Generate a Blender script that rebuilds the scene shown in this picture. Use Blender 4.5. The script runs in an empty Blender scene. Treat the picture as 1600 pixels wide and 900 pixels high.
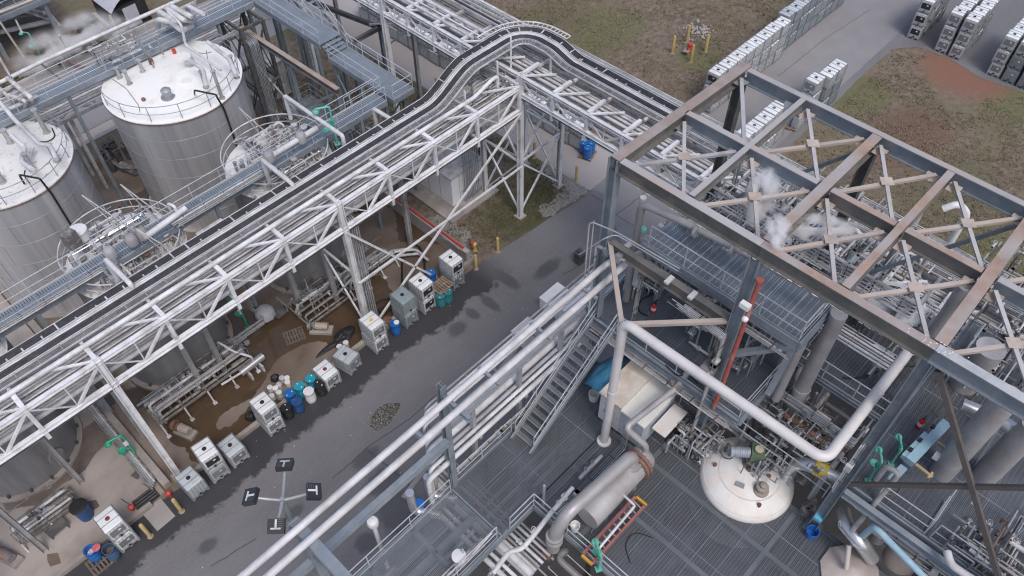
import bpy, bmesh, math, random
from mathutils import Vector, Matrix
R = math.radians
rnd = random.Random(7)
SC = bpy.context.scene
COL = SC.collection

# ------------------------------------------------------------------ camera
CAM_H = 39.0
FPX = 1266.55                                  # focal length in pixels of a 1600 px wide picture
XV = Vector((0.69169793, -0.56119362, 0.45454999))   # world X, Y and up seen by the camera (right, down, forward)
YV = Vector((-0.72216932, -0.53309234, 0.44077662))
UV = Vector((-0.0050439, -0.63314633, -0.77401568))
cam_d = bpy.data.cameras.new('camera')
cam = bpy.data.objects.new('camera', cam_d)
COL.objects.link(cam)
ax = [Vector((XV[i], YV[i], UV[i])) for i in range(3)]
m = Matrix.Identity(4)
for r_ in range(3):
    m[r_][0] = ax[0][r_]; m[r_][1] = -ax[1][r_]; m[r_][2] = -ax[2][r_]
m[2][3] = CAM_H
cam.matrix_world = m
cam_d.sensor_width = 36.0
cam_d.lens = 36.0 * FPX / 1600.0
cam_d.clip_end = 3000
cam_d.clip_start = 0.5
SC.camera = cam

# ------------------------------------------------------------------ overcast daylight
SUN_EL, SUN_AZ = R(58), R(200)
world = bpy.data.worlds.new('World'); SC.world = world; world.use_nodes = True
wn = world.node_tree.nodes; wl = world.node_tree.links
bg = wn['Background']
sky = wn.new('ShaderNodeTexSky'); sky.sky_type = 'NISHITA'; sky.sun_disc = False
sky.sun_elevation = SUN_EL; sky.sun_rotation = SUN_AZ
sky.air_density = 1.0; sky.dust_density = 3.6; sky.ozone_density = 1.0
wl.new(sky.outputs[0], bg.inputs[0]); bg.inputs[1].default_value = 0.138
sun_d = bpy.data.lights.new('sun', 'SUN'); sun_d.energy = 0.95; sun_d.angle = R(18); sun_d.color = (1, .98, .965)
sun = bpy.data.objects.new('sun', sun_d); COL.objects.link(sun)
sd = Vector((math.sin(SUN_AZ) * math.cos(SUN_EL), math.cos(SUN_AZ) * math.cos(SUN_EL), math.sin(SUN_EL)))
sun.rotation_euler = sd.to_track_quat('Z', 'Y').to_euler()
SC.view_settings.view_transform = 'Standard'; SC.view_settings.look = 'None'
SC.view_settings.gamma = 1.0; SC.view_settings.exposure = 0.36
SC.view_settings.use_curve_mapping = False
SC.cycles.max_bounces = 8; SC.cycles.transparent_max_bounces = 8
SC.cycles.filter_width = 1.15
SC.cycles.volume_bounces = 5; SC.cycles.volume_step_rate = 1.0

def at(px, py, z=0.0):
    """world point at height z that stands at a place of the 1600 x 900 photograph (used to survey the site)"""
    d = Vector(((px - 800) / FPX, (py - 450) / FPX, 1.0))
    t = (z - CAM_H) / d.dot(UV)
    return Vector((t * d.dot(XV), t * d.dot(YV), z))

# ------------------------------------------------------------------ materials
MATS = {}
def mat(name, col, rough=.6, metal=0.0, var=.18, scale=2.0, col2=None, amt=.5, scale2=.8, soft=.08, streak=None, bump=0.0, rnd_obj=.1, spec=None, detail=6):
    if name in MATS: return MATS[name]
    mm = bpy.data.materials.new(name); mm.use_nodes = True
    n = mm.node_tree.nodes; l = mm.node_tree.links
    b = n['Principled BSDF']
    b.inputs['Roughness'].default_value = rough; b.inputs['Metallic'].default_value = metal
    if spec is not None: b.inputs['Specular IOR Level'].default_value = spec
    tc = n.new('ShaderNodeTexCoord'); oi = n.new('ShaderNodeObjectInfo')
    add = n.new('ShaderNodeVectorMath'); add.operation = 'ADD'
    mul = n.new('ShaderNodeMath'); mul.operation = 'MULTIPLY'; mul.inputs[1].default_value = 37.0
    l.new(oi.outputs['Random'], mul.inputs[0]); l.new(tc.outputs['Object'], add.inputs[0]); l.new(mul.outputs[0], add.inputs[1])
    vec = add.outputs[0]
    if streak:
        mp = n.new('ShaderNodeMapping'); mp.inputs['Scale'].default_value = streak
        l.new(vec, mp.inputs[0]); svec = mp.outputs[0]
    else: svec = vec
    n1 = n.new('ShaderNodeTexNoise'); n1.inputs['Scale'].default_value = scale; n1.inputs['Detail'].default_value = detail; n1.inputs['Roughness'].default_value = .65
    l.new(svec, n1.inputs['Vector'])
    mr = n.new('ShaderNodeMapRange'); mr.inputs['From Min'].default_value = .3; mr.inputs['From Max'].default_value = .7
    mr.inputs['To Min'].default_value = 1 - var; mr.inputs['To Max'].default_value = 1 + var
    l.new(n1.outputs['Fac'], mr.inputs['Value'])
    mr2 = n.new('ShaderNodeMapRange'); mr2.inputs['To Min'].default_value = 1 - rnd_obj; mr2.inputs['To Max'].default_value = 1 + rnd_obj
    l.new(oi.outputs['Random'], mr2.inputs['Value'])
    mm2 = n.new('ShaderNodeMath'); mm2.operation = 'MULTIPLY'; l.new(mr.outputs[0], mm2.inputs[0]); l.new(mr2.outputs[0], mm2.inputs[1])
    sc = n.new('ShaderNodeVectorMath'); sc.operation = 'SCALE'; sc.inputs[0].default_value = col
    l.new(mm2.outputs[0], sc.inputs['Scale'])
    out = sc.outputs[0]
    if col2 is not None:
        n2 = n.new('ShaderNodeTexNoise'); n2.inputs['Scale'].default_value = scale2; n2.inputs['Detail'].default_value = 7; n2.inputs['Roughness'].default_value = .6
        l.new(svec, n2.inputs['Vector'])
        m2 = n.new('ShaderNodeMapRange'); c = .75 - .5 * amt
        m2.inputs['From Min'].default_value = c - soft; m2.inputs['From Max'].default_value = c + soft
        l.new(n2.outputs['Fac'], m2.inputs['Value'])
        mx = n.new('ShaderNodeMix'); mx.data_type = 'RGBA'; mx.inputs[7].default_value = (*col2, 1)
        l.new(m2.outputs[0], mx.inputs[0]); l.new(out, mx.inputs[6]); out = mx.outputs[2]
    l.new(out, b.inputs['Base Color'])
    if bump:
        bp = n.new('ShaderNodeBump'); bp.inputs['Strength'].default_value = bump; bp.inputs['Distance'].default_value = .05
        l.new(n1.outputs['Fac'], bp.inputs['Height']); l.new(bp.outputs[0], b.inputs['Normal'])
    MATS[name] = mm
    return mm

white = mat('white_paint', (.66, .665, .69), .5, var=.1, scale=1.2, col2=(.42, .39, .36), amt=.26, scale2=1.6, soft=.12)
seamm = mat('dark_weld_seam', (.27, .27, .285), .5, .3)
whited = mat('white_paint_dirty', (.56, .56, .575), .6, var=.14, scale=2, col2=(.3, .27, .25), amt=.4, scale2=1.8, soft=.15)
pipew = mat('pipe_cladding_white', (.6, .6, .615), .5, var=.14, scale=1.6, col2=(.36, .345, .335), amt=.34, scale2=1.0, soft=.15)
pipeg = mat('pipe_grey', (.36, .36, .375), .5, var=.15, scale=1.0, col2=(.24, .22, .21), amt=.35, scale2=1.2, soft=.15)
clad = mat('grey_pipe_cladding', (.40, .39, .40), .45, .25, var=.14, scale=.8, col2=(.29, .275, .27), amt=.35, scale2=.9, soft=.15)
alu = mat('aluminium_cladding', (.62, .62, .64), .32, .75, var=.12, scale=1.5)
steelb = mat('blue_grey_steel', (.20, .235, .275), .5, .15, var=.12, scale=1.2, col2=(.29, .31, .335), amt=.3, scale2=1.5, soft=.15)
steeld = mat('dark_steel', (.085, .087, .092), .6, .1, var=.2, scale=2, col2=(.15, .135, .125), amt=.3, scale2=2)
galv = mat('galvanised_steel', (.34, .36, .385), .45, .35, var=.15, scale=2)
railm = mat('pale_galvanised_rail', (.50, .52, .55), .45, .2, var=.1, scale=2)
galvd = mat('weathered_grating_steel', (.155, .175, .20), .5, .3, var=.22, scale=.9, col2=(.11, .112, .118), amt=.35, scale2=.5, soft=.2)
galvb = mat('blue_grating_steel', (.25, .29, .335), .5, .3, var=.15, scale=.8)
gratel = mat('grating_cross_bar', (.215, .24, .27), .45, .3, var=.15, scale=1)
rusttop = mat('rust_stained_top_flange', (.33, .235, .19), .78, var=.2, scale=1.4, col2=(.34, .325, .33), amt=.42, scale2=.6, soft=.12)
greytop = mat('dusty_top_flange', (.36, .355, .36), .7, var=.12, scale=1, col2=(.36, .285, .25), amt=.3, scale2=.5, soft=.15)
webm = mat('dark_web_steel', (.135, .135, .13), .65, .05, var=.2, scale=1.2, col2=(.2, .17, .145), amt=.3, scale2=1.2, soft=.15)
tanm = mat('tan_brace_paint', (.40, .36, .335), .65, var=.14, scale=1.4, col2=(.45, .36, .30), amt=.4, scale2=1.0, soft=.15)
tanp = mat('stained_gusset', (.42, .35, .305), .7, var=.2, scale=3)
stain = mat('stainless_tank_wall', (.50, .505, .53), .32, .45, var=.24, scale=.8, streak=(1, 1, .02), col2=(.74, .74, .76), amt=.36, scale2=.9, soft=.12, detail=3)  # paler upright streaks paint reflected highlights into the wall colour
tankd = mat('tank_wall_grey', (.27, .265, .27), .55, .3, var=.22, scale=1.2, streak=(1, 1, .15))
roofw = mat('white_tank_roof', (.74, .74, .725), .5, var=.04, scale=.5, col2=(.62, .585, .54), amt=.16, scale2=1.0, soft=.15)
roofs = mat('spotted_tank_roof', (.68, .675, .66), .55, var=.06, scale=1.5, col2=(.34, .32, .3), amt=.22, scale2=4.5, soft=.05)
cream = mat('cream_dome_paint', (.74, .73, .71), .55, var=.07, scale=1.0, col2=(.62, .5, .42), amt=.24, scale2=.8, soft=.18)
concr = mat('concrete', (.33, .30, .28), .85, var=.2, scale=1.2, col2=(.2, .175, .155), amt=.35, scale2=.5, soft=.15, bump=.2)
concl = mat('pale_concrete', (.37, .345, .335), .85, var=.12, scale=.8, col2=(.27, .25, .235), amt=.35, scale2=.35, soft=.2, bump=.1)
black = mat('black_rubber', (.018, .018, .02), .55, var=.2)
blackp = mat('black_plate', (.025, .025, .03), .35, var=.2)
redp = mat('red_paint', (.45, .05, .045), .5, var=.2, col2=(.3, .06, .05), amt=.3)
redpipe = mat('red_oxide_pipe', (.34, .085, .07), .6, var=.18, col2=(.42, .2, .17), amt=.3)
pinkp = mat('faded_red_paint', (.5, .13, .15), .6, var=.2)
bluep = mat('blue_plastic', (.015, .13, .43), .4, var=.15, scale=3)
bluepd = mat('dark_blue_plastic', (.02, .07, .2), .45, var=.2, scale=3)
tealp = mat('teal_plastic', (.02, .27, .36), .4, var=.12, scale=3)
teald = mat('green_teal_plastic', (.03, .19, .21), .45, var=.15, scale=3)
whitep = mat('white_plastic', (.70, .70, .70), .45, var=.06, scale=3, col2=(.55, .5, .46), amt=.2, scale2=2)
tote_w = mat('white_tote_plastic', (.70, .72, .735), .5, var=.05, scale=2, col2=(.58, .59, .6), amt=.25, scale2=1.2, soft=.2, rnd_obj=.05)
tote_g = mat('grey_tote_plastic', (.44, .475, .50), .5, var=.1, scale=2, rnd_obj=.08)
tote_q = mat('teal_tinted_tote_plastic', (.30, .37, .39), .5, var=.1, scale=2)
tote_t = mat('teal_tote_liquid', (.25, .315, .335), .4, var=.14, scale=2, rnd_obj=.1)
cagem = mat('tote_cage_steel', (.36, .37, .39), .45, .4, var=.1)
cagegr = mat('tote_cage_grey_steel', (.25, .275, .30), .45, .4, var=.12)
platem = mat('tote_label_plate_grey', (.2, .21, .225), .45, .2, var=.12)
wood = mat('pallet_wood', (.26, .195, .145), .8, var=.3, scale=4, col2=(.16, .125, .1), amt=.4)
woodd = mat('wet_pallet_wood', (.13, .105, .09), .7, var=.3, scale=4)
yellow = mat('bollard_yellow', (.47, .34, .13), .6, var=.15, scale=4, col2=(.4, .33, .2), amt=.35, scale2=3)
yelsign = mat('yellow_tape', (.62, .45, .03), .5, var=.15)
green = mat('safety_green', (.03, .32, .19), .4, var=.15)
aqua = mat('mint_green_paint', (.12, .42, .33), .45, var=.12)
skyb = mat('light_blue_paint', (.30, .46, .55), .55, var=.14, col2=(.42, .48, .5), amt=.35)
greenb = mat('machine_green', (.11, .165, .10), .5, var=.2)
greyb = mat('motor_grey_blue', (.28, .31, .36), .5, var=.15)
tarpm = mat('blue_tarpaulin', (.05, .20, .34), .5, var=.2, scale=4)
pump = mat('pump_grime', (.17, .16, .15), .6, .2, var=.35, scale=5, col2=(.33, .31, .3), amt=.4, scale2=4)
rustm = mat('rust', (.16, .085, .06), .8, var=.3, scale=4, col2=(.22, .13, .09), amt=.4)
glassd = mat('dark_lamp_glass', (.03, .03, .035), .2, var=.1)
yelpaint = mat('yellow_paint', (.6, .4, .05), .5, var=.15)

def thin_material(name, col, dens, scale):
    mm = bpy.data.materials.new(name); mm.use_nodes = True
    n = mm.node_tree.nodes; l = mm.node_tree.links
    n.remove(n['Principled BSDF']); v = n.new('ShaderNodeVolumePrincipled')
    v.inputs['Color'].default_value = (*col, 1); v.inputs['Anisotropy'].default_value = 0
    tc = n.new('ShaderNodeTexCoord'); ln = n.new('ShaderNodeVectorMath'); ln.operation = 'LENGTH'
    l.new(tc.outputs['Object'], ln.inputs[0])
    fall = n.new('ShaderNodeMapRange'); fall.inputs['From Min'].default_value = 1.0; fall.inputs['From Max'].default_value = .1
    l.new(ln.outputs['Value'], fall.inputs['Value'])
    ns = n.new('ShaderNodeTexNoise'); ns.inputs['Scale'].default_value = scale; ns.inputs['Detail'].default_value = 3
    l.new(tc.outputs['Object'], ns.inputs['Vector'])
    m1 = n.new('ShaderNodeMapRange'); m1.inputs['From Min'].default_value = .46; m1.inputs['From Max'].default_value = .62
    l.new(ns.outputs['Fac'], m1.inputs['Value'])
    a = n.new('ShaderNodeMath'); a.operation = 'MULTIPLY'; l.new(fall.outputs[0], a.inputs[0]); l.new(m1.outputs[0], a.inputs[1])
    c = n.new('ShaderNodeMath'); c.operation = 'MULTIPLY'; c.inputs[1].default_value = dens; l.new(a.outputs[0], c.inputs[0])
    l.new(c.outputs[0], v.inputs['Density']); l.new(v.outputs[0], n['Material Output'].inputs['Volume'])
    return mm

# ------------------------------------------------------------------ mesh builder
def orth(d, up=Vector((0, 0, 1))):
    d = d.normalized()
    if abs(d.dot(up)) > .98: up = Vector((1, 0, 0)) if abs(d.x) < .9 else Vector((0, 1, 0))
    s = d.cross(up).normalized(); u = s.cross(d).normalized()
    return s, u
def Vt(a): return a if isinstance(a, Vector) else Vector(a)

KIDS = {}
class MB:
    def __init__(self): self.v = []; self.f = []
    def quadbox(self, pts):
        b = len(self.v); self.v += [Vt(p) for p in pts]
        for q in ((0,3,2,1),(4,5,6,7),(0,1,5,4),(1,2,6,5),(2,3,7,6),(3,0,4,7)): self.f.append(tuple(b+i for i in q))
        return self
    def box(self, c, s, rz=0.0, rot=None):
        c = Vt(c); hx, hy, hz = s[0]/2, s[1]/2, s[2]/2
        mt = rot if rot is not None else Matrix.Rotation(rz, 3, 'Z')
        P = [(-hx,-hy,-hz),(hx,-hy,-hz),(hx,hy,-hz),(-hx,hy,-hz),(-hx,-hy,hz),(hx,-hy,hz),(hx,hy,hz),(-hx,hy,hz)]
        return self.quadbox([c + mt @ Vector(p) for p in P])
    def bar(self, p, q, w, h, up=Vector((0,0,1)), off=(0,0)):
        p = Vt(p); q = Vt(q); s, u = orth(q-p, up)
        o = s*off[0] + u*off[1]; s = s*(w/2); u = u*(h/2)
        return self.quadbox([p-s-u+o, p+s-u+o, p+s+u+o, p-s+u+o, q-s-u+o, q+s-u+o, q+s+u+o, q-s+u+o])
    def ibeam(self, p, q, w, h, t=.03, up=Vector((0,0,1)), top=True, web=True):
        if top: self.bar(p, q, w, t, up, (0, h/2-t/2))
        if web:
            self.bar(p, q, t, h-2*t, up); self.bar(p, q, w, t, up, (0, -h/2+t/2))
        return self
    def tube(self, p, q, r, n=8, r2=None, caps=True):
        p = Vt(p); q = Vt(q); s, u = orth(q-p); r2 = r if r2 is None else r2; b = len(self.v)
        for i in range(n):
            a = 2*math.pi*i/n; d = s*math.cos(a) + u*math.sin(a)
            self.v += [p + d*r, q + d*r2]
        for i in range(n):
            j = (i+1) % n; self.f.append((b+2*i, b+2*i+1, b+2*j+1, b+2*j))
        if caps:
            self.f.append(tuple(b+2*i for i in range(n))); self.f.append(tuple(b+2*i+1 for i in reversed(range(n))))
        return self
    def path(self, pts, r, n=8, bend=None, seg=4, closed=False):
        pts = [Vt(p) for p in pts]
        if bend is None: bend = r*2.5
        if bend > 0 and len(pts) > 2 and not closed:
            o = [pts[0]]
            for a, b_, c in zip(pts, pts[1:], pts[2:]):
                d1 = a-b_; d2 = c-b_; t = min(bend, d1.length*.48, d2.length*.48)
                p1 = b_ + d1.normalized()*t; p2 = b_ + d2.normalized()*t
                for k in range(seg+1):
                    x = k/seg; o.append(p1*(1-x)**2 + b_*2*x*(1-x) + p2*x*x)
            o.append(pts[-1]); pts = o
        pts = [p for i, p in enumerate(pts) if i == 0 or (p-pts[i-1]).length > 1e-5]
        N = len(pts); b = len(self.v); s = None
        for i, p in enumerate(pts):
            if closed: d = pts[(i+1) % N] - pts[i-1]
            else: d = pts[min(i+1, N-1)] - pts[max(i-1, 0)]
            d.normalize()
            if s is None: s, u = orth(d)
            else:
                s = (s - d*s.dot(d)); s = s.normalized() if s.length > 1e-6 else orth(d)[0]; u = s.cross(d)
            for k in range(n):
                a = 2*math.pi*k/n; self.v.append(p + (s*math.cos(a) + u*math.sin(a))*r)
        for i in range(N if closed else N-1):
            i2 = (i+1) % N
            for k in range(n):
                k2 = (k+1) % n; self.f.append((b+i*n+k, b+i*n+k2, b+i2*n+k2, b+i2*n+k))
        if not closed:
            self.f.append(tuple(b+k for k in reversed(range(n)))); self.f.append(tuple(b+(N-1)*n+k for k in range(n)))
        return self
    def ribbon(self, pts, sides, ups, w, h, off=(0, 0)):
        """rectangular section swept along points with given side and up vectors"""
        b = len(self.v); N = len(pts)
        for p, s, u in zip(pts, sides, ups):
            o = p + s*off[0] + u*off[1]
            self.v += [o - s*w/2 - u*h/2, o + s*w/2 - u*h/2, o + s*w/2 + u*h/2, o - s*w/2 + u*h/2]
        for i in range(N-1):
            for k in range(4):
                k2 = (k+1) % 4; self.f.append((b+4*i+k, b+4*i+k2, b+4*i+4+k2, b+4*i+4+k))
        self.f.append((b+3, b+2, b+1, b)); e = b+4*(N-1); self.f.append((e, e+1, e+2, e+3))
        return self
    def lathe(self, c, prof, n=24, axis=None):
        c = Vt(c); b = len(self.v); k = len(prof)
        if axis is None: s, u, d = Vector((1,0,0)), Vector((0,1,0)), Vector((0,0,1))
        else:
            d = Vt(axis).normalized(); s, u = orth(d)
        for i in range(n):
            a = 2*math.pi*i/n; e = s*math.cos(a) + u*math.sin(a)
            for r, z in prof: self.v.append(c + e*r + d*z)
        for i in range(n):
            j = (i+1) % n
            for q in range(k-1): self.f.append((b+i*k+q, b+j*k+q, b+j*k+q+1, b+i*k+q+1))
        if prof[0][0] > 1e-6: self.f.append(tuple(b+i*k for i in reversed(range(n))))
        if prof[-1][0] > 1e-6: self.f.append(tuple(b+i*k+k-1 for i in range(n)))
        return self
    def ball(self, c, r, n=10, sz=1.0):
        prof = [(max(r*math.sin(math.pi*k/6), 1e-7 if k in (0, 6) else 0), -r*sz*math.cos(math.pi*k/6)) for k in range(7)]
        return self.lathe(c, prof, n)
    def ring(self, c, R_, r, n=28, m_=6, a0=0, a1=2*math.pi):
        c = Vt(c); full = abs(a1-a0) > 6.28
        pts = [c + Vector((math.cos(a0+(a1-a0)*i/n)*R_, math.sin(a0+(a1-a0)*i/n)*R_, 0)) for i in range(n + (0 if full else 1))]
        return self.path(pts, r, m_, 0, closed=full)
    def prism(self, poly, z0, z1):
        b = len(self.v); n = len(poly)
        self.v += [Vector((p[0], p[1], z0)) for p in poly] + [Vector((p[0], p[1], z1)) for p in poly]
        a = sum(poly[i][0]*poly[(i+1) % n][1] - poly[(i+1) % n][0]*poly[i][1] for i in range(n))
        rr = range(n) if a > 0 else range(n-1, -1, -1); rr = list(rr)
        self.f.append(tuple(b+n+i for i in rr)); self.f.append(tuple(b+i for i in reversed(rr)))
        for x in range(n):
            i, j = rr[x], rr[(x+1) % n]; self.f.append((b+i, b+j, b+n+j, b+n+i))
        return self
    def build(self, name, material, parent=None, origin=None, smooth=True, sharp=38):
        if origin is None:
            if parent is not None and parent.get('_loc') is not None: origin = Vector(parent['_loc'])
            elif parent is None:
                n = max(1, len(self.v)); lo = min(v.z for v in self.v)
                origin = Vector((sum(v.x for v in self.v)/n, sum(v.y for v in self.v)/n, lo))
            else: origin = Vector((0, 0, 0))
        me = bpy.data.meshes.new(name)
        me.from_pydata([tuple(v - origin) for v in self.v], [], self.f); me.update()
        mats = material if isinstance(material, (list, tuple)) else [material]
        for x in mats: me.materials.append(x)
        if smooth:
            me.shade_smooth(); me.set_sharp_from_angle(angle=R(sharp))
        o = bpy.data.objects.new(name, me); COL.objects.link(o)
        if parent is not None:
            o.parent = parent
            pl = Vector(parent.get('_loc', (0, 0, 0)))
            o.location = origin - pl
            o['_loc'] = tuple(origin)
            KIDS.setdefault(parent.name, []).append(o)
        else:
            o.location = origin; o['_loc'] = tuple(origin)
        return o

USED = {}
def tag(o, label, cat, group=None):
    o['label'] = label; o['category'] = cat
    if group: o['group'] = group
    USED.setdefault(label, []).append(o)
    nw = len(label.split())
    if not 4 <= nw <= 16: print('LABEL LENGTH', nw, label)
    return o
def thing(name, label, cat, loc, group=None, rz=0.0):
    o = bpy.data.objects.new(name, None); COL.objects.link(o)
    o.empty_display_size = .3
    o.location = Vt(loc); o.rotation_euler = (0, 0, rz); o['_loc'] = tuple(Vt(loc)) if rz == 0 else (0, 0, 0)
    return tag(o, label, cat, group)
def struct(o, kind='structure'):
    o['kind'] = kind; return o
def dup(src, loc, rz, label, cat=None, group=None):
    def cp(o, parent):
        c = o.copy(); COL.objects.link(c)
        if parent is not None: c.parent = parent
        for ch in KIDS.get(o.name, ()): KIDS.setdefault(c.name, []).append(cp(ch, c))
        return c
    r = cp(src, None); r.location = Vt(loc); r.rotation_euler = (0, 0, rz)
    tag(r, label, cat or src['category'], group or src.get('group'))
    return r
ORD = ['first','second','third','fourth','fifth','sixth','seventh','eighth','ninth','tenth','eleventh','twelfth','thirteenth','fourteenth','fifteenth','sixteenth','seventeenth','eighteenth','nineteenth','twentieth'] + ['twenty-'+x for x in ('first','second','third','fourth','fifth','sixth','seventh','eighth','ninth')] + ['thirtieth'] + ['thirty-'+x for x in ('first','second','third','fourth','fifth','sixth','seventh','eighth','ninth')] + ['fortieth']
V3 = Vector
# ================================================================== THE SETTING
from mathutils import noise as mnoise
def fractal(poly, amp, step=.35, seed=0.0):
    out = []
    for i in range(len(poly)):
        a = V3((*poly[i][:2], 0)); b = V3((*poly[(i+1) % len(poly)][:2], 0)); d = b-a; n = max(1, int(d.length/step))
        nn = V3((-d.y, d.x, 0)).normalized()
        for k in range(n):
            p = a + d*(k/n)
            q = mnoise.noise(p*.9 + V3((seed, 3.1, 0)))*.7 + mnoise.noise(p*2.7 + V3((seed, 9.7, 0)))*.5 + mnoise.noise(p*7 + V3((seed, 1.7, 0)))*.25
            p2 = p + nn*q*amp; out.append((p2.x, p2.y))
    return out
def sheet(name, poly, z, material, amp=0, seed=0.0, step=.35):
    if amp: poly = fractal(poly, amp, step, seed)
    a = sum(poly[i][0]*poly[(i+1) % len(poly)][1] - poly[(i+1) % len(poly)][0]*poly[i][1] for i in range(len(poly)))
    if a < 0: poly = poly[::-1]
    b = MB(); b.v = [V3((p[0], p[1], z)) for p in poly]; b.f = [tuple(range(len(poly)))]
    return struct(b.build(name, material, origin=V3((0, 0, 0)), smooth=False))
def px(*pts): return [tuple(at(x, y, 0)[:2]) for x, y in pts]

def grass_material():
    mm = bpy.data.materials.new('rough_grass_ground'); mm.use_nodes = True
    n = mm.node_tree.nodes; l = mm.node_tree.links; b = n['Principled BSDF']; b.inputs['Roughness'].default_value = .95
    b.inputs['Specular IOR Level'].default_value = .1
    tc = n.new('ShaderNodeTexCoord')
    def ns(scale, detail=6, rough=.6):
        x = n.new('ShaderNodeTexNoise'); x.inputs['Scale'].default_value = scale; x.inputs['Detail'].default_value = detail; x.inputs['Roughness'].default_value = rough
        l.new(tc.outputs['Object'], x.inputs['Vector']); return x.outputs['Fac']
    def rng(v, a, c):
        x = n.new('ShaderNodeMapRange'); x.inputs['From Min'].default_value = a; x.inputs['From Max'].default_value = c; l.new(v, x.inputs['Value']); return x.outputs[0]
    def mix(f, a, c):
        x = n.new('ShaderNodeMix'); x.data_type = 'RGBA'; l.new(f, x.inputs[0])
        for s_, v in ((6, a), (7, c)):
            if isinstance(v, tuple): x.inputs[s_].default_value = (*v, 1)
            else: l.new(v, x.inputs[s_])
        return x.outputs[2]
    c1 = mix(rng(ns(1.9, 8, .7), .35, .65), (.13, .104, .082), (.25, .205, .165))
    c2 = mix(rng(ns(.11, 5, .6), .47, .66), c1, (.165, .15, .09))
    c3 = mix(rng(ns(.23, 6, .65), .60, .76), c2, (.12, .13, .055))
    def patch(px_, py_, rx, ry, col, prev, lo=1.15, hi=.7):
        c = at(px_, py_, 0); a = n.new('ShaderNodeVectorMath'); a.operation = 'SUBTRACT'; a.inputs[1].default_value = (c.x, c.y, 0); l.new(tc.outputs['Object'], a.inputs[0])
        d = n.new('ShaderNodeVectorMath'); d.operation = 'DIVIDE'; d.inputs[1].default_value = (rx, ry, 1); l.new(a.outputs[0], d.inputs[0])
        e = n.new('ShaderNodeVectorMath'); e.operation = 'LENGTH'; l.new(d.outputs[0], e.inputs[0])
        q = n.new('ShaderNodeMath'); q.operation = 'MULTIPLY_ADD'; q.inputs[1].default_value = 1.5; l.new(ns(.9, 8, .7), q.inputs[0]); l.new(e.outputs['Value'], q.inputs[2])
        return mix(rng(q.outputs[0], lo+.75, hi+.75), prev, col)
    g1, g2 = (.155, .15, .085), (.15, .135, .09)
    c3 = patch(930, 50, 5, 3.5, g1, c3); c3 = patch(860, 30, 4, 3, g2, c3); c3 = patch(1090, 90, 2.2, 1.8, g1, c3); c3 = patch(1345, 150, 3.2, 2.2, g1, c3); c3 = patch(1590, 165, 3, 2.5, g1, c3)
    c3 = patch(1290, 330, 4, 3, g1, c3); c3 = patch(1480, 300, 5, 3, g2, c3); c3 = patch(1540, 420, 4, 3, g1, c3); c3 = patch(820, 330, 3.2, 2.4, (.105, .10, .06), c3)
    c3 = patch(1420, 215, 4.5, 3, (.165, .115, .085), c3); c3 = patch(1505, 118, 3.0, 3.6, (.235, .13, .098), c3, 1.15, .6); c3 = patch(1478, 92, 2.0, 1.8, (.235, .135, .10), c3)
    c4 = mix(rng(ns(4.5, 5, .7), .60, .85), c3, (.08, .066, .05))
    l.new(c4, b.inputs['Base Color'])
    bp = n.new('ShaderNodeBump'); bp.inputs['Strength'].default_value = .8; bp.inputs['Distance'].default_value = .15
    l.new(ns(3.0, 8, .75), bp.inputs['Height']); l.new(bp.outputs[0], b.inputs['Normal'])
    return mm
grassm = grass_material()
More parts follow.
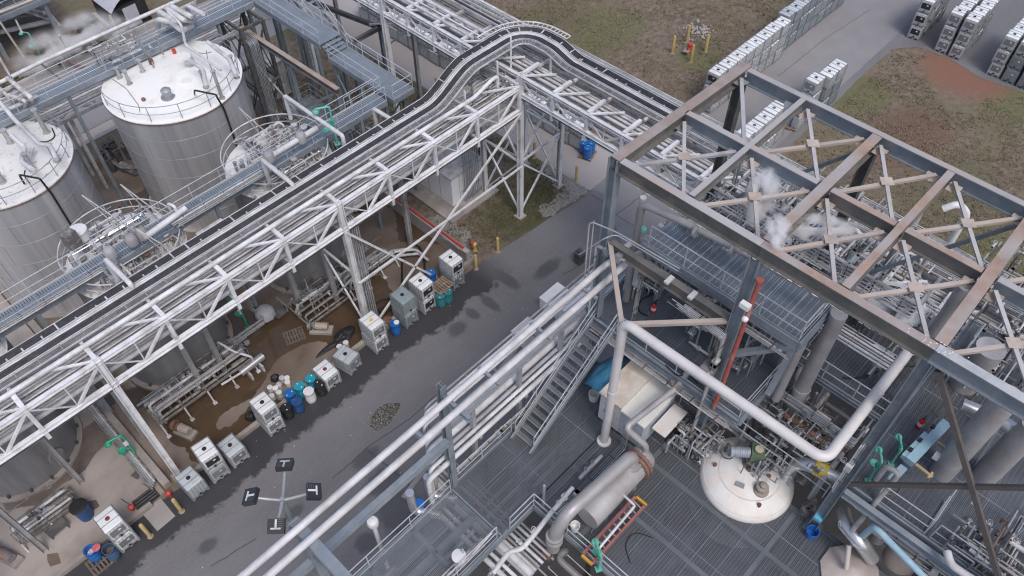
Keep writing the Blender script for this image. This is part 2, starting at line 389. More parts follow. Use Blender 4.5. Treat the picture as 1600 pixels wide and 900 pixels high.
def road_material():
    mm = bpy.data.materials.new('asphalt'); mm.use_nodes = True
    n = mm.node_tree.nodes; l = mm.node_tree.links; b = n['Principled BSDF']
    tc = n.new('ShaderNodeTexCoord')
    def ns(scale, detail=6, rough=.6, stretch=None):
        x = n.new('ShaderNodeTexNoise'); x.inputs['Scale'].default_value = scale; x.inputs['Detail'].default_value = detail; x.inputs['Roughness'].default_value = rough
        v = tc.outputs['Object']
        if stretch:
            mp = n.new('ShaderNodeMapping'); mp.inputs['Scale'].default_value = stretch; l.new(v, mp.inputs[0]); v = mp.outputs[0]
        l.new(v, x.inputs['Vector']); return x.outputs['Fac']
    def rng(v, a, c, lo=0, hi=1):
        x = n.new('ShaderNodeMapRange'); x.inputs['From Min'].default_value = a; x.inputs['From Max'].default_value = c; x.inputs['To Min'].default_value = lo; x.inputs['To Max'].default_value = hi; l.new(v, x.inputs['Value']); return x.outputs[0]
    def ma(op, a, c, d=None):
        x = n.new('ShaderNodeMath'); x.operation = op
        for i, q in enumerate((a, c, d)):
            if q is None: continue
            if isinstance(q, (int, float)): x.inputs[i].default_value = q
            else: l.new(q, x.inputs[i])
        return x.outputs[0]
    def mix(f, a, c):
        x = n.new('ShaderNodeMix'); x.data_type = 'RGBA'; l.new(f, x.inputs[0])
        for s_, v in ((6, a), (7, c)):
            if isinstance(v, tuple): x.inputs[s_].default_value = (*v, 1)
            else: l.new(v, x.inputs[s_])
        return x.outputs[2]
    c1 = mix(rng(ns(.28, 7, .65, (.4, 1, 1)), .40, .62), (.172, .168, .176), (.138, .134, .141))
    c2 = mix(rng(ns(6, 8, .75), .40, .72, 0, .55), c1, (.215, .21, .215))
    c2 = mix(rng(ns(1.1, 6, .7, (.12, 1.6, 1)), .58, .74, 0, .5), c2, (.11, .107, .112))
    sp = n.new('ShaderNodeSeparateXYZ'); l.new(tc.outputs['Object'], sp.inputs[0])
    big = ns(.5, 8, .68); fine = ns(2.6, 6, .7)
    # wet margin beside the tank farm kerb, and stains with shapes of their own
    yy = ma('MULTIPLY_ADD', big, 2.6, sp.outputs['Y']); yy = ma('MULTIPLY_ADD', fine, 1.1, yy)
    wet = rng(yy, 25.0, 25.25)
    wet = ma('MULTIPLY', wet, rng(sp.outputs['X'], 24.5, 22.0))
    for (x, y, rx, ry) in [(766, 474, .35, .9), (790, 435, .45, 1.3), (738, 490, .35, .6), (325, 853, .55, .35), (598, 752, 1.1, .8), (572, 848, .6, .6), (628, 800, 1.3, 1.7), (418, 642, .6, .5), (572, 716, .9, .5), (714, 514, .7, .5), (500, 640, 1.6, .5), (855, 420, 1.2, .5), (460, 800, .6, .35)]:
        c = at(x, y, 0); q = n.new('ShaderNodeVectorMath'); q.operation = 'SUBTRACT'; q.inputs[1].default_value = (c.x, c.y, 0); l.new(tc.outputs['Object'], q.inputs[0])
        d = n.new('ShaderNodeVectorMath'); d.operation = 'DIVIDE'; d.inputs[1].default_value = (rx, ry, 1); l.new(q.outputs[0], d.inputs[0])
        e = n.new('ShaderNodeVectorMath'); e.operation = 'LENGTH'; l.new(d.outputs[0], e.inputs[0])
        f = ma('MULTIPLY_ADD', fine, 1.0, e.outputs['Value']); wet = ma('MAXIMUM', wet, rng(f, 1.62, 1.2, 0, .62))
    c3 = mix(wet, c2, (.05, .049, .053))
    l.new(c3, b.inputs['Base Color']); l.new(rng(wet, 0, 1, .68, .36), b.inputs['Roughness'])
    bp = n.new('ShaderNodeBump'); bp.inputs['Strength'].default_value = .25; bp.inputs['Distance'].default_value = .03
    l.new(ns(9, 6, .7), bp.inputs['Height']); l.new(bp.outputs[0], b.inputs['Normal'])
    return mm
asph = road_material()
asphl = mat('pale_old_asphalt', (.275, .265, .272), .8, var=.09, scale=.7, col2=(.205, .20, .21), amt=.4, scale2=.18, soft=.2, bump=.12)
asphw = mat('wet_asphalt', (.058, .057, .062), .4, var=.2, scale=.8, col2=(.07, .068, .07), amt=.25, scale2=1.1, soft=.1)
oilm = mat('oil_stained_asphalt', (.085, .083, .088), .6, var=.15, scale=1.5)
underm = mat('dark_yard_concrete', (.10, .095, .092), .8, var=.25, scale=.8, col2=(.06, .055, .05), amt=.4, scale2=.4)
bundm = mat('stained_bund_concrete', (.245, .20, .17), .7, var=.25, scale=1.4, col2=(.12, .088, .066), amt=.52, scale2=.35, soft=.12, bump=.15)
bundl = mat('dry_bund_concrete', (.37, .33, .305), .85, var=.16, scale=.9, col2=(.20, .165, .14), amt=.34, scale2=.45, soft=.14, bump=.15)
waterm = mat('brown_water', (.088, .058, .036), .06, var=.2, scale=.5)
reddirt = mat('red_clay', (.25, .105, .07), .9, var=.2, scale=1.2, col2=(.20, .12, .085), amt=.45, scale2=.6, soft=.15, bump=.4)
dirtm = mat('brown_dirt', (.14, .11, .085), .9, var=.3, scale=1.5, bump=.4)
gravm = mat('grey_gravel', (.25, .235, .22), .9, var=.45, scale=9, bump=.6)
mudw = mat('wet_gravel_patch', (.075, .062, .052), .4, var=.5, scale=8, col2=(.16, .15, .13), amt=.4, scale2=7, soft=.05)

gb = MB(); gb.v = [V3(p) for p in ((-500, -500, 0), (700, -500, 0), (700, 700, 0), (-500, 700, 0))]; gb.f = [(0, 1, 2, 3)]
struct(gb.build('ground', grassm, origin=V3((0, 0, 0)), smooth=False))

road = [(-60, -40), (27, -40), (33, -6), (34, 5), (38, 11), (41, 16.6), (46, 16.8), (52, 16.9), (58, 17.2), (62.4, 17.1), (64.2, 15.8), (64.4, 13),
        (63.6, 10.4), (64.1, 7), (66, -5), (70, -40), (220, -40), (220, 90), (90, 90), (71, 33), (66.5, 26.0), (56, 25.3), (45, 25.2), (37.0, 25.2), (36.9, 80),
        (32.5, 80), (32.7, 40), (32.7, 26.5), (33.2, 25.2), (33.1, 24.5), (32.2, 24.15), (31.2, 24.3), (28.6, 24.6), (24.4, 24.9), (22.6, 25.1), (12, 25.45), (-60, 25.45)]
sheet('road', road, .012, asph, .10, 2.0, .6)
sheet('concrete_lane', [(32.85, 24.4), (33.3, 23.5), (29, 17.5), (26, 13.5), (37.2, 13.5), (39, 17.2), (45, 17.5), (63, 17.8), (150, 20), (150, 60), (80, 60), (66, 25.2), (45, 24.9), (36.8, 24.9), (36.8, 79), (32.75, 79), (32.85, 26)], .020, asphl, .05, 5.0, .8)
sheet('pale_concrete', [(32.85, 24.3), (36.8, 24.4), (36.85, 79), (32.75, 79), (32.8, 26)], .0235, mat('lane_concrete', (.40, .37, .365), .85, var=.1, scale=.6, col2=(.33, .305, .30), amt=.4, scale2=.3, soft=.2))
sheet('pale_concrete', [(-40, 52.5), (22, 52.5), (22, 55.4), (-40, 55.4)], .013, concl)
sheet('yard_slab', [(2, -30), (25, -30), (33, -6), (33.4, 4), (25, 10), (18, 13.8), (2, 13.8)], .024, underm)
sheet('far_road', [(-40, 55.5), (32.4, 55.5), (32.4, 64.2), (-40, 64.2)], .012, asphl, .06, 1.0, .6)
sheet('far_yard', [(-40, 66.5), (18, 66.5), (18.8, 72), (17, 110), (-40, 110)], .012, dirtm, .25, 4.0, .5)

# tank farm floor: a slab with shallow hollows, and rain water standing in them
def bund_h(x, y):
    p = V3((x, y, 0))
    h = mnoise.noise(p*.22 + V3((4.2, 1.3, 0)))*.05 + mnoise.noise(p*.8)*.014 + mnoise.noise(p*3.1)*.005
    h += .055*math.exp(-((x-20.3)**2/5 + (y-27.6)**2/2.0)) + .05*math.exp(-((x-10.5)**2/7 + (y-27.0)**2/1.4)) + .05*math.exp(-((x-5.6)**2/2.5 + (y-27.1)**2/.8))
    h -= .028
    if y > 37: h += .03
    return h + .06
bx = MB(); NX, NY = 190, 120; x0, x1, y0, y1 = 1.25, 22.3, 25.72, 51.5
for j in range(NY+1):
    for i in range(NX+1):
        x = x0+(x1-x0)*i/NX; y = y0+(y1-y0)*j/NY; bx.v.append(V3((x, y, bund_h(x, y))))
for j in range(NY):
    for i in range(NX):
        a = j*(NX+1)+i; bx.f.append((a, a+1, a+NX+2, a+NX+1))
struct(bx.build('bund_floor', bundm, origin=V3((0, 0, 0))))
wb = MB(); wb.v = [V3(p) for p in ((x0, y0, .044), (x1, y0, .044), (x1, y1, .044), (x0, y1, .044))]; wb.f = [(0, 1, 2, 3)]
struct(wb.build('standing_water', waterm, origin=V3((0, 0, 0)), smooth=False))
b = MB(); b.prism([(-40, 25.75), (.72, 25.75), (.72, 51.5), (-40, 51.5)], .0, .11); struct(b.build('dry_bund_floor', bundl, origin=V3((0, 0, 0)), smooth=False))
sheet('damp_patch', px((110, 690), (170, 640), (190, 625), (215, 670), (160, 700), (135, 735), (90, 765), (60, 790), (10, 800), (5, 785), (80, 765)), .116, mat('damp_concrete', (.15, .12, .10), .6, var=.2), .18, 3.0)
sheet('oil_stain', px((205, 745), (215, 735), (222, 742), (216, 752)), .118, oilm, .12, 8)
sheet('oil_stain', px((75, 868), (92, 865), (97, 880), (80, 887)), .118, mat('brown_stain', (.14, .10, .075), .6), .1, 9)
sheet('oil_stain', px((137, 785), (152, 782), (157, 792), (148, 799), (136, 795)), .118, oilm, .1, 2)
0 and sheet('mud', px((1435, 98), (1465, 82), (1500, 85), (1550, 120), (1572, 150), (1545, 152), (1515, 175), (1478, 176), (1458, 145)), .010, reddirt, .5, 6.0, .3)
0 and sheet('mud', px((1370, 190), (1420, 180), (1470, 200), (1440, 230), (1400, 225)), .009, mat('brown_dry_ground', (.14, .092, .066), .95, var=.3, scale=1.5), 1.0, 7.0, .3)
sheet('gravel', px((650, 345), (700, 335), (735, 360), (730, 380), (745, 400), (740, 412), (690, 380)), .010, gravm, .7, 1.0, .2)
sheet('gravel', px((850, 250), (905, 285), (920, 298), (900, 312), (870, 330), (845, 342), (850, 320), (880, 300), (840, 265)), .010, gravm, .7, 3.0, .2)
sheet('wet_patch', px((578, 655), (590, 638), (606, 630), (626, 630), (620, 645), (604, 665), (588, 672), (577, 668)), .019, mudw, .16, 4.4, .12)
# road cracks and joints
cm = mat('crack_sealant', (.035, .034, .036), .7)
def crack(pts, w=.03, seed=0):
    P = []
    for a, c in zip(pts, pts[1:]):
        a = at(*a, 0); c = at(*c, 0); n = max(2, int((c-a).length/.25))
        P += [a + (c-a)*(k/n) + V3((mnoise.noise(V3((k*.5, seed, 0)))*.07, mnoise.noise(V3((k*.5, seed, 5)))*.07, 0)) for k in range(n)]
    P.append(at(*pts[-1], 0)); bb = MB()
    for a, c in zip(P, P[1:]):
        d = (c-a).normalized(); s = V3((-d.y, d.x, 0))*w*.5; k = len(bb.v)
        bb.v += [V3((p.x, p.y, .0225)) for p in (a-s, c-s, c+s, a+s)]; bb.f.append((k, k+1, k+2, k+3))
    struct(bb.build('road_crack', cm, origin=V3((0, 0, 0)), smooth=False))
for k, q in enumerate([[(690, 610), (640, 655), (580, 695), (520, 748)], [(575, 705), (622, 742), (640, 760)], [(950, 330), (1000, 358)], [(1010, 300), (960, 338)], [(880, 430), (910, 412)], [(520, 560), (470, 600)], [(330, 885), (400, 842)], [(1290, 60), (1360, 15)], [(1215, 120), (1290, 60)], [(925, 305), (950, 320)], [(145, 655), (210, 715)]]): crack(q, .035, k)

# kerbs and walls of the tank farm
b = MB(); b.box((-19.6, 25.6, .14), (39, .26, .28)); 
tag(b.build('bund_kerb', concr), 'low stained concrete kerb along dry slab beside the bollards', 'kerb')
b = MB(); b.box((12.4, 25.6, .14), (20.6, .26, .28))
tag(b.build('bund_kerb', concr), 'low concrete kerb between brown puddles and the road, behind totes', 'kerb')
b = MB(); b.box((1.0, 38.5, .2), (.4, 25.2, .4))
tag(b.build('bund_wall', concr), 'low concrete wall between dry slab and brown flooded floor', 'wall')
b = MB(); b.box((22.45, 39.4, .55), (.28, 27.6, 1.1)); b.box((22.45, 39.4, 1.115), (.34, 27.6, .03))
tag(b.build('bund_wall', concl), 'knee-high concrete wall under red pipe at end of tank farm', 'wall')
b = MB(); b.box((-2, 52.2, .75), (49, .3, 1.5)); b.box((-2, 52.2, 1.515), (49, .38, .03))
tag(b.build('bund_wall', concl), 'long concrete wall behind the two tall steel tanks', 'wall')
b = MB(); b.path([(22.45, 26.0, 1.2), (22.45, 30.6, 1.2), (22.45, 36, 1.2)], .09, 8, 0)
t = b.build('fire_pipe', redp); tag(t, 'red pipe lying along the top of concrete wall by white shed', 'pipe')
b = MB()
for y in (26.1, 26.4): b.tube((22.2, y, 1.16), (22.2, y+1.2, 1.16), .035)
b.build('conduit', galv, t)
sheet('concrete_pad', px((250.8, 778.6), (274.5, 806.7), (246.2, 830.2), (221.9, 801.6)), .028, concl, .02, 1)
# far kerb + walls at top left
b = MB(); b.box((5, 64.35, .15), (44, .3, .3)); tag(b.build('road_kerb', concl), 'long straight kerb on the far side of the far road', 'kerb')

# grass blades: tufts over the rough ground near the racks and on the two fields
def inside(p, poly):
    c = False; n = len(poly); x, y = p
    for i in range(n):
        x1_, y1_ = poly[i]; x2_, y2_ = poly[i-1]
        if (y1_ > y) != (y2_ > y) and x < (x2_-x1_)*(y-y1_)/(y2_-y1_)+x1_: c = not c
    return c
def tufts(name, poly, n, hmin, hmax, material, seed, wid=.05, avoid=None):
    r = random.Random(seed); xs = [p[0] for p in poly]; ys = [p[1] for p in poly]; bb = MB(); k = 0
    while k < n:
        x = r.uniform(min(xs), max(xs)); y = r.uniform(min(ys), max(ys))
        if not inside((x, y), poly): continue
        k += 1
        if avoid and inside((x, y), avoid): continue
        if mnoise.noise(V3((x*.35, y*.35, seed))) < -.12 and r.random() < .7: continue
        h = r.uniform(hmin, hmax)
        for q in range(3):
            a = r.uniform(0, 6.28); d = V3((math.cos(a), math.sin(a), 0)); s = V3((-d.y, d.x, 0))*wid*r.uniform(.6, 1.3)
            p = V3((x, y, 0)) + d*r.uniform(0, .12); tip = p + d*h*r.uniform(.3, .9) + V3((0, 0, h)); i0 = len(bb.v)
            bb.v += [p-s, p+s, tip]; bb.f.append((i0, i0+1, i0+2))
    o = bb.build(name, material, origin=V3((0, 0, 0)), smooth=False); o['kind'] = 'stuff'; return o
tuftm = mat('dry_grass_blades', (.24, .195, .155), .9, var=.35, scale=.6, col2=(.15, .14, .08), amt=.36, scale2=.16, soft=.15, spec=.1)
tuftg = mat('green_grass_blades', (.10, .105, .05), .9, var=.35, scale=.8, col2=(.17, .145, .10), amt=.4, scale2=.5, soft=.15, spec=.1)
o = tufts('grass', [(37.4, 25.6), (45, 25.6), (56, 25.7), (66, 26.6), (74, 40), (74, 62), (37.4, 62)], 34000, .05, .15, tuftm, 1, .04)
tag(o, 'dry brownish grass field behind the row of white totes', 'grass')
o = tufts('grass', [(38.5, 10), (41.5, 16.3), (62, 16.7), (63.8, 14.5), (63, 10), (63.8, 4), (60, -10), (34, -10), (34.5, 4)], 24000, .05, .14, tuftm, 2, .035, px((1435, 98), (1465, 82), (1500, 85), (1550, 120), (1572, 150), (1545, 152), (1515, 175), (1478, 176), (1458, 145)))
tag(o, 'dry rough grass around the red clay patch at right', 'grass')
o = tufts('grass', [(22.9, 26), (24.6, 25.3), (28.6, 24.9), (31.5, 24.8), (32.4, 26.4), (32.4, 47), (22.9, 51)], 9000, .05, .15, tuftg, 3, .04)
tag(o, 'short dark grass under the braced white rack tower', 'grass')
o = tufts('grass', [(4, 65), (20, 65), (20, 66.4), (4, 66.4)], 1200, .05, .18, tuftg, 4, .05)
tag(o, 'green grass strip beside far kerb near the steam', 'grass')
# ================================================================== TANK FARM
def rails_on(t, pts, z, h=1.05, mid=.52, r=.024, post=1.5, m=railm, name='handrail', kick=True):
    """a two-line handrail with posts along floor points, as parts of t"""
    P = [V3((p[0], p[1], z if len(p) < 3 else p[2])) for p in pts]; up = V3((0, 0, 1))
    b = MB(); b.path([p+up*h for p in P], r, 6, .06, 3); b.path([p+up*mid for p in P], r*.85, 6, .06, 3); b.build(name, m, t)
    if post < 0:
        sel = [P[k] for k in range(0, len(P), int(-post))]
    else:
        sel = []
        for a, c in zip(P, P[1:]):
            n = max(1, int(round((c-a).length/post))); sel += [a + (c-a)*(k/n) for k in range(n+1)]
    done = []
    for p in sel:
        if all((p-q).length > .05 for q in done):
            done.append(p); MB().tube(p, p+up*h, r, 6, caps=False).build(name+'_post', m, t)
    if kick:
        b = MB()
        for a, c in zip(P, P[1:]): b.bar(a+up*.06, c+up*.06, .008, .1)
        b.build('toe_board', m, t)

def big_tank(cx, cy, Rr, h, label, roofm, seed, extras):
    t = thing('steel_tank', label, 'tank', (cx, cy, .05))
    b = MB(); b.lathe((cx, cy, 0), [(Rr, .12), (Rr, h)], 72); b.build('wall', stain, t)
    b = MB(); b.lathe((cx, cy, 0), [(Rr+.28, .05), (Rr+.28, .2), (Rr+.02, .22)], 64); b.build('base_ring', concr, t)
    b = MB()
    for z in (1.7, 3.2, 4.7, 6.2, 7.6): b.lathe((cx, cy, z), [(Rr+.004, -.012), (Rr+.016, 0), (Rr+.004, .012)], 72)
    for k, z in enumerate((.2, 1.7, 3.2, 4.7, 6.2)):
        for q in range(12):
            a = q*math.pi/6 + (k % 2)*.26; b.box((cx+math.cos(a)*(Rr+.006), cy+math.sin(a)*(Rr+.006), z+.75), (.012, .02, 1.45), a)
    b.build('weld_seam', seamm, t)
    b = MB(); b.lathe((cx, cy, 0), [(Rr+.06, h-.06), (Rr+.06, h+.01), (Rr-.02, h+.03), (Rr*.5, h+.24), (.0, h+.42)], 64); b.build('roof', roofm, t, sharp=20)
    b = MB(); b.lathe((cx, cy, 0), [(Rr+.075, h-.12), (Rr+.075, h-.055)], 72); b.build('rim', rustm, t)
    return t
def onroof(t, cx, cy, Rr, h, px_, py_):
    p = at(px_, py_, h+.2); d = math.hypot(p.x-cx, p.y-cy); p.z = h+.42-.4*min(1, d/Rr); return p

def rim_down(T, x, y, z):
    p = at(x, y, 9.0); d = V3((p.x-T[0], p.y-T[1], 0)).normalized(); return V3((T[0], T[1], z)) + d*(T[2]+.09)
T1 = (15.2, 43.3, 4.08, 9.0)
t = big_tank(*T1, 'tall stainless tank with clean white domed roof, the larger of two behind the walkway', roofw, 1, None)
cx, cy, Rr, h = T1
arc = lambda a0, a1, r_, n: [(cx+math.cos(R(a0+(a1-a0)*k/n))*r_, cy+math.sin(R(a0+(a1-a0)*k/n))*r_) for k in range(n+1)]
rails_on(t, [(x, y, h+.02) for x, y in arc(172, 372, Rr-.08, 24)], h, post=-3, m=galv, kick=False)
p = onroof(t, *T1, 263, 152)
b = MB(); b.lathe(p, [(.42, -.05), (.42, .03), (.26, .04), (.26, .42), (.3, .43), (.3, .5), (.16, .62), (.0, .64)], 20); b.build('roof_vent', galv, t)
b = MB(); q = onroof(t, *T1, 292, 129); b.lathe(q, [(.3, -.05), (.3, .04), (.2, .05), (.2, .08), (.0, .09)], 18); b.build('roof_hatch', whitep, t)
for (x, y), hh in (((322, 136), 1.1), ((369, 118), 1.5), ((203, 131), .9), ((187, 120), .7), ((224, 113), .8), ((346, 150), 1.9)):
    q = onroof(t, *T1, x, y); b = MB(); b.lathe(q, [(.19, -.05), (.19, .05), (.1, .06), (.1, hh), (.16, hh+.01), (.16, hh+.06)], 12); b.build('roof_nozzle', pipeg, t)
for k, (pts, r_) in enumerate([([(322, 136, 1.1), (317, 108, 1.4), (296, 94, 1.3)], .13), ([(369, 118, 1.5), (358, 92, 1.6), (325, 66, 1.5)], .13), ([(296, 95, .5), (290, 88, 1.0)], .3),
                               ([(345, 110, .8), (290, 70, .9), (283, 38, 2.5), (262, 18, 2.8)], .085), ([(240, 105, .2), (236, 90, .2), (205, 54, 3)], .06), ([(255, 85, .2), (243, 54, 3)], .06)]):
    b = MB(); b.path([V3((*at(x, y, h+.2+dz)[:2], h+.2+dz)) for x, y, dz in pts], r_, 10, .3); b.build('roof_pipe', pipew if r_ > .07 else pipeg, t)
b = MB(); b.path([at(304, 147, 9.3), at(304, 141, 10.1), at(338, 148, 10.1), at(339, 152, 9.9), rim_down(T1, 340, 158, 8.6), rim_down(T1, 340, 158, .3)], .055, 8, .12); b.build('vent_line', black, t)
for k, pts in enumerate([[(218, 174), (217, 165), (197, 138), (175, 122)], [(329, 128), (333, 112), (325, 95), (322, 78)], [(310, 82), (318, 84), (330, 80)]]):
    b = MB(); b.path([onroof(t, *T1, x, y)+V3((0, 0, .05)) for x, y in pts], .02, 6, .3); b.build('cable', pump, t)
b = MB(); q = onroof(t, *T1, 273, 83); b.tube(q, q+V3((0, 0, .3)), .12, 10); b.build('valve', redp, t)
b = MB(); q = onroof(t, *T1, 238, 101); b.tube(q, q+V3((0, 0, .35)), .14, 10); q = onroof(t, *T1, 225, 157); b.ball(q+V3((0, 0, .1)), .13); b.build('valve', rustm, t)

T2 = (4.7, 43.4, 3.6, 9.0); cx, cy, Rr, h = T2
t = big_tank(*T2, 'steel tank at left edge with dirt-spotted white roof and elbow pipes', roofs, 2, None)
rails_on(t, [(x, y, h+.02) for x, y in arc(200, 395, Rr-.08, 24)], h, post=-3, m=galv, kick=False)
for (x, y), hh in (((88, 249), 1.1), ((52, 265), 1.1), ((72, 205), 1.6), ((18, 225), .9), ((5, 285), .6)):
    q = onroof(t, *T2, x, y); b = MB(); b.lathe(q, [(.22, -.05), (.22, .05), (.13, .06), (.13, hh), (.18, hh+.01), (.18, hh+.06)], 12); b.build('roof_nozzle', pipeg, t)
for pts, r_ in [([(88, 249, 1.1), (78, 226, 1.2), (62, 226, 1.1), (22, 186, 1.2), (0, 160, 1.6)], .12), ([(52, 265, 1.1), (32, 252, .9), (40, 232, 1.0), (18, 212, 1.2)], .13), ([(52, 230, .5), (42, 252, .4), (40, 262, .2)], .09)]:
    b = MB(); b.path([V3((*at(x, y, h+.2+dz)[:2], h+.2+dz)) for x, y, dz in pts], r_, 10, .3); b.build('roof_pipe', pipew, t)
b = MB(); b.path([at(38, 287, 9.3), at(30, 273, 10.1), at(62, 279, 10.1), rim_down(T2, 64, 288, 8.6), rim_down(T2, 64, 288, .3)], .055, 8, .12); b.build('vent_line', black, t)
b = MB(); b.path([onroof(t, *T2, x, y)+V3((0, 0, .06)) for x, y in [(58, 222), (75, 222), (86, 212), (80, 198)]], .035, 6, .3); b.build('cable', black, t)
b = MB(); b.path([onroof(t, *T2, x, y)+V3((0, 0, .06)) for x, y in [(46, 286), (38, 275), (40, 268)]], .03, 6, .3); b.build('cable', black, t)

def valve(b, p, s, r):
    """a hand valve: flanges, body, bonnet and wheel, added to a mesh"""
    p = V3(p); a = r.choice([0, math.pi/2]); d = V3((math.cos(a), math.sin(a), 0))
    b.tube(p-d*s, p-d*s*.75, s*.55, 8); b.tube(p+d*s*.75, p+d*s, s*.55, 8); b.tube(p-d*s, p+d*s, s*.35, 8); b.ball(p, s*.5, 8)
    b.tube(p, p+V3((0, 0, s*1.6)), s*.12, 6); b.ring(p+V3((0, 0, s*1.6)), s*.6, s*.08, 10, 4)
def small_tank(cx, cy, Rr, h, label, seed, dense=1.0):
    r = random.Random(seed)
    t = thing('process_tank', label, 'tank', (cx, cy, .05))
    b = MB(); b.lathe((cx, cy, 0), [(Rr, .15), (Rr, h)], 56); b.build('wall', tankd, t)
    b = MB(); b.lathe((cx, cy, 0), [(Rr+.26, .04), (Rr+.26, .26), (Rr+.03, .3)], 56); b.build('base_ring', bundl, t)
    b = MB(); b.lathe((cx, cy, 0), [(Rr+.04, h-.04), (Rr+.04, h+.01), (Rr*.5, h+.1), (0, h+.16)], 48); b.build('roof', roofs, t, sharp=20)
    b = MB(); b.ring((cx, cy, h+1.08), Rr-.02, .035, 48); b.ring((cx, cy, h+.55), Rr-.02, .028, 48)
    b.build('handrail', whited, t)
    b = MB()
    for k in range(14):
        a = k*math.pi/7; b.tube((cx+math.cos(a)*(Rr-.02), cy+math.sin(a)*(Rr-.02), h), (cx+math.cos(a)*(Rr-.02), cy+math.sin(a)*(Rr-.02), h+1.08), .025, 6)
    b.build('handrail_post', whited, t)
    for k in range(int(20*dense)):
        a = r.uniform(0, 6.28); q = Rr*math.sqrt(r.random())*.88; p = V3((cx+math.cos(a)*q, cy+math.sin(a)*q, h+.05)); s = r.uniform(.07, .16); hh = r.uniform(.3, 1.2)
        b = MB(); b.lathe(p, [(s*1.6, 0), (s*1.6, .05), (s, .06), (s, hh), (s*1.5, hh+.01), (s*1.5, hh+.07), (0, hh+.08)], 10); b.build('roof_nozzle', r.choice([whited, pipeg, pipew, galv]), t)
    for k in range(int(16*dense)):
        y = cy + r.uniform(-.8, .75)*Rr; w = math.sqrt(max(.1, Rr*Rr-(y-cy)**2))*.85; z = h+r.uniform(.3, 1.1); x0 = cx+r.uniform(-w, 0); x1 = cx+r.uniform(.2, w)
        pts = [(x0, y, h), (x0, y, z), (x1, y, z), (x1, y+r.uniform(-.6, .6), z), (x1, y+r.uniform(-.6, .6), h)]
        if r.random() < .4: pts = [(cx+(p[1]-cy), cy+(p[0]-cx), p[2]) for p in pts]
        b = MB(); b.path(pts, r.choice([.03, .04, .05, .07]), 7, .12); b.build('roof_pipe', r.choice([whited, pipeg, pipew, galv, alu]), t)
    for k in range(int(16*dense)):
        a = r.uniform(0, 6.28); q = Rr*math.sqrt(r.random())*.85; b = MB(); valve(b, (cx+math.cos(a)*q, cy+math.sin(a)*q, h+r.uniform(.3, .9)), r.uniform(.1, .17), r); b.build('valve', r.choice([pump, whited, galv, rustm, steeld]), t)
    for k in range(4):
        a = r.uniform(0, 6.28); q = Rr*r.uniform(.3, .75); p = V3((cx+math.cos(a)*q, cy+math.sin(a)*q, h+.1)); b = MB(); b.lathe(p, [(.3, 0), (.3, .35), (.34, .36), (.34, .42), (0, .46)], 16); b.build('manhole', whitep, t)
    b = MB()
    for k in range(6):
        a = r.uniform(0, 6.28); q = Rr*r.uniform(.2, .85); p = V3((cx+math.cos(a)*q, cy+math.sin(a)*q, h)); b.bar(p, p+V3((0, 0, 1.5)), .06, .06); b.bar(p+V3((0, 0, 1.1)), p+V3((r.uniform(-1, 1), r.uniform(-1, 1), 1.1)), .05, .05)
    b.build('pipe_support', galv, t)
    # manway and small fittings low on the wall facing the road
    b = MB(); a = R(-68); d = V3((math.cos(a), math.sin(a), 0)); c = V3((cx, cy, 1.5)) + d*Rr; b.tube(c-d*.1, c+d*.14, .36, 20); b.tube(c+d*.14, c+d*.2, .44, 20); b.build('manway', tankd, t)
    b = MB()
    for k in range(7):
        a = R(-150+k*22); d = V3((math.cos(a), math.sin(a), 0)); c = V3((cx, cy, .38)) + d*Rr; b.box(c+d*.05, (.16, .12, .22), a)
    b.build('anchor_lug', steeld, t)
    return t
small_tank(6.2, 33.4, 2.95, 8.1, 'dark process tank with crowded valve roof, middle of three beneath walkway and white pipe bridge', 11, 2.0)
small_tank(15.7, 33.5, 2.95, 8.1, 'dark process tank with crowded valve roof, nearest the green shower at walkway end', 12, 2.0)
small_tank(-3.2, 33.3, 2.75, 8.1, 'dark process tank over dry concrete slab at lower left, round manway low on wall', 13, .7)

# walkways
def deck_bars(b, p, q, w, z, pitch=.13, bw=.1, across=True):
    p = V3((p[0], p[1], z)); q = V3((q[0], q[1], z)); d = (q-p); L = d.length; d.normalize(); s = V3((-d.y, d.x, 0)); n = int(L/pitch)
    for k in range(n+1):
        c = p + d*(k*pitch); b.bar(c-s*w/2, c+s*w/2, bw, .035)
def walkway(name, label, p, q, w, z, sides=(1, -1), legs=(), lz=0.0, m=galvb, rm=None):
    p = V3((p[0], p[1], z)); q = V3((q[0], q[1], z)); d = (q-p).normalized(); s = V3((-d.y, d.x, 0))
    t = thing(name, label, 'walkway', (p.x, p.y, lz))
    b = MB(); deck_bars(b, p, q, w, z); 
    for o in (-.4, -.15, .15, .4): b.bar(p+s*o*w-V3((0, 0, .02)), q+s*o*w-V3((0, 0, .02)), .012, .03)
    b.build('grating', m, t)
    b = MB(); b.bar(p+s*(w/2+.04)-V3((0, 0, .1)), q+s*(w/2+.04)-V3((0, 0, .1)), .06, .34); b.bar(p-s*(w/2+.04)-V3((0, 0, .1)), q-s*(w/2+.04)-V3((0, 0, .1)), .06, .34); b.build('side_beam', steelb, t)
    for sg in sides: rails_on(t, [tuple(p+s*sg*(w/2)), tuple(q+s*sg*(w/2))], z, post=1.8)
    for (x, y) in legs:
        b = MB(); b.ibeam((x, y, lz), (x, y, z-.1), .2, .2, .02, V3((0, 1, 0))); b.build('column', steelb, t)
    return t
walkway('grated_walkway', 'blue grey grated walkway crossing over the two small crowded tanks', (-9, 32.55), (22.6, 32.55), 1.05, 9.25, (1, -1), [(-7, 32.0), (1.2, 32.0), (10.9, 32.0), (20.6, 32.0)])
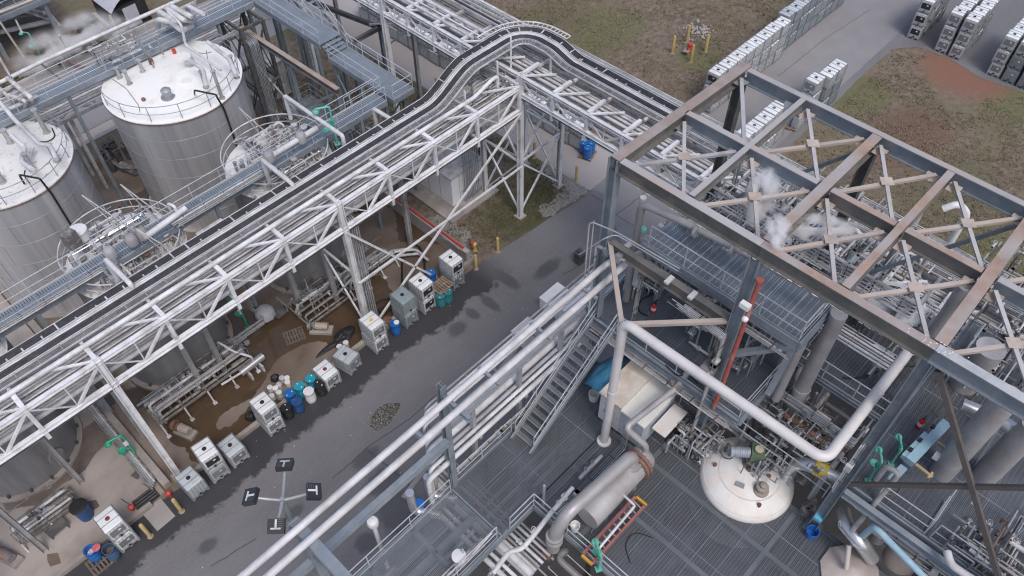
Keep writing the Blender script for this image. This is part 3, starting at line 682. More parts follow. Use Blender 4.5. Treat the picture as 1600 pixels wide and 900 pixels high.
walkway('grated_walkway', 'blue grey grated walkway passing behind the two tall steel tank roofs', (-9, 46.6), (23.4, 46.6), 1.25, 9.6, (1, -1), [(-5, 46.1), (.2, 46.1), (10, 46.1), (20.3, 46.1)], m=galvb)
t = walkway('grated_walkway', 'blue grey grated walkway running from far corner down to green shower landing', (23.9, 47.3), (23.9, 38.9), 1.5, 9.6, (1, -1), [(22.9, 46.6), (24.6, 46.6), (23.0, 39.2), (24.7, 39.2)])
t2 = thing('grated_landing', 'grated landing beside the green shower, three steps below the walkway', 'landing', (23.9, 34.5, 0))
b = MB(); deck_bars(b, (23.9, 38.2), (23.9, 32.0), 1.5, 9.0); b.build('grating', galvb, t2)
b = MB(); b.bar((23.1, 38.2, 8.9), (23.1, 32, 8.9), .06, .34); b.bar((24.7, 38.2, 8.9), (24.7, 32, 8.9), .06, .34); b.bar((23.1, 32, 8.9), (24.7, 32, 8.9), .06, .34); b.build('side_beam', steelb, t2)
rails_on(t2, [(24.65, 38.2), (24.65, 32.05), (23.15, 32.05)], 9.0); rails_on(t2, [(23.15, 38.2), (23.15, 33.2), (20.5, 33.2)], 9.0)
for k in range(3):
    b = MB(); b.box((23.9, 38.75-k*.24, 9.45-k*.15), (1.4, .25, .04)); b.build('step', galvb, t2)
for x, y in ((23.2, 33.0), (24.6, 33.0), (24.6, 37.8), (23.2, 37.8)):
    b = MB(); b.ibeam((x, y, 0), (x, y, 8.9), .2, .2, .02, V3((0, 1, 0))); b.build('column', steelb, t2)
b = MB(); b.bar((23.2, 33, .5), (23.2, 37.8, 8), .09, .09); b.bar((24.6, 33, 8), (24.6, 37.8, .5), .09, .09); b.bar((24.6, 33, .5), (23.2, 33, 8), .09, .09); b.build('brace', steelb, t2)
# stair tower and heavy braced frame in the upper left middle
t = thing('braced_steel_frame', 'tall dark braced steel frame below the far walkway corner, beside white shed', 'steel frame', (23, 44, 0))
for (x, y) in ((20.9, 46.9), (22.6, 46.9), (22.6, 44.4), (20.9, 44.4)):
    b = MB(); b.ibeam((x, y, 0), (x, y, 9.3), .22, .22, .025, V3((0, 1, 0))); b.build('column', steeld, t)
b = MB()
for z0_, z1_ in ((.5, 4.7), (4.7, 9.0)):
    for a, c in (((20.9, 46.9), (22.6, 46.9)), ((20.9, 44.4), (22.6, 44.4)), ((20.9, 44.4), (20.9, 46.9)), ((22.6, 44.4), (22.6, 46.9))):
        b.bar((*a, z0_), (*c, z1_), .07, .07); b.bar((*c, z0_), (*a, z1_), .07, .07)
b.build('brace', steeld, t)
b = MB()
for z in (4.7, 9.2):
    for a, c in (((20.9, 46.9), (22.6, 46.9)), ((20.9, 44.4), (22.6, 44.4)), ((20.9, 44.4), (20.9, 46.9)), ((22.6, 44.4), (22.6, 46.9))): b.bar((*a, z), (*c, z), .14, .2)
b.build('beam', steeld, t)
for k in range(7):
    x = 21.0+k*.1; b = MB(); b.path([(x, 43.9, .3), (x, 43.9, 8.4), (x, 45.5, 8.4+.04*k), (x-2.6, 45.6, 8.4+.04*k)], .03, 6, .3); b.build('conduit', galv, t)
t = thing('portal_frame', 'rust topped heavy beam frame with long diagonal brace beside grated walkway', 'steel frame', (24, 41, 0))
A_ = [(21.9, 46.0), (22.1, 36.4)]
for x, y in A_ + [(22.0, 41.2)]:
    b = MB(); b.ibeam((x, y, 0), (x, y, 7.8), .3, .3, .03, V3((0, 1, 0))); b.build('column', steelb, t)
b = MB(); b.ibeam((21.9, 46.3, 8.0), (22.1, 36.2, 8.0), .32, .45, .03); b.build('beam', webm, t)
b = MB(); b.bar((21.9, 46.3, 8.235), (22.1, 36.2, 8.235), .32, .02); b.build('top_flange', rusttop, t)
b = MB(); b.bar((21.9, 45.6, .6), (22.1, 37, 7.4), .16, .16); b.bar((22.1, 36.6, .6), (21.9, 45.8, 5.6), .12, .12); b.bar((22, 41.2, 4.2), (22.1, 36.6, 4.2), .14, .14); b.bar((22.0, 41.2, 7.4), (21.9, 45.8, 3.4), .1, .1); b.build('brace', galv, t)
t = thing('portal_frame', 'grey square portal frame standing over the pale lane by stairs', 'steel frame', (29, 43, 0))
for x, y in ((26.4, 46.5), (27.6, 41.9), (30.0, 41.9)):
    b = MB(); b.ibeam((x, y, 0), (x, y, 6.2), .26, .26, .03, V3((0, 1, 0))); b.build('column', steelb, t)
b = MB(); b.ibeam((27.6, 41.9, 6.3), (30.0, 41.9, 6.3), .26, .3, .03); b.ibeam((26.4, 46.8, 6.3), (26.9, 41.6, 6.3), .26, .3, .03); b.ibeam((27.9, 52, 6.3), (30.0, 41.6, 6.3), .26, .3, .03); b.build('beam', webm, t)
t = thing('steel_stair', 'grey open-tread stair climbing beside the far grated walkway', 'stairs', (26, 44, 0))
b = MB()
for sx in (25.1, 26.3): b.bar((sx, 40.2, 6.9), (sx, 47.2, 11.6), .05, .28)
b.build('stringer', steelb, t)
for k in range(17):
    b = MB(); b.box((25.7, 40.4+k*.41, 7.05+k*.276), (1.15, .26, .035)); b.build('tread', galvb, t)
rails_on(t, [(25.1, 40.2, 6.9), (25.1, 47.2, 11.6)], 0, kick=False); rails_on(t, [(26.3, 40.2, 6.9), (26.3, 47.2, 11.6)], 0, kick=False)
for x, y, z in ((25.1, 40.3, 6.8), (26.3, 40.3, 6.8), (25.1, 47, 11.4), (26.3, 47, 11.4)):
    b = MB(); b.bar((x, y, 0), (x, y, z), .14, .14, V3((0, 1, 0))); b.build('column', steelb, t)
t = thing('grated_platform', 'low grated platform with pale handrails under the diagonal brace', 'platform', (24.5, 39, 0))
b = MB(); deck_bars(b, (22.6, 37.4), (22.6, 42.5), 2.2, 3.6, .16); b.build('grating', galvb, t)
rails_on(t, [(21.5, 37.4), (21.5, 42.5), (23.7, 42.5), (23.7, 37.4)], 3.6, m=galv)
for x, y in ((21.6, 37.5), (23.6, 37.5), (23.6, 42.4), (21.6, 42.4)):
    b = MB(); b.bar((x, y, 0), (x, y, 3.5), .12, .12, V3((0, 1, 0))); b.build('column', steelb, t)
# white shed by the frame, and the white shed by the tower
def shed(name, label, x0, x1, y0, y1, h, m, ridge=0.0):
    t = thing(name, label, 'shed', ((x0+x1)/2, (y0+y1)/2, 0))
    b = MB(); b.box(((x0+x1)/2, (y0+y1)/2, h/2), (x1-x0, y1-y0, h)); b.build('wall', m, t)
    b = MB(); b.box(((x0+x1)/2, (y0+y1)/2, h+.05), (x1-x0+.2, y1-y0+.2, .09)); b.build('roof', whited, t)
    b = MB(); nx = 4
    for k in range(1, nx): b.box((x0+(x1-x0)*k/nx, y0-.006, h*.5), (.025, .012, h-.1))
    for k in range(1, 3): b.box((x0-.006, y0+(y1-y0)*k/3, h*.5), (.012, .025, h-.1))
    b.build('panel_joint', pipeg, t)
    b = MB(); b.box((x0+(x1-x0)*.62, y0-.012, h*.42), ((x1-x0)*.2, .024, h*.8)); b.build('door', pipew, t)
    b = MB(); b.box((x0+(x1-x0)*.7, y0-.05, h*.42), (.03, .06, .14)); b.build('handle', steeld, t)
    return t
shed('equipment_shed', 'white equipment shed between the dark braced frame and steel tank', 22.9, 25.6, 48.2, 51.5, 3.0, whited)
shed('equipment_shed', 'white panel shed on concrete base near the braced white tower', 25.2, 28.0, 29.9, 33.4, 2.6, mat('bright_shed_panel', (.78, .78, .8), .5, var=.06))
b = MB(); b.box((26.3, 31.4, .09), (4.4, 5.2, .18)); tag(b.build('shed_base', concr), 'grey concrete base slab under the white panel shed', 'slab')
t = thing('conduit_bank', 'bank of grey vertical conduits rising behind white panel shed', 'conduits', (27.3, 29.5, 0))
for k in range(9):
    b = MB(); x = 26.1+k*.16; b.path([(x, 29.6, .2), (x, 29.6, 8.7), (x, 28.0, 9.2)], .04, 6, .3); b.build('conduit', galv, t)
b = MB()
for z in (1.2, 3.4, 6): b.box((26.75, 29.66, z), (1.6, .06, .08))
b.build('bracket', galv, t)
# far bridge truss between the tall tanks
t = thing('pipe_bridge', 'low pale pipe bridge with cross braces behind the two tall tanks', 'pipe bridge', (10, 50, 0))
for y in (48.6, 50.6):
    b = MB(); b.bar((-8, y, 6.2), (24, y, 6.2), .2, .24); b.build('chord', whited, t)
b = MB()
for k in range(12):
    x = -7+k*2.7; b.bar((x, 48.6, 6.2), (x, 50.6, 6.2), .14, .16)
    b.bar((x, 48.6, 6.2), (x+2.7, 50.6, 6.2), .09, .09); b.bar((x, 50.6, 6.2), (x+2.7, 48.6, 6.2), .09, .09)
b.build('cross_brace', whited, t)
for x in (-6, 1, 10, 19.5):
    for y in (48.6, 50.6):
        b = MB(); b.bar((x, y, 0), (x, y, 6.1), .2, .2, V3((0, 1, 0))); b.build('column', whited, t)
for k in range(6):
    y = 48.8+k*.32; b = MB(); b.tube((-9, y, 6.5), (24.5, y, 6.5), (.06, .1, .05, .08, .05, .07)[k], 8); o = b.build('pipe', (pipew, pipeg, clad)[k % 3]); tag(o, ORD[k]+' pipe from the near side on the low bridge behind the tall tanks', 'pipe', 'pipes on the low far bridge')
b = MB(); b.path([(-9, 49.6, 9.0), (10.5, 49.4, 9.9), (27, 49.2, 9.9)], .125, 12, 0); tag(b.build('pipe', pipew), 'thick white pipe along the far side of the far walkway', 'pipe')
for k, (pts, r_) in enumerate([([(247, 46, 9.9), (246, 30, 11), (266, 34, 11), (284, 48, 11), (300, 40, 10)], .17), ([(262, 42, 9.9), (247, 17, 11.2), (275, 34, 11.2), (295, 30, 10.2)], .17), ([(280, 38, 9.9), (258, 11, 11.4), (286, 31, 11.4), (300, 33, 10.4)], .17), ([(292, 30, 9.9), (265, 8, 11.5), (298, 26, 11.5), (302, 24, 10.2)], .17), ([(300, 36, 9.9), (291, 8, 11.6), (318, 22, 11.6)], .14)]):
    b = MB(); b.path([at(x, y, z) for x, y, z in pts], r_, 10, .3); tag(b.build('pipe', pipew), ORD[k]+' fat white elbow pipe from the left above the far walkway', 'pipe', 'white elbow pipes over the far walkway')
for k, (pts, r_) in enumerate([([(12, 122, 10.6), (48, 152, 10.6), (52, 160, 9.8)], .14), ([(0, 150, 10.2), (18, 135, 10.2), (30, 136, 10), (34, 160, 9.6)], .13), ([(0, 172, 10), (20, 168, 10), (58, 150, 9.9)], .12), ([(14, 148, 10.4), (40, 158, 10.4), (40, 168, 9.6)], .12), ([(0, 138, 10.4), (12, 150, 10.4), (20, 168, 9.6)], .1)]):
    b = MB(); b.path([at(x, y, z) for x, y, z in pts], r_, 10, .25); tag(b.build('pipe', whited), ORD[k]+' short white pipe in the cluster above left tank roof', 'pipe', 'white pipe cluster over left tank')
for k, (a, c, z) in enumerate([((445, 150), (535, 212), 11.0), ((410, 250), (457, 288), 11.0), ((584, 170), (614, 188), 10.6), ((165, 405), (203, 443), 11.2), ((262, 318), (272, 322), 10.6)]):
    pa = at(*a, z); pc = at(*c, z); b = MB(); b.path([pa-V3((0, 0, 1.6)), pa, pc, pc-V3((0, 0, 1.4))], .12 if k != 4 else .08, 10, .12); tag(b.build('pipe', pipew), ('long white pipe from small tank roof past the green shower', 'white pipe dropping from small walkway tank toward the bridge trays', 'short white pipe stub beside landing columns and bridge trays', 'white pipe from left crowded tank roof toward bridge trays', 'thin white pipe across the left crowded tank roof')[k], 'pipe')
b = MB(); b.path([at(225, 372, 10.2), at(290, 325, 10.2)], .16, 10, 0); tag(b.build('pipe', pipew), 'fat pale pipe along the walkway over left crowded tank', 'pipe')
b = MB(); b.path([at(425, 243, 10.2), at(495, 200, 10.2)], .16, 10, 0); tag(b.build('pipe', pipew), 'fat pale pipe along walkway over the crowded tank near shower', 'pipe')
for k, (x, y) in enumerate([(172, 395), (205, 375), (222, 365), (420, 245), (470, 215)]):
    p = at(x, y, 10.2); b = MB(); b.lathe(p-V3((0, 0, .35)), [(.1, 0), (.28, .1), (.3, .5), (.2, .65), (0, .7)], 14); tag(b.build('filter_pot', clad), ORD[k]+' rounded grey filter pot from the left along the walkway pipes', 'filter', 'filter pots on walkway pipes')
for k, (x, y, z, L) in enumerate([(128, 305, 9.2, 3.0), (188, 288, 9.2, 3.2), (373, 168, 9.2, 3.0), (213, 358, 9.2, 2.4)]):
    p = at(x, y, z+L); q = V3((p.x+1.3, p.y-1.2, z)); b = MB(); b.tube(p, q, .035, 6); b.tube(p, (q.x-.5, q.y+.5, z), .025, 6); tag(b.build('davit_arm', whited), ('thin pale davit arm leaning over left side of crowded tank', 'longest pale davit arm over the left crowded tank', 'pale davit arm over crowded tank below the large steel tank', 'short pale davit arm on the left crowded tank roof')[k], 'davit')
p = at(118, 385, 9.2); b = MB(); b.box(p+V3((0, 0, .5)), (.62, .5, 1.0), .3); tag(b.build('control_box', pump), 'dark square control box at left rim of crowded tank', 'control box')
p = at(128, 372, 9.0); b = MB(); b.lathe(p, [(.42, 0), (.42, .5), (.46, .52), (.46, .6), (0, .66)], 20); tag(b.build('lidded_pot', whitep), 'round white lidded pot on the left crowded tank roof', 'pot')
# horizontal drum skid lying behind the tanks
t = thing('pump_skid', 'dark rusty pump skid on brown floor between two tall tanks', 'pump', tuple(at(195, 255, 0)))
p = at(190, 258, .5); q = at(212, 268, .5); b = MB(); b.tube(p, q, .3, 14); b.build('motor', pump, t)
for k, (x, y) in enumerate([(170, 240), (178, 232), (165, 250), (185, 245), (175, 260), (200, 240)]):
    b = MB(); c = at(x, y, .5); b.tube(c-V3((0, 0, .5)), c+V3((0, 0, .5)), .22, 10); valve(b, c+V3((0, 0, .6)), .25, rnd); b.build('valve', steeld, t)
b = MB(); b.path([at(165, 235, .9), at(172, 250, .9), at(190, 262, .9), at(215, 262, .9)], .12, 8); b.build('pipe', pump, t)
# ================================================================== WHITE TRUSS BRIDGES
def truss(name, label, org, d, s, L0, L1, nodes, zt, zb, depth, arm, cols, inner_cols, loc, sg=-1, under=.22):
    """truss bridge: front plane through org along d, inward normal s, panel points at the given distances"""
    org = V3((*org, 0)); d = V3((*d, 0)); s = V3((*s, 0))
    P = lambda u, w, z: org + d*u + s*w + V3((0, 0, z))
    t = thing(name, label, 'pipe bridge', loc)
    b = MB(); b.ibeam(P(L0, 0, zt), P(L1, 0, zt), .2, .2, .03); b.build('top_chord', white, t)
    b = MB(); b.ibeam(P(L0, 0, zb), P(L1, 0, zb), .22, .26, .03); b.build('bottom_chord', white, t)
    b = MB(); b.bar(P(L0, .1, zb-under), P(L1, .1, zb-under), .34, .14); b.build('shaded_underside', steeld, t)  # added dark bar, painting the shadow on the white chord's underside
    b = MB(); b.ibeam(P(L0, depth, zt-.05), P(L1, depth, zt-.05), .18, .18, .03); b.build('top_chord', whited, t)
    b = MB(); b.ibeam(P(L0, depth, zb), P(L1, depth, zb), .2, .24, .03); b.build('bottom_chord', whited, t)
    up = s
    for k, u in enumerate(nodes):
        b = MB(); b.bar(P(u, 0, zb-.55), P(u, 0, zt+.06), .17, .17, d); b.build('post', white, t)
        b = MB(); b.bar(P(u, .05, zt+.12), P(u, arm, zt+.12), .2, .17); b.build('cross_arm', white, t)
        b = MB(); b.bar(P(u, depth, zb-.2), P(u, depth, zt), .15, .15, d); b.build('post', whited, t)
        b = MB(); b.bar(P(u, .1, zb+.04), P(u, depth, zb+.04), .16, .16); b.build('cross_beam', whited, t)
        b = MB(); b.bar(P(u, arm, zt-.08), P(u, depth, zt-.08), .14, .14); b.build('cross_beam', whited, t)
        if k:
            v = nodes[k-1]; mid = (u+v)/2
            b = MB(); b.bar(P(u, 0, zt-.1), P(mid, 0, zb+.1), .12, .1, up); b.build('diagonal', white, t)
            b = MB(); b.bar(P(v, 0, zt-.1), P(mid, -.01, zb+.12), .055, .055, up); b.bar(P(mid, 0, zb+.1), P(mid, 0, zt-.1), .055, .055, up); b.build('tie_bar', white, t)
            b = MB(); b.bar(P(u, .08, zt+.02), P(u+sg*(u-v)*.55, arm*1.02, zt+.02), .11, .09); b.build('plan_brace', white, t)
    for u in cols:
        b = MB(); b.ibeam(P(u, 0, .06), P(u, 0, zt+.2), .3, .32, .04, d); b.build('column', white, t)
        b = MB(); b.box(P(u, 0, .05), (.6, .6, .12)); b.build('footing', concr, t)
    for u, w in inner_cols:
        b = MB(); b.ibeam(P(u, w, .06), P(u, w, zb-.1), .26, .26, .03, d); b.build('column', pipeg, t)
    return t, P
XN = [-10.9, -7.7, -4.6, -1.5, 1.7, 4.9, 8.1, 11.3, 14.6, 17.8, 21.0, 24.2, 27.6]
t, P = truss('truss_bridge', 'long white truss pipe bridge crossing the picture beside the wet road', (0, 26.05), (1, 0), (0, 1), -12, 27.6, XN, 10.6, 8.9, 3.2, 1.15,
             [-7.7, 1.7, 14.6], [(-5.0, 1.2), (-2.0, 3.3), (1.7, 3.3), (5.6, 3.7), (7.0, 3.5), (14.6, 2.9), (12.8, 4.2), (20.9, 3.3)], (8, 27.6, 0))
for x in (1.75, 14.6):
    b = MB(); b.bar((x, 26.05, 8.6), (x, 29.3, 8.6), .2, .25); b.build('cross_beam', whited, t)
# long bracing bars between column and tower
b = MB(); b.bar((14.6, 25.95, 8.7), (20.0, 25.95, .5), .12, .1, V3((0, 1, 0))); b.bar((27.7, 25.95, 8.8), (14.9, 25.95, .3), .13, .1, V3((0, 1, 0))); b.bar((14.6, 25.92, 4.6), (27.7, 25.92, 4.6), .11, .11, V3((0, 1, 0))); b.build('long_brace', white, t)
b = MB(); b.bar((14.6, 26.1, 5.2), (14.6, 29.3, .4), .1, .1); b.bar((14.6, 29.3, 5.2), (14.6, 26.1, .4), .1, .1); b.bar((14.6, 26.1, 8.6), (14.6, 29.3, 5.2), .1, .1); b.bar((14.6, 26.1, 5.2), (14.6, 29.3, 5.2), .12, .12); b.build('cross_brace', white, t)
for k in range(6):
    x = 14.86+k*.13; b = MB(); b.path([(x, 26.25, .4), (x, 26.25, 8.6), (x, 27.2+.1*k, 9.2)], .045, 8, .3)
    tag(b.build('conduit', galv if k % 2 else pipeg), ORD[k]+' grey riser pipe from the white column standing behind yellow-capped tote', 'pipe', 'riser pipes beside the white bridge column')
DN = [60-2.45*k for k in range(27)]
DN = [26.1+2.42*k for k in range(14, -1, -1)] + [26.1-2.45*k for k in range(1, 12)]
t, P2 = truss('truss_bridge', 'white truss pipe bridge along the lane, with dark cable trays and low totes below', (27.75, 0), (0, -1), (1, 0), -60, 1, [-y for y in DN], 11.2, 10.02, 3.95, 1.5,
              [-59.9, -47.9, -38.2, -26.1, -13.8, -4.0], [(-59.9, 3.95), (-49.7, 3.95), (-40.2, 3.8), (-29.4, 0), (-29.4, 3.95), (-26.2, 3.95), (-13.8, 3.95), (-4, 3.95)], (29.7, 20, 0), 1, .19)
b = MB()
C4 = [(27.75, 26.1), (31.7, 26.2), (31.7, 29.4), (27.75, 29.4)]
for i in range(4):
    a = C4[i]; c = C4[(i+1) % 4]; upv = V3((c[0]-a[0], c[1]-a[1], 0)).normalized(); nn = V3((-upv.y, upv.x, 0))
    for z0_, z1_ in ((.4, 4.8), (4.8, 9.5)):
        b.bar((*a, z0_), (*c, z1_), .11, .1, nn); b.bar((*c, z0_), (*a, z1_), .11, .1, nn)
    b.bar((*a, 4.8), (*c, 4.8), .12, .12)
b.build('cross_brace', white, t)
for x, y in C4[1:]:
    b = MB(); b.ibeam((x, y, .06), (x, y, 9.9), .3, .3, .04, V3((0, 1, 0))); b.build('column', white, t)
    b = MB(); b.box((x, y, .06), (.6, .6, .14)); b.build('footing', concr, t)
b = MB(); b.bar((31.6, 40.2, 6.4), (31.6, 43.6, 3.2), .12, .12); b.bar((31.6, 40.2, 6.6), (29.6, 42.6, 6.4), .13, .13); b.build('knee_brace', white, t)

# pipes lying in the two bridges
r = random.Random(5)
pm = [pipew, pipew, whited, pipeg, pipew, clad, pipew, whited, pipeg, pipew, clad, pipew]
n = 0
for lvl, z in ((0, 9.12), (1, 10.05)):
    y = 26.38
    while y < 29.1:
        rad = r.choice([.05, .06, .08, .1, .13]) if lvl == 0 else r.choice([.035, .05, .06, .08])
        if not (lvl == 1 and r.random() < .42):
            b = MB(); b.tube((-13, y+rad, z+rad), (27.5+r.uniform(-.6, 1.2), y+rad, z+rad), rad, 10)
            if r.random() < .4:
                for q in range(3):
                    x = r.uniform(-3, 24); b.tube((x, y+rad, z+rad), (x+.12, y+rad, z+rad), rad*1.5, 10)
            o = b.build('pipe', r.choice(pm))
            tag(o, ORD[n]+' lengthwise pipe counted from the road side inside the long bridge beside the road', 'pipe', 'pipes lying in the long bridge beside the road'); n += 1
        y += rad*2 + r.uniform(.04, .12)
n = 0
for lvl, z in ((0, 10.2), (1, 10.85)):
    x = 28.0
    while x < (31.4 if lvl == 0 else 29.6):
        rad = r.choice([.05, .06, .08, .11, .14]) if lvl == 0 else r.choice([.035, .05, .06, .09])
        if not (lvl == 1 and r.random() < .35):
            b = MB(); b.tube((x+rad, 62, z+rad), (x+rad, -9, z+rad), rad, 10)
            if r.random() < .4:
                for q in range(4):
                    y = r.uniform(2, 46); b.tube((x+rad, y, z+rad), (x+rad, y+.12, z+rad), rad*1.5, 10)
            o = b.build('pipe', r.choice(pm))
            tag(o, ORD[n]+' lengthwise pipe counted from the tower side inside the bridge along the lane', 'pipe', 'pipes lying in the bridge along the lane'); n += 1
        x += rad*2 + r.uniform(.03, .12)
for k, x in enumerate((28.35, 28.75, 29.2)):
    b = MB(); b.tube((x, 62, 11.32+.1), (x, 30.5-k*.3, 11.32+.1), (.09, .06, .12)[k], 10); tag(b.build('pipe', pipew), ORD[k]+' white pipe on top of lane bridge beyond the looping trays', 'pipe', 'top pipes on the lane bridge')
b = MB(); b.path([(-13, 26.95, 10.92), (24.9, 26.95, 10.92), (26.3, 26.95, 11.35), (26.75, 26.95, 11.35), (26.75, 26.95, 10.0)], .115, 14, .25, 6)
for x in [-6+2.2*k for k in range(14)]: b.tube((x, 26.95, 10.92), (x+.05, 26.95, 10.92), .128, 14)
tag(b.build('pipe', pipew), 'large continuous white pipe along the tray side of the long bridge', 'pipe')
for k in range(4):
    b = MB(); z = 9.9-k*.02; y = 27.3+k*.25; b.path([(22.6+k*.3, y, z), (25.2+k*.22, y, z), (25.2+k*.22, y, 10.7), (26.4, y, 10.7), (26.4, y, 9.8)], .09, 10, .2); tag(b.build('pipe', pipeg), ORD[k]+' grey pipe loop from the tower inside the long bridge end', 'pipe', 'grey pipe loops near the tower')

# cable trays sweeping over both bridges
def tray_path(o, x0=-13, y1=-8):
    pts = []
    zz = lambda x: 10.80 + 1.28*(0 if x < 22.6 else 1 if x > 26.0 else (lambda q: q*q*(3-2*q))((x-22.6)/3.4))
    x = x0
    while x < 28.6:
        pts.append(V3((x, 27.32+o, zz(x)))); x += 4 if x < 18 else .25
    cx_, cy_, rr = 28.75, 26.75, .57+o
    for k in range(15):
        a = math.pi/2*(1-k/14); pts.append(V3((cx_+rr*math.cos(a), cy_+rr*math.sin(a), 12.08)))
    y = 26.5
    while y > y1:
        q = 0 if y > 26 else 1 if y < 24.2 else (26-y)/1.8; q = q*q*(3-2*q)
        pts.append(V3((29.32+o, y, 12.08-.42*q))); y -= .25 if y > 24 else 4
    S_ = []
    for i, p in enumerate(pts):
        d = (pts[min(i+1, len(pts)-1)]-pts[max(i-1, 0)]); d.z = 0; d.normalize(); S_.append(V3((-d.y, d.x, 0)))
    return pts, S_
def rib(b, o, w, h, dz=0):
    pts, S_ = tray_path(o); b.ribbon([p+V3((0, 0, dz)) for p in pts], S_, [V3((0, 0, 1))]*len(pts), w, h)
def lookup(pts):
    L = [0]
    for a, c in zip(pts, pts[1:]): L.append(L[-1]+(c-a).length)
    return L
def rungs(b, o0, o1, pitch, w, dz, h=.03):
    p0, s0 = tray_path(o0); p1, _ = tray_path(o1)
    for i in range(len(p0)-1):
        n_ = max(1, int(round(((p0[i+1]-p0[i]).length+(p1[i+1]-p1[i]).length)/2/pitch)))
        for k in range(n_):
            f = k/n_; b.bar(p0[i].lerp(p0[i+1], f)+V3((0, 0, dz)), p1[i].lerp(p1[i+1], f)+V3((0, 0, dz)), w, h)
loc = (20, 28, 10.8)
rr2 = random.Random(3)
def tray(label, o0, o1, cable, rung, seed, ncab, rz_=-.015):
    t = thing('cable_tray', label, 'cable tray', loc)
    for o in (o0, o1):
        b = MB(); rib(b, o, .032, .09, .03); b.build('side_rail', pipew, t)
    if rz_ > 0:
        p0, _ = tray_path(o0); p1, _ = tray_path(o1); acc = 0
        for i in range(len(p0)-1):
            L_ = (p0[i+1]-p0[i]).length; acc += 1
            if L_ < .5 and acc % 2: continue
            for k in range(max(1, int(L_/.95))):
                f = k/max(1, int(L_/.95)); b = MB(); b.bar(p0[i].lerp(p0[i+1], f)+V3((0, 0, rz_)), p1[i].lerp(p1[i+1], f)+V3((0, 0, rz_)), .045, .03); b.build('rung', galv, t)
    else:
        b = MB(); rungs(b, o0, o1, .28, .045, rz_); b.build('rung', galv, t)
    if cable:
        b = MB(); rr_ = random.Random(seed); w = (o1-o0-.06)/ncab
        for k in range(ncab):
            o = o0+.03+w*(k+.5); pts, S_ = tray_path(o); b.path([p+V3((0, 0, .055+rr_.uniform(0, .03))) for p in pts], w*.52, 5, 0)
        b.build('cable', cable, t)
    if rung:
        p0, _ = tray_path(o0); p1, _ = tray_path(o1); acc = 0
        for i in range(len(p0)-1):
            n_ = max(1, int(round((p0[i+1]-p0[i]).length/rung))) if (p0[i+1]-p0[i]).length > .5 else 1
            acc += 1
            if n_ == 1 and acc % 3: continue
            for k in range(n_):
                f = (k+rr2.uniform(-.2, .2))/n_; a = p0[i].lerp(p0[i+1], f); c = p1[i].lerp(p1[i+1], f); e = rr2.choice([.12, .2, .3, .45, .9])
                b = MB(); b.bar(a+V3((0, 0, .10)), a.lerp(c, e)+V3((0, 0, .10)), .07, .02); b.build('cable_tie', whited, t)
    return t
cab = mat('dark_cables', (.036, .036, .043), .55, var=.45, scale=3)
cabl = mat('grey_cables', (.15, .145, .15), .55, var=.4, scale=2, streak=(1, 1, 1))
tray('outermost dark cable tray with white ties, sweeping over both bridges', 1.28, 1.74, cab, .75, 1, 7)
tray('middle dark cable tray between pale pipes, curving over the bridge corner', .58, .98, cab, None, 2, 6)
tray('inner pale ladder tray next to the large white pipe', .12, .46, cabl, None, 3, 3, .115)
for k, o in enumerate((1.04, 1.15)):
    pts, S_ = tray_path(o); b = MB(); b.path([p+V3((0, 0, .05)) for p in pts], .042, 8, 0); tag(b.build('pipe', pipew), ('inner of the two pale pipes running between dark cable trays', 'outer of the two pale pipes running between dark cable trays')[k], 'pipe')
t = thing('tray_guard', 'curved pale ladder guard around the outside of the tray bend', 'guard', (30.2, 27.8, 12))
for o, zz_ in ((1.86, .10), (2.22, .10)):
    pts, S_ = tray_path(o); pp = [p+V3((0, 0, zz_)) for p in pts if p.x > 27.6 and p.y > 25.6]; b = MB(); b.path(pp, .045, 6, 0); b.build('rail', pipew, t)
p0, _ = tray_path(1.86); p1, _ = tray_path(2.22); b = MB()
for a, c in zip(p0, p1):
    if a.x > 27.6 and a.y > 25.6: b.bar(a+V3((0, 0, .1)), c+V3((0, 0, .1)), .05, .03)
b.build('rung', pipew, t)
t = thing('cable_tray', 'pale ladder tray along outer edge of the lane bridge by the field', 'cable tray', (31.5, 10, 11.6))
for x in (31.22, 31.5):
    b = MB(); b.bar((x, 25.6, 11.68), (x, -8, 11.68), .035, .12); b.build('side_rail', pipew, t)
b = MB()
for k in range(120): b.bar((31.22, 25.5-k*.28, 11.66), (31.5, 25.5-k*.28, 11.66), .06, .03)
b.build('rung', galv, t)
b = MB(); b.bar((31.36, 25.6, 11.63), (31.36, -8, 11.63), .26, .02); b.build('base', pipeg, t)
# trays continuing on the lane bridge beyond the loop
t = thing('cable_tray', 'straight dark cable trays on the lane bridge beyond the loop', 'cable tray', (31, 44, 11.3))
for x in (30.3, 30.62, 30.95, 31.3):
    b = MB(); b.bar((x, 62, 11.36), (x, 29.9, 11.36), .04, .14); b.build('side_rail', pipew, t)
b = MB(); b.bar((30.46, 62, 11.33), (30.46, 30, 11.33), .28, .05); b.build('cable', cab, t)
b = MB()
for k in range(110): b.bar((30.95, 61.5-k*.28, 11.36), (31.3, 61.5-k*.28, 11.36), .06, .03)
b.build('rung', galv, t)
for u in DN:
    pass
t = thing('tray_stand', 'white tray stands carrying the looping cable trays above the bridges', 'supports', (25, 28, 10.6))
for x in XN: 
    b = MB(); b.bar((x, 27.3, 10.66), (x, 29.25, 10.66), .14, .12); b.build('bearer', whited, t)
for x, y, z in ((24.6, 27.4, 11.3), (24.6, 29.0, 11.3), (27.2, 27.4, 11.9), (27.2, 29.0, 11.9), (29.5, 25.4, 11.9), (31.0, 25.4, 11.9)):
    b = MB(); b.bar((x, y, 10.3), (x, y, z), .1, .1, V3((0, 1, 0))); b.build('post', white, t)
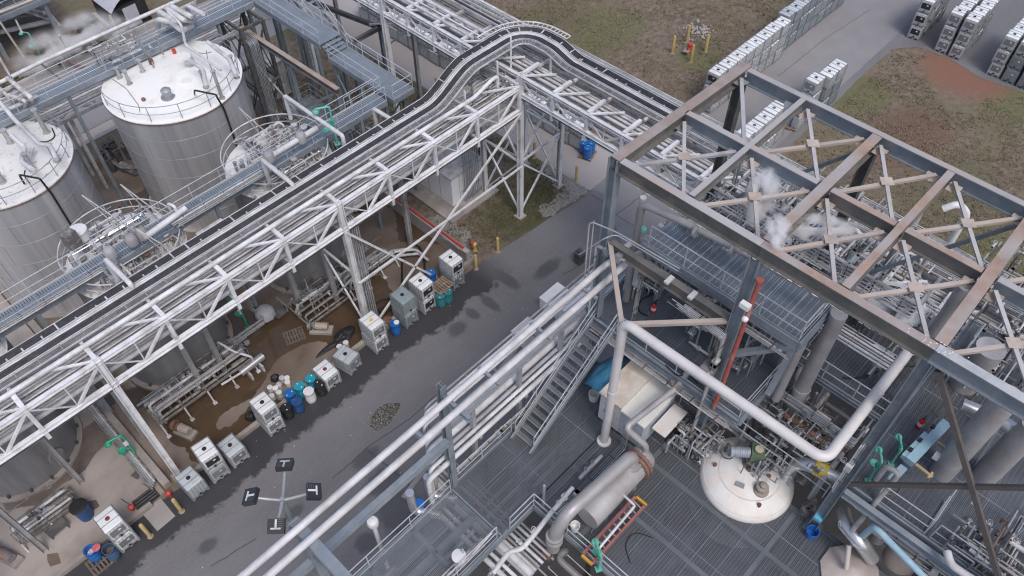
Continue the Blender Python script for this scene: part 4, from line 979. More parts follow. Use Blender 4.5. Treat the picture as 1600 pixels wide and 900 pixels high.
for y in [23.4-2.45*k for k in range(12)]:
    b = MB(); b.bar((29.2, y, 11.5), (31.6, y, 11.5), .14, .14); b.build('bearer', whited, t)
b = MB(); b.tube((27.9, 27.0, 11.3), (27.9, 27.0, 13.3), .05, 8); tag(b.build('post', white), 'thin white post standing on the tower top inside the tray bend', 'post')
# ================================================================== TOTES, DRUMS AND OTHER THINGS ON THE GROUND
W_, D_, H_ = 1.0, 1.2, 1.16      # front width (x), depth (y), height; front faces -y
def make_tote(label, body, plate, cap, cage=cagem, dense=1.0, full=True):
    t = thing('tote', label, 'tote', (0, 0, 0), None)
    b = MB()
    for x in (-.42, 0, .42):
        for y in (-.5, 0, .5): b.box((x, y, .06), (.14, .16, .1))
    b.box((0, 0, .125), (1.0, 1.2, .03)); 
    for x in (-.42, 0, .42): b.box((x, 0, .012), (.12, 1.2, .022))
    b.build('pallet', cage, t)
    bm_ = bmesh.new(); bmesh.ops.create_cube(bm_, size=1)
    for v in bm_.verts: v.co = V3((v.co.x*.93, v.co.y*1.13, v.co.z*.99)); v.co.z += .14+.495
    bmesh.ops.bevel(bm_, geom=bm_.edges[:], offset=.075, segments=3, affect='EDGES', profile=.6)
    mb = MB(); bm_.verts.ensure_lookup_table(); mb.v = [v.co.copy() for v in bm_.verts]; bm_.verts.index_update(); mb.f = [tuple(v.index for v in f.verts) for f in bm_.faces]; bm_.free()
    bt = mb.build('bottle', body, t)
    b = MB()
    for y in (-.2, .2): b.bar((-.44, y, 1.125), (.44, y, 1.125), .05, .022)
    b.box((0, .0, 1.122), (.34, .34, .014)); b.build('lid_rib', body, bt)
    b = MB(); b.lathe((0, .02, 1.12), [(.115, 0), (.115, .035), (.06, .05), (0, .05)], 16); b.build('cap', cap, t)
    b = MB()
    for z in (.30, .50, .70, .90, 1.10):
        b.path([(-.49, -.59, z), (.49, -.59, z), (.49, .59, z), (-.49, .59, z)], .014, 4, 0, closed=True)
    nx, ny = 6, 7
    for k in range(nx):
        x = -.46+.92*k/(nx-1)
        for y in (-.595, .595): b.bar((x, y, .14), (x, y, 1.1), .03, .018)
    for k in range(ny):
        y = -.56+1.12*k/(ny-1)
        for x in (-.495, .495): b.bar((x, y, .14), (x, y, 1.1), .018, .03)
    for y in (-.22, .22): b.bar((-.49, y, 1.15), (.49, y, 1.15), .03, .02)
    for y in (-.22, .22):
        for x in (-.49, .49): b.bar((x, y, 1.1), (x, y, 1.155), .02, .03)
    b.build('cage', cage, t)
    if plate:
        b = MB(); b.box((.0, -.612, .66), (.70, .012, .46)); pl = b.build('label_plate', plate, t)
        b = MB(); b.box((.1, -.621, .74), (.14, .006, .09)); b.build('sticker', whitep, pl)
    b = MB(); b.tube((0, -.56, .24), (0, -.66, .24), .05, 10); b.build('valve', black, t)
    return t
park = (-300, -300, 0)
PROTO = {}
cap_y, cap_r, cap_b, cap_d = yelpaint, mat('dark_red_cap', (.2, .03, .05), .5), black, mat('cap_grey', (.1, .1, .105), .5)
TYPES = {'wb': ('white caged tote', tote_w, blackp, cap_b, cagem), 'wg': ('white caged tote', tote_w, platem, cap_b, cagem), 'wy': ('white caged tote', tote_w, platem, cap_y, cagem),
         'wr': ('white caged tote', tote_w, platem, cap_r, cagem), 'gg': ('grey teal tote', tote_g, None, cap_b, cagegr), 'tt': ('dark teal tote', tote_t, None, cap_b, cagem), 'tg': ('teal grey caged tote', tote_q, platem, cap_b, cagegr),
         'bw': ('half-filled grey tote', tote_g, platem, cap_b, cagem), 'wn': ('white caged tote', tote_w, None, cap_d, cagem)}
def tote(kind, loc, rz, label, group=None):
    if kind not in PROTO:
        nm, bo, pl, ca, cg = TYPES[kind]; PROTO[kind] = t = make_tote(label, bo, pl, ca, cg); t.location = loc; t.rotation_euler = (0, 0, rz)
        if group: t['group'] = group
        return t
    return dup(PROTO[kind], loc, rz, label, 'tote', group or '')
def front(a, c):
    """a tote whose front bottom corners stand at two places on the ground"""
    A_ = at(*a, 0); B_ = at(*c, 0); d = (B_-A_).normalized(); n_ = V3((-d.y, d.x, 0)); m_ = (A_+B_)/2 + n_*.6
    return V3((m_.x, m_.y, .03)), math.atan2(d.y, d.x)
g1 = 'totes standing along the tank farm kerb'
row = [('s', (192, 865.5), (220.6, 842.5), 'wg', 'wr', 'tote with dark red cap, beside pallet of blue drums at lower left', 'bottom tote of the stack beside the pallet of blue drums at lower left'),
       ('1', (303.7, 784.2), (328.2, 764), 'gg', None, 'single cream grey tote at foot of the leaning white column, by the red cap bollard', None),
       ('s', (335, 757), (362, 738), 'bw', 'wb', 'top tote with black plate, stacked second from the white column foot', 'bottom grey tote under the black-plated one near white column foot'),
       ('1', (367, 733), (391.5, 713.5), 'bw', None, 'single grey-fronted tote right beside the black-plated stack near white column', None),
       ('s', (423, 684), (447.5, 666), 'wg', 'wg', 'top white tote of the stack beside the black and blue drums', 'bottom white tote of the stack beside the black and blue drums'),
       ('1', (513, 613), (535, 596), 'wr', None, 'single white tote with red cap next to two teal drums', None),
       ('1', (548, 589), (567, 568), 'bw', None, 'single half-filled tote with white pails behind it by the black sheeting', None),
       ('s', (588.6, 554.9), (609, 539), 'wg', 'wy', 'top white tote with the yellow cap below tall white column', 'bottom tote under the yellow-capped tote below tall white column'),
       ('s', (636, 515), (655, 500), 'tg', 'tt', 'top dark teal tote of the stack beside the blue white-lidded drum', 'bottom teal tote of the stack beside the blue white-lidded drum'),
       ('s', (663.4, 493), (682.4, 477.6), 'wb', 'wb', 'top white tote with black plate between teal stack and pallet of drums', 'bottom white tote with black plate between teal stack and pallet of drums'),
       ('s', (709.5, 455.6), (726.6, 442.3), 'tg', 'wb', 'top white tote of the stack at the far end by red pipe wall', 'bottom grey tote of the stack at far end by red pipe wall')]
for kind, a, c, lo, hi, l1, l2 in row:
    loc, rz = front(a, c)
    if kind == 's':
        tote(lo, loc, rz, l2, g1); tote(hi, loc+V3((.02, .01, H_)), rz+R(rnd.uniform(-1.5, 1.5)), l1, g1)
    else: tote(lo, loc, rz, l1, g1)
LV = ['bottom', 'middle', 'top']
def block(xs, ys, n, rz, kinds, where, first, group, skip=()):
    for j, y in enumerate(ys):
        for i, x in enumerate(xs):
            for k in range(n if not callable(n) else n(i, j)):
                if (i, j, k) in skip: continue
                kd = kinds(i, j, k); nm = TYPES[kd][0]
                tote(kd, V3((x+rnd.uniform(-.04, .04), y+rnd.uniform(-.04, .04), .03+H_*k)), rz+R(rnd.uniform(-1.5, 1.5)), '%s %s, %s %s' % (LV[k], nm, first(i, j), where), group)
fi = lambda i, j: ORD[i]
block([45.9+1.235*i for i in range(8)], [23.55], 3, -math.pi/2, lambda i, j, k: 'wb' if i == 0 else 'wn', 'from near end of the white row beside grass field', fi, 'white tote row beside the grass field')
block([55.95+1.13*i for i in range(9)], [23.9], 3, -math.pi/2, lambda i, j, k: 'gg', 'from near end of grey row beyond the white row', fi, 'grey tote row beyond the white one')
block([41.2+1.235*i for i in range(5)], [18.2], 3, -math.pi/2, lambda i, j, k: 'wn', 'from near end of row behind the steel roof frame', fi, 'white tote row behind the roof frame')
block([48.6, 49.9], [17.9], lambda i, j: 2 if i == 0 else 3, -math.pi/2, lambda i, j, k: 'wg' if k == 2 else 'wn', 'in the short cluster between lane and rough grass', fi, 'short tote cluster by the rough grass')
block([51.2, 52.5], [17.6], 3, -math.pi/2, lambda i, j, k: 'wn' if k == 2 else 'gg', 'at the far half of short cluster by rough grass', fi, 'short tote cluster by the rough grass')
block([65.4+1.24*i for i in range(4)], [16.7], 3, -math.pi/2+R(8), lambda i, j, k: 'wb' if i == 0 else 'wn', 'from front of the leftmost group beyond red clay', fi, 'leftmost tote group beyond the clay')
ij = lambda i, j: ORD[i]+' deep in the '+('left', 'middle', 'right')[j]+' file'
block([65.2+1.24*i for i in range(4)], [14.2, 13.05], 3, -math.pi/2+R(6), lambda i, j, k: 'wg' if i == 0 else 'wn', 'of middle group past clay', lambda i, j: ORD[i]+' deep in '+('left', 'right')[j]+' file', 'middle tote group beyond the clay')
block([65.0+1.24*i for i in range(4)], [9.8, 8.6, 7.4], 3, -math.pi/2+R(3), lambda i, j, k: ('wg' if j == 0 or k == 2 else 'tg') if i == 0 else ('wn' if j == 0 or k == 2 else 'gg'), 'of rightmost group past clay', lambda i, j: ORD[i]+' deep in '+('left', 'centre', 'right')[j]+' file', 'rightmost tote group beyond the clay')
block([35.85], [27.9+1.24*i for i in range(20)], 2, 0, lambda i, j, k: 'wb' if j == 0 else 'wn', 'from near end of row below the lane bridge', lambda i, j: ORD[j], 'tote row below the lane bridge')

# drums
def make_drum(label, body, lidm, open_=False, hh=.88, rad=.29, name='drum', rings=True):
    t = thing(name, label, name, (0, 0, 0))
    b = MB(); prof = [(rad-.01, 0), (rad, .02), (rad, hh*.32), (rad+.012, hh*.335), (rad, hh*.35), (rad, hh*.64), (rad+.012, hh*.655), (rad, hh*.67), (rad, hh-.02), (rad+.01, hh)] if rings else [(rad*.88, 0), (rad, hh)]
    if open_: prof += [(rad-.03, hh), (rad-.03, hh*.55)]
    b.lathe((0, 0, 0), prof, 24); b.build('body', body, t)
    b = MB()
    if open_: b.lathe((0, 0, hh*.55), [(rad-.035, 0), (0, .01)], 20); b.build('contents', lidm, t)
    else:
        b.lathe((0, 0, hh-.012), [(rad-.015, 0), (rad-.02, .01), (0, .012)], 20); b.build('lid', lidm, t)
        b = MB()
        for x, y in ((.14, .1), (-.16, -.06)): b.tube((x*rad/.29, y*rad/.29, hh-.005), (x*rad/.29, y*rad/.29, hh+.03), .035*rad/.29, 10)
        b.build('bung', lidm if lidm is not body else whitep, t)
    return t
def put(t, px_, py_, z=0.0, rz=None, top=0.88):
    p = at(px_, py_, z+top) ; t.location = (p.x, p.y, z); t.rotation_euler = (0, 0, rnd.uniform(0, 6) if rz is None else rz); return t
blackd = mat('black_drum_plastic', (.02, .021, .023), .45, var=.2)
brownlid = mat('rusty_brown_lid', (.19, .125, .105), .7, var=.25, scale=4)
for x, y, bo, li, lab in [(484.7, 591, tealp, tealp, 'bright blue-teal drum next to the red-capped tote'), (467.4, 603, tealp, tealp, 'teal drum behind white drum, left of the bright blue-teal one'),
                          (482, 611, whitep, whitep, 'all white drum standing in front of two teal drums'), (499, 600, blackd, blackd, 'black drum between the white drum and red-capped tote'),
                          (451.8, 614.4, bluep, whitep, 'blue drum with white lid beside white paint pails'), (463.3, 627, bluepd, brownlid, 'dark blue drum with rusty brown lid in the road drum cluster'),
                          (446.4, 636.7, blackd, whitep, 'black drum with white lid beside the stacked white totes'), (616.5, 505, bluep, bluepd, 'blue drum with a small white lid on top beside teal tote stack')]:
    put(make_drum(lab, bo, li), x, y, .03)
b = MB(); p = at(619.5, 503.5, .95); b.lathe(p, [(.16, -.02), (.16, .03), (0, .04)], 18); tag(b.build('loose_lid', whitep), 'small round white lid lying on the blue drum top', 'lid')
b = MB(); p = at(605, 499, .4); b.lathe((p.x, p.y, .02), [(.26, 0), (.28, .38), (.24, .4), (0, .36)], 18); tag(b.build('rusty_pot', rustm), 'round rusty pot behind blue drum by yellow-capped tote', 'pot')
def pallet(label, m=wood):
    t = thing('pallet', label, 'pallet', (0, 0, 0))
    for k in range(7):
        b = MB(); b.box((-.54+.18*k, 0, .13), (.11, 1.0, .022)); b.build('board', m, t)
    for y in (-.44, 0, .44):
        b = MB(); b.box((0, y, .075), (1.2, .09, .085)); b.build('stringer', m, t)
    b = MB()
    for x in (-.5, 0, .5): b.box((x, 0, .018), (.1, 1.0, .022))
    b.build('base_board', m, t)
    return t
t = pallet('wooden pallet lying on two teal drums between tote stacks'); p = at(690, 447, .95); t.location = (p.x, p.y, .91); t.rotation_euler = (0, 0, .04)
for x, y, lab in ((688, 461, 'left teal drum holding up the wooden pallet between totes'), (699, 455, 'right teal drum holding up the wooden pallet between totes')):
    put(make_drum(lab, teald, teald), x, y, .03, top=.9)
p = at(677, 428, 1.0); t = make_drum('blue drum with blue lid next to the raised wooden pallet', bluep, bluep); t.location = (p.x-.1, p.y+.1, .25)
b = MB(); b.box((p.x-.1, p.y+.1, .12), (1.0, .9, .24)); tag(b.build('timber_block', woodd), 'dark timber block under the blue drum beside raised pallet', 'block')
t = pallet('wet dark pallet lying in brown water near the pump skid', woodd); p = at(460, 525, .1); t.location = (p.x, p.y, .03); t.rotation_euler = (0, 0, R(-20))
t = pallet('dirty pallet carrying two open blue drums at lower left', woodd); p = at(158, 878, .1); t.location = (p.x, p.y, .03); t.rotation_euler = (0, 0, .03)
d1 = make_drum('bright blue open drum full of white lumps on pallet at lower left', bluep, whitep, True); q = at(140, 860, 1.0); d1.location = (q.x, q.y, .17)
d2 = make_drum('faded blue drum with rusty open top on the pallet at lower left', mat('faded_blue', (.05, .11, .2), .5, var=.25), rustm, True); q = at(169, 858, 1.0); d2.location = (q.x, q.y, .17)
b = MB(); q = at(150.5, 856, 1.08); b.lathe(q, [(.2, 0), (.2, .04), (.08, .06), (0, .06)], 18); b.box(q+V3((.02, 0, .07)), (.34, .03, .02), .4); tag(b.build('pink_lid', pinkp), 'faded red plastic lid lying across two open blue drums', 'lid')
b = MB()
for k in range(14):
    b.ball(V3((*at(140, 860, 1.0)[:2], .66))+V3((rnd.uniform(-.15, .15), rnd.uniform(-.15, .15), rnd.uniform(0, .06))), rnd.uniform(.04, .08), 7)
tag(b.build('white_lumps', whitep), 'white lumps filling the bright blue open drum', 'lumps')
t = put(make_drum('large dark blue bin covered with black sheet on the dry slab', bluepd, black, False, .95, .4, 'bin', False), 124, 793, .11, top=.95)
b = MB(); q = at(122, 791, 1.06); b.lathe(q+V3((0, 0, .0)), [(.45, -.07), (.46, .0), (.3, .05), (.0, .02)], 14)
tag(b.build('black_cover', black), 'black sheet cover lying over the dark blue bin', 'cover')
# blue drums by the lane on a pallet
t = pallet('pale pallet with three blue drums beside the lane totes'); p = at(918, 241, .1); t.location = (p.x, p.y, .03); t.rotation_euler = (0, 0, .3)
for dx, dy, lab in ((-.3, -.22, 'nearest of three blue drums on the pallet by lane totes'), (.3, -.05, 'right blue drum on the pallet by lane totes'), (-.05, .35, 'rear blue drum on the pallet by lane totes, partly hidden')):
    d_ = make_drum(lab, bluep, bluep); d_.location = (p.x+dx, p.y+dy, .17)
t = pallet('pallet holding a blue bag at far end of tote row behind frame'); p = at(1236, 195, .1); t.location = (p.x, p.y, .03); t.rotation_euler = (0, 0, .3)
d_ = make_drum('blue drum on a pallet behind the steel roof frame beam', bluep, bluep); d_.location = (p.x, p.y, .17)
# pails
for k, (x, y, m_) in enumerate([(421.5, 604.7, whitep), (435.8, 600, whited), (449, 596.7, whitep), (440, 590, whited), (424, 618, whitep), (435.8, 612.7, whitep), (430, 606, whitep), (448, 590, whitep)]):
    t = make_drum(('pail with dark spot lid at left of the road pails', 'open white pail in the middle of the road pails', 'white pail nearest the black bag by drums', 'small pail behind others by the black bag', 'white pail nearest the white tote stack', 'white pail with pink band in front of pails', 'white pail between two pails in the road cluster', 'rearmost white pail of the road cluster')[k], m_, brownlid if k == 1 else whitep, False, .38, .16, 'pail', False); put(t, x, y, .03, top=.38)
    t['group'] = 'paint pails by the kerb'
for k, (x, y) in enumerate([(530, 541), (540, 535)]):
    t = make_drum(('left white pail behind the half-filled tote', 'right white pail with red mark behind half-filled tote')[k], whitep, whitep, False, .4, .17, 'pail', False); put(t, x, y, .05, top=.4)
def blob(name, label, cat, c, rx, ry, h, m_, seed, n=22, mm_=9):
    b = MB(); c = V3(c); k0 = 0
    for j in range(mm_):
        f = j/(mm_-1)
        for i in range(n):
            a = 2*math.pi*i/n; q = 1+.35*mnoise.noise(V3((math.cos(a)*1.3+seed, math.sin(a)*1.3, f*2)))
            e = math.cos(f*math.pi/2); zz_ = h*math.sin(f*math.pi/2)*(1+.5*mnoise.noise(V3((math.cos(a)*e*3+seed, math.sin(a)*e*3, 3)))); b.v.append(c+V3((rx*e*q*math.cos(a), ry*e*q*math.sin(a), zz_)))
    for j in range(mm_-1):
        for i in range(n):
            i2 = (i+1) % n; b.f.append((j*n+i, j*n+i2, (j+1)*n+i2, (j+1)*n+i))
    b.f.append(tuple((mm_-1)*n+i for i in range(n)))
    return tag(b.build(name, m_, sharp=70), label, cat)
blob('black_sheeting', 'crumpled black plastic sheeting on brown ground behind the yellow-capped tote', 'sheeting', at(538, 525, .06), .75, .42, .3, black, 1)
blob('black_sheeting', 'smaller strip of black sheeting trailing beside the pails', 'sheeting', at(512, 545, .06), .85, .2, .12, black, 5)
blob('black_bag', 'black bag slumped behind the white road pails', 'bag', at(430, 592, .05), .28, .25, .35, black, 9)
blob('black_bag', 'black bag lying behind white tote stack on the kerb', 'bag', at(392, 652, .1), .3, .3, .4, black, 12)
# plastic cart with white cover in the water
t = thing('covered_cart', 'grey low cart with rounded pale cover standing in brown water', 'cart', tuple(at(415, 490, 0)))
c = at(412, 484, .9); b = MB(); b.lathe(c, [(.62, -.5), (.6, -.2), (.45, 0), (.2, .08), (0, .1)], 9); b.build('cover', mat('pale_grey_cover', (.42, .42, .45), .6, var=.1), t)
c = at(434, 486, .3); b = MB(); b.box(c, (.8, 1.0, .12), .1); b.build('bed', steeld, t); b = MB(); b.path([c+V3((.4, -.5, 0)), c+V3((.4, -.5, .6)), c+V3((.4, .5, .6)), c+V3((.4, .5, 0))], .03, 6); b.build('handle', galv, t)
# bollards
def bollard(label, px_, py_, hh=1.35, r_=.1, base=0.0):
    t = thing('bollard', label, 'bollard', (0, 0, 0), 'yellow bollards'); b = MB(); b.lathe((0, 0, 0), [(r_, 0), (r_, hh-.06), (r_*.8, hh-.01), (0, hh)], 16); b.build('post', yellow, t)
    b = MB(); b.lathe((0, 0, 0), [(r_+.07, 0), (r_+.05, .03), (r_, .035)], 16); b.build('base_collar', concr, t)
    p = at(px_, py_, base); t.location = (p.x, p.y, base); return t
for x, y, h_, lab in [(284, 799, 1.4, 'yellow bollard right of the square concrete pad'), (235, 838, 1.4, 'yellow bollard left of the square concrete pad'), (744, 420, 1.3, 'yellow bollard beside red hydrant at corner of grass'), (778, 393, 1.3, 'yellow bollard alone at the grass edge by the road'),
                      (835, 246, 1.4, 'yellow bollard between the tower legs by the lane'), (900, 283, 1.4, 'yellow bollard at grass corner near the blue frame column'), (684, 148, 1.6, 'yellow bollard behind the rising cable trays by lane'),
                      (1050, 83, 1.6, 'left yellow post of the four around field valve'), (1073, 66, 1.6, 'rear yellow post of the four around field valve'), (1102, 81, 1.6, 'right yellow post of the four around field valve'), (1079, 97, 1.6, 'front yellow post of the four around field valve'),
                      (183, 50, 1.6, 'yellow post near the steam at top left by black hut'), (97, 96, 1.6, 'leaning yellow post left of the steam at top left')]: bollard(lab, x, y, h_, .12 if h_ > 1.5 else .1)
# hydrants and small red things
t = thing('hydrant', 'red and yellow hydrant beside bollards at the grass corner', 'hydrant', tuple(at(742, 392, 0)))
c = at(742, 392, 0); b = MB(); b.lathe(c, [(.14, 0), (.14, .1), (.1, .11), (.1, .62), (.16, .64), (.14, .72), (0, .82)], 14); b.build('barrel', mat('hydrant_yellow', (.5, .4, .1), .5), t)
b = MB(); b.tube(c+V3((-.22, 0, .5)), c+V3((.22, 0, .5)), .07, 10); b.ball(c+V3((-.1, .12, .78)), .15); b.build('outlet', redp, t)
t = thing('fire_valve', 'red field valve between four yellow posts in dry grass', 'valve', tuple(at(1075, 80, 0))); c = at(1076, 82, 0)
b = MB(); b.tube(c, c+V3((0, 0, .7)), .15, 10); b.tube(c+V3((-.3, 0, .45)), c+V3((.3, 0, .45)), .1, 10); b.ball(c+V3((0, 0, .75)), .2); b.build('body', redp, t)
b = MB(); c2 = at(1072, 84, 0); b.box(c2+V3((0, 0, .35)), (.7, .5, .05), .3); b.build('plate', concr, t)
for k, (x, y, lab) in enumerate([(264, 772, 'red capped post stub at kerb beside cream tote'), (206, 794, 'dark red extinguisher lying by sump rails at the kerb')]):
    c = at(x, y, .3); b = MB(); b.lathe((c.x, c.y, .02), [(.09, 0), (.11, .35), (.16, .36), (.16, .46), (.06, .56), (0, .57)], 14); tag(b.build('red_post' if k == 0 else 'fire_extinguisher', redp), lab, 'post' if k == 0 else 'extinguisher')
t = thing('sump_grate', 'rusty sump grate with low rails beside the concrete pad', 'grate', tuple(at(228, 778, .1)))
b = MB(); c = at(228, 779, .12)
for k in range(4): b.bar(c+V3((-.55, -.25+k*.17, .05)), c+V3((.55, -.25+k*.17, .05)), .04, .05)
b.build('bar', steeld, t); b = MB(); b.bar(c+V3((-.6, -.3, .04)), c+V3((-.9, .9, .04)), .03, .03); b.bar(c+V3((.6, -.3, .04)), c+V3((.3, .9, .04)), .03, .03); b.build('rail', steeld, t)
b = MB(); b.box(c+V3((0, -.02, .005)), (1.2, .75, .03)); b.build('pit', black, t)  # flat black sheet painting the darkness of the sump below the bars
# safety showers
def shower(label, base, hh, m_, rz=0.0, z=0.0, bowl=True, sc_=1.0):
    t = thing('safety_shower', label, 'safety shower', (0, 0, 0)); b = MB(); b.path([(0, 0, 0), (0, 0, hh), (.75, 0, hh)], .06, 10, .1); b.build('pole', m_, t)
    b = MB(); b.lathe((.75, 0, hh-.2), [(.19, 0), (.16, .1), (.05, .16), (0, .17)], 16); b.build('shower_head', m_, t)
    if bowl:
     b = MB(); b.tube((0, 0, 1.0), (.4, 0, 1.0), .04, 8); b.lathe((.42, 0, .98), [(.05, 0), (.2, .05), (.22, .14), (.2, .14), (.16, .08), (0, .06)], 16); b.build('eyewash_bowl', m_, t)
    b = MB(); b.box((0, 0, .02), (.3, .3, .04)); b.build('foot', m_, t); b = MB(); b.box((.05, .1, 1.6), (.2, .08, .3)); b.build('sign', whitep if m_ is green else green, t)
    p = at(*base, z); t.location = (p.x, p.y, z); t.rotation_euler = (0, 0, rz); t.scale = (sc_, sc_, sc_); return t
shower('dark green safety shower lying over on dry slab beside column', (215, 713), 2.3, green, R(170), .1)
shower('green safety shower at edge of the brown water under the bridge', (388, 512), 2.3, green, R(100), .05)
shower('mint green safety shower on the landing at walkway end', (527, 225), 2.6, aqua, R(150), 9.0)
shower('mint green safety shower beside twin pipes at stair landing', (985, 438), 2.6, aqua, R(20), 12.4)
shower('mint green safety shower next to the bent grey post on right deck', (1356, 752), 2.0, aqua, R(35), 12.4, True, .72)
shower('second mint green shower farther up the right deck by blue unit', (1392, 724), 1.5, aqua, R(35), 12.4, False, .72)
shower('mint green safety shower at foot of the red ladder', (935, 889), 1.6, aqua, R(60), 9.0, True, .8)
shower('hazy green safety shower in the steam at top left', (66, 92), 2.4, aqua, R(120), 0)
# skid with pipes under the bridge
def skid(label, x0, x1, y, y2, z, seed, legs=True):
    r = random.Random(seed); t = thing('valve_skid', label, 'skid', ((x0+x1)/2, (y+y2)/2, .05))
    for k in range(5):
        yy = y+(y2-y)*k/4; zz_ = z+r.uniform(-.1, .3); b = MB(); b.path([(x0+r.uniform(0, .4), yy, .3), (x0+r.uniform(0, .4), yy, zz_), (x1-r.uniform(0, .4), yy, zz_), (x1-r.uniform(0, .3), yy+.3, zz_-.5)], r.choice([.06, .08, .11]), 9, .2); b.build('pipe', r.choice([whited, pipeg, pump]), t)
    for k in range(9):
        b = MB(); valve(b, (r.uniform(x0, x1), r.uniform(y, y2), z+r.uniform(-.2, .35)), r.uniform(.12, .2), r); b.build('valve', r.choice([pump, steeld, galv]), t)
    b = MB()
    for yy in (y-.1, y2+.1): b.bar((x0, yy, z-.25), (x1, yy, z-.25), .1, .12); b.bar((x0, yy, z+.85), (x1, yy, z+.85), .04, .04)
    n_ = max(2, int((x1-x0)/1.2))
    for k in range(n_+1):
        x = x0+(x1-x0)*k/n_; b.bar((x, y-.1, z-.25), (x, y2+.1, z-.25), .08, .1); b.tube((x, y-.1, z-.2), (x, y-.1, z+.85), .02, 6)
    b.build('frame', pump, t)
    if legs:
        for k in range(n_+1):
            x = x0+(x1-x0)*k/n_; b = MB(); b.tube((x, y-.45, .04), (x, y-.1, z-.25), .05, 8); b.box((x, y-.45, .05), (.22, .22, .05)); b.build('leg', whited, t)
    return t
skid('long valve skid on pale legs standing in brown water beneath tank', 2.6, 8.4, 28.9, 29.9, 1.2, 4)
skid('dense pump and valve skid beside the wet pallet in brown water', 12.2, 15.2, 28.6, 30.6, .9, 8, False)
skid('valve skid with pale pipes beyond the white column riser pipes', 15.6, 19.2, 29.0, 30.0, .9, 15)
skid('rusty pipe skid on dry slab near lower left tank', -5.6, -2.6, 28.2, 29.2, .8, 21)
def motor(label, p, ang, L, m1, m2):
    t = thing('pump_motor', label, 'motor', tuple(p)); d = V3((math.cos(ang), math.sin(ang), 0)); p = V3(p)
    b = MB(); b.box(p+V3((0, 0, .1)), (L*1.5, .6, .2), ang); b.build('plinth', concr, t)
    b = MB(); c = p+V3((0, 0, .5)); b.tube(c-d*L*.5, c+d*L*.3, .22, 16); 
    for k in range(6): b.tube(c-d*(L*.4-k*.1), c-d*(L*.4-k*.1-.03), .245, 16)
    b.build('casing', m1, t)
    b = MB(); b.tube(c+d*L*.3, c+d*L*.42, .26, 16); b.tube(c+d*L*.42, c+d*L*.7, .1, 10); b.lathe(c+d*L*.7, [(.3, -.1), (.3, .1)], 16, axis=d); b.build('pump_head', m2, t)
    return t
motor('beige pump motor on plinth by the wet pallet and black sheeting', at(503, 517, .05), R(130), .9, mat('beige_motor', (.36, .31, .27), .5, var=.2), pump)
motor('brown pump motor on concrete plinth near white column foot', at(291, 677, .05), R(110), .8, mat('beige_motor', (.36, .31, .27), .5), rustm)
motor('blue and rusty pump motor at the lower left picture edge', at(14, 872, .12), R(110), 1.0, mat('rusty_blue', (.17, .2, .24), .6, var=.3, col2=(.3, .17, .13), amt=.45, scale2=3), rustm)
b = MB(); p = at(88, 824, .5); b.box(p, (1.0, .55, .06), .12); 
for dx, dy in ((-.42, -.2), (.42, -.2), (.42, .2), (-.42, .2)): b.box(p+V3((dx, dy, -.2)), (.06, .06, .4), .12)
tag(b.build('steel_table', steeld), 'low dark steel table on dry slab beside the blue bin', 'table')
t = thing('horizontal_drum', 'shiny aluminium horizontal cylinder on pale legs standing in brown water', 'vessel', tuple(at(395, 575, 0)))
a_ = at(376, 583, .8); c_ = at(411, 556, .8); b = MB(); b.tube(a_, c_, .23, 20); b.build('shell', alu, t); b = MB()
for f in (.25, .75):
    q = a_.lerp(c_, f); b.box(V3((q.x, q.y-.1, .3)), (.12, .6, .5))
b.build('saddle', whited, t); b = MB(); q = a_.lerp(c_, .6); b.path([q+V3((0, 0, .2)), q+V3((0, 0, .6)), q+V3((-.6, .5, 1.2)), q+V3((-.9, 1.6, 1.4)), q+V3((-.9, 2.0, .3))], .07, 8, .2); b.path([a_+V3((0, 0, 0)), a_+V3((-1.2, .05, .1))], .07, 8); b.build('pipe', whited, t)
b = MB(); b.path([at(628, 455, .1), at(628, 400, .1), at(640, 382, .12), at(655, 384, .12), at(663, 405, .12), at(664, 440, .1)], .07, 8, 1.2, 8); tag(b.build('hose', black), 'thick black hose looping on brown floor below the red pipe', 'hose')
b = MB(); b.path([at(583, 480, .2), at(592, 470, .2), at(605, 466, .2), at(622, 468, .25), at(610, 474, .2), at(590, 484, .2), at(598, 490, .2), at(618, 478, .2)], .06, 8, .7, 6); tag(b.build('hose', black), 'coiled black hose behind the yellow-capped tote and white brace', 'hose')
for k, (y, z) in enumerate([(28.95, .5), (29.3, .62), (29.7, .4)]):
    b = MB(); b.path([(15.8, y, z), (19.6, y, z), (20.6, y-.8, z), (20.6, y-1.6, z)], .09, 10, .2); tag(b.build('pipe', whited), ORD[k]+' pale low pipe counted from the road beyond the riser pipes', 'pipe', 'pale low pipes near the red pipe wall')
for k in range(5):
    b = MB(); y = 27.3+k*.22; b.path([(.35+k*.1, 26.1+.1*k, .45), (.35+k*.1, 31.5, .45), (.35+k*.1, 33, 1.4)], .055, 8); tag(b.build('pipe', (pump, galv, pipeg, whited, pump)[k]), ORD[k]+' low pipe from the left along the wall between dry slab and water', 'pipe', 'low pipes along the slab wall')
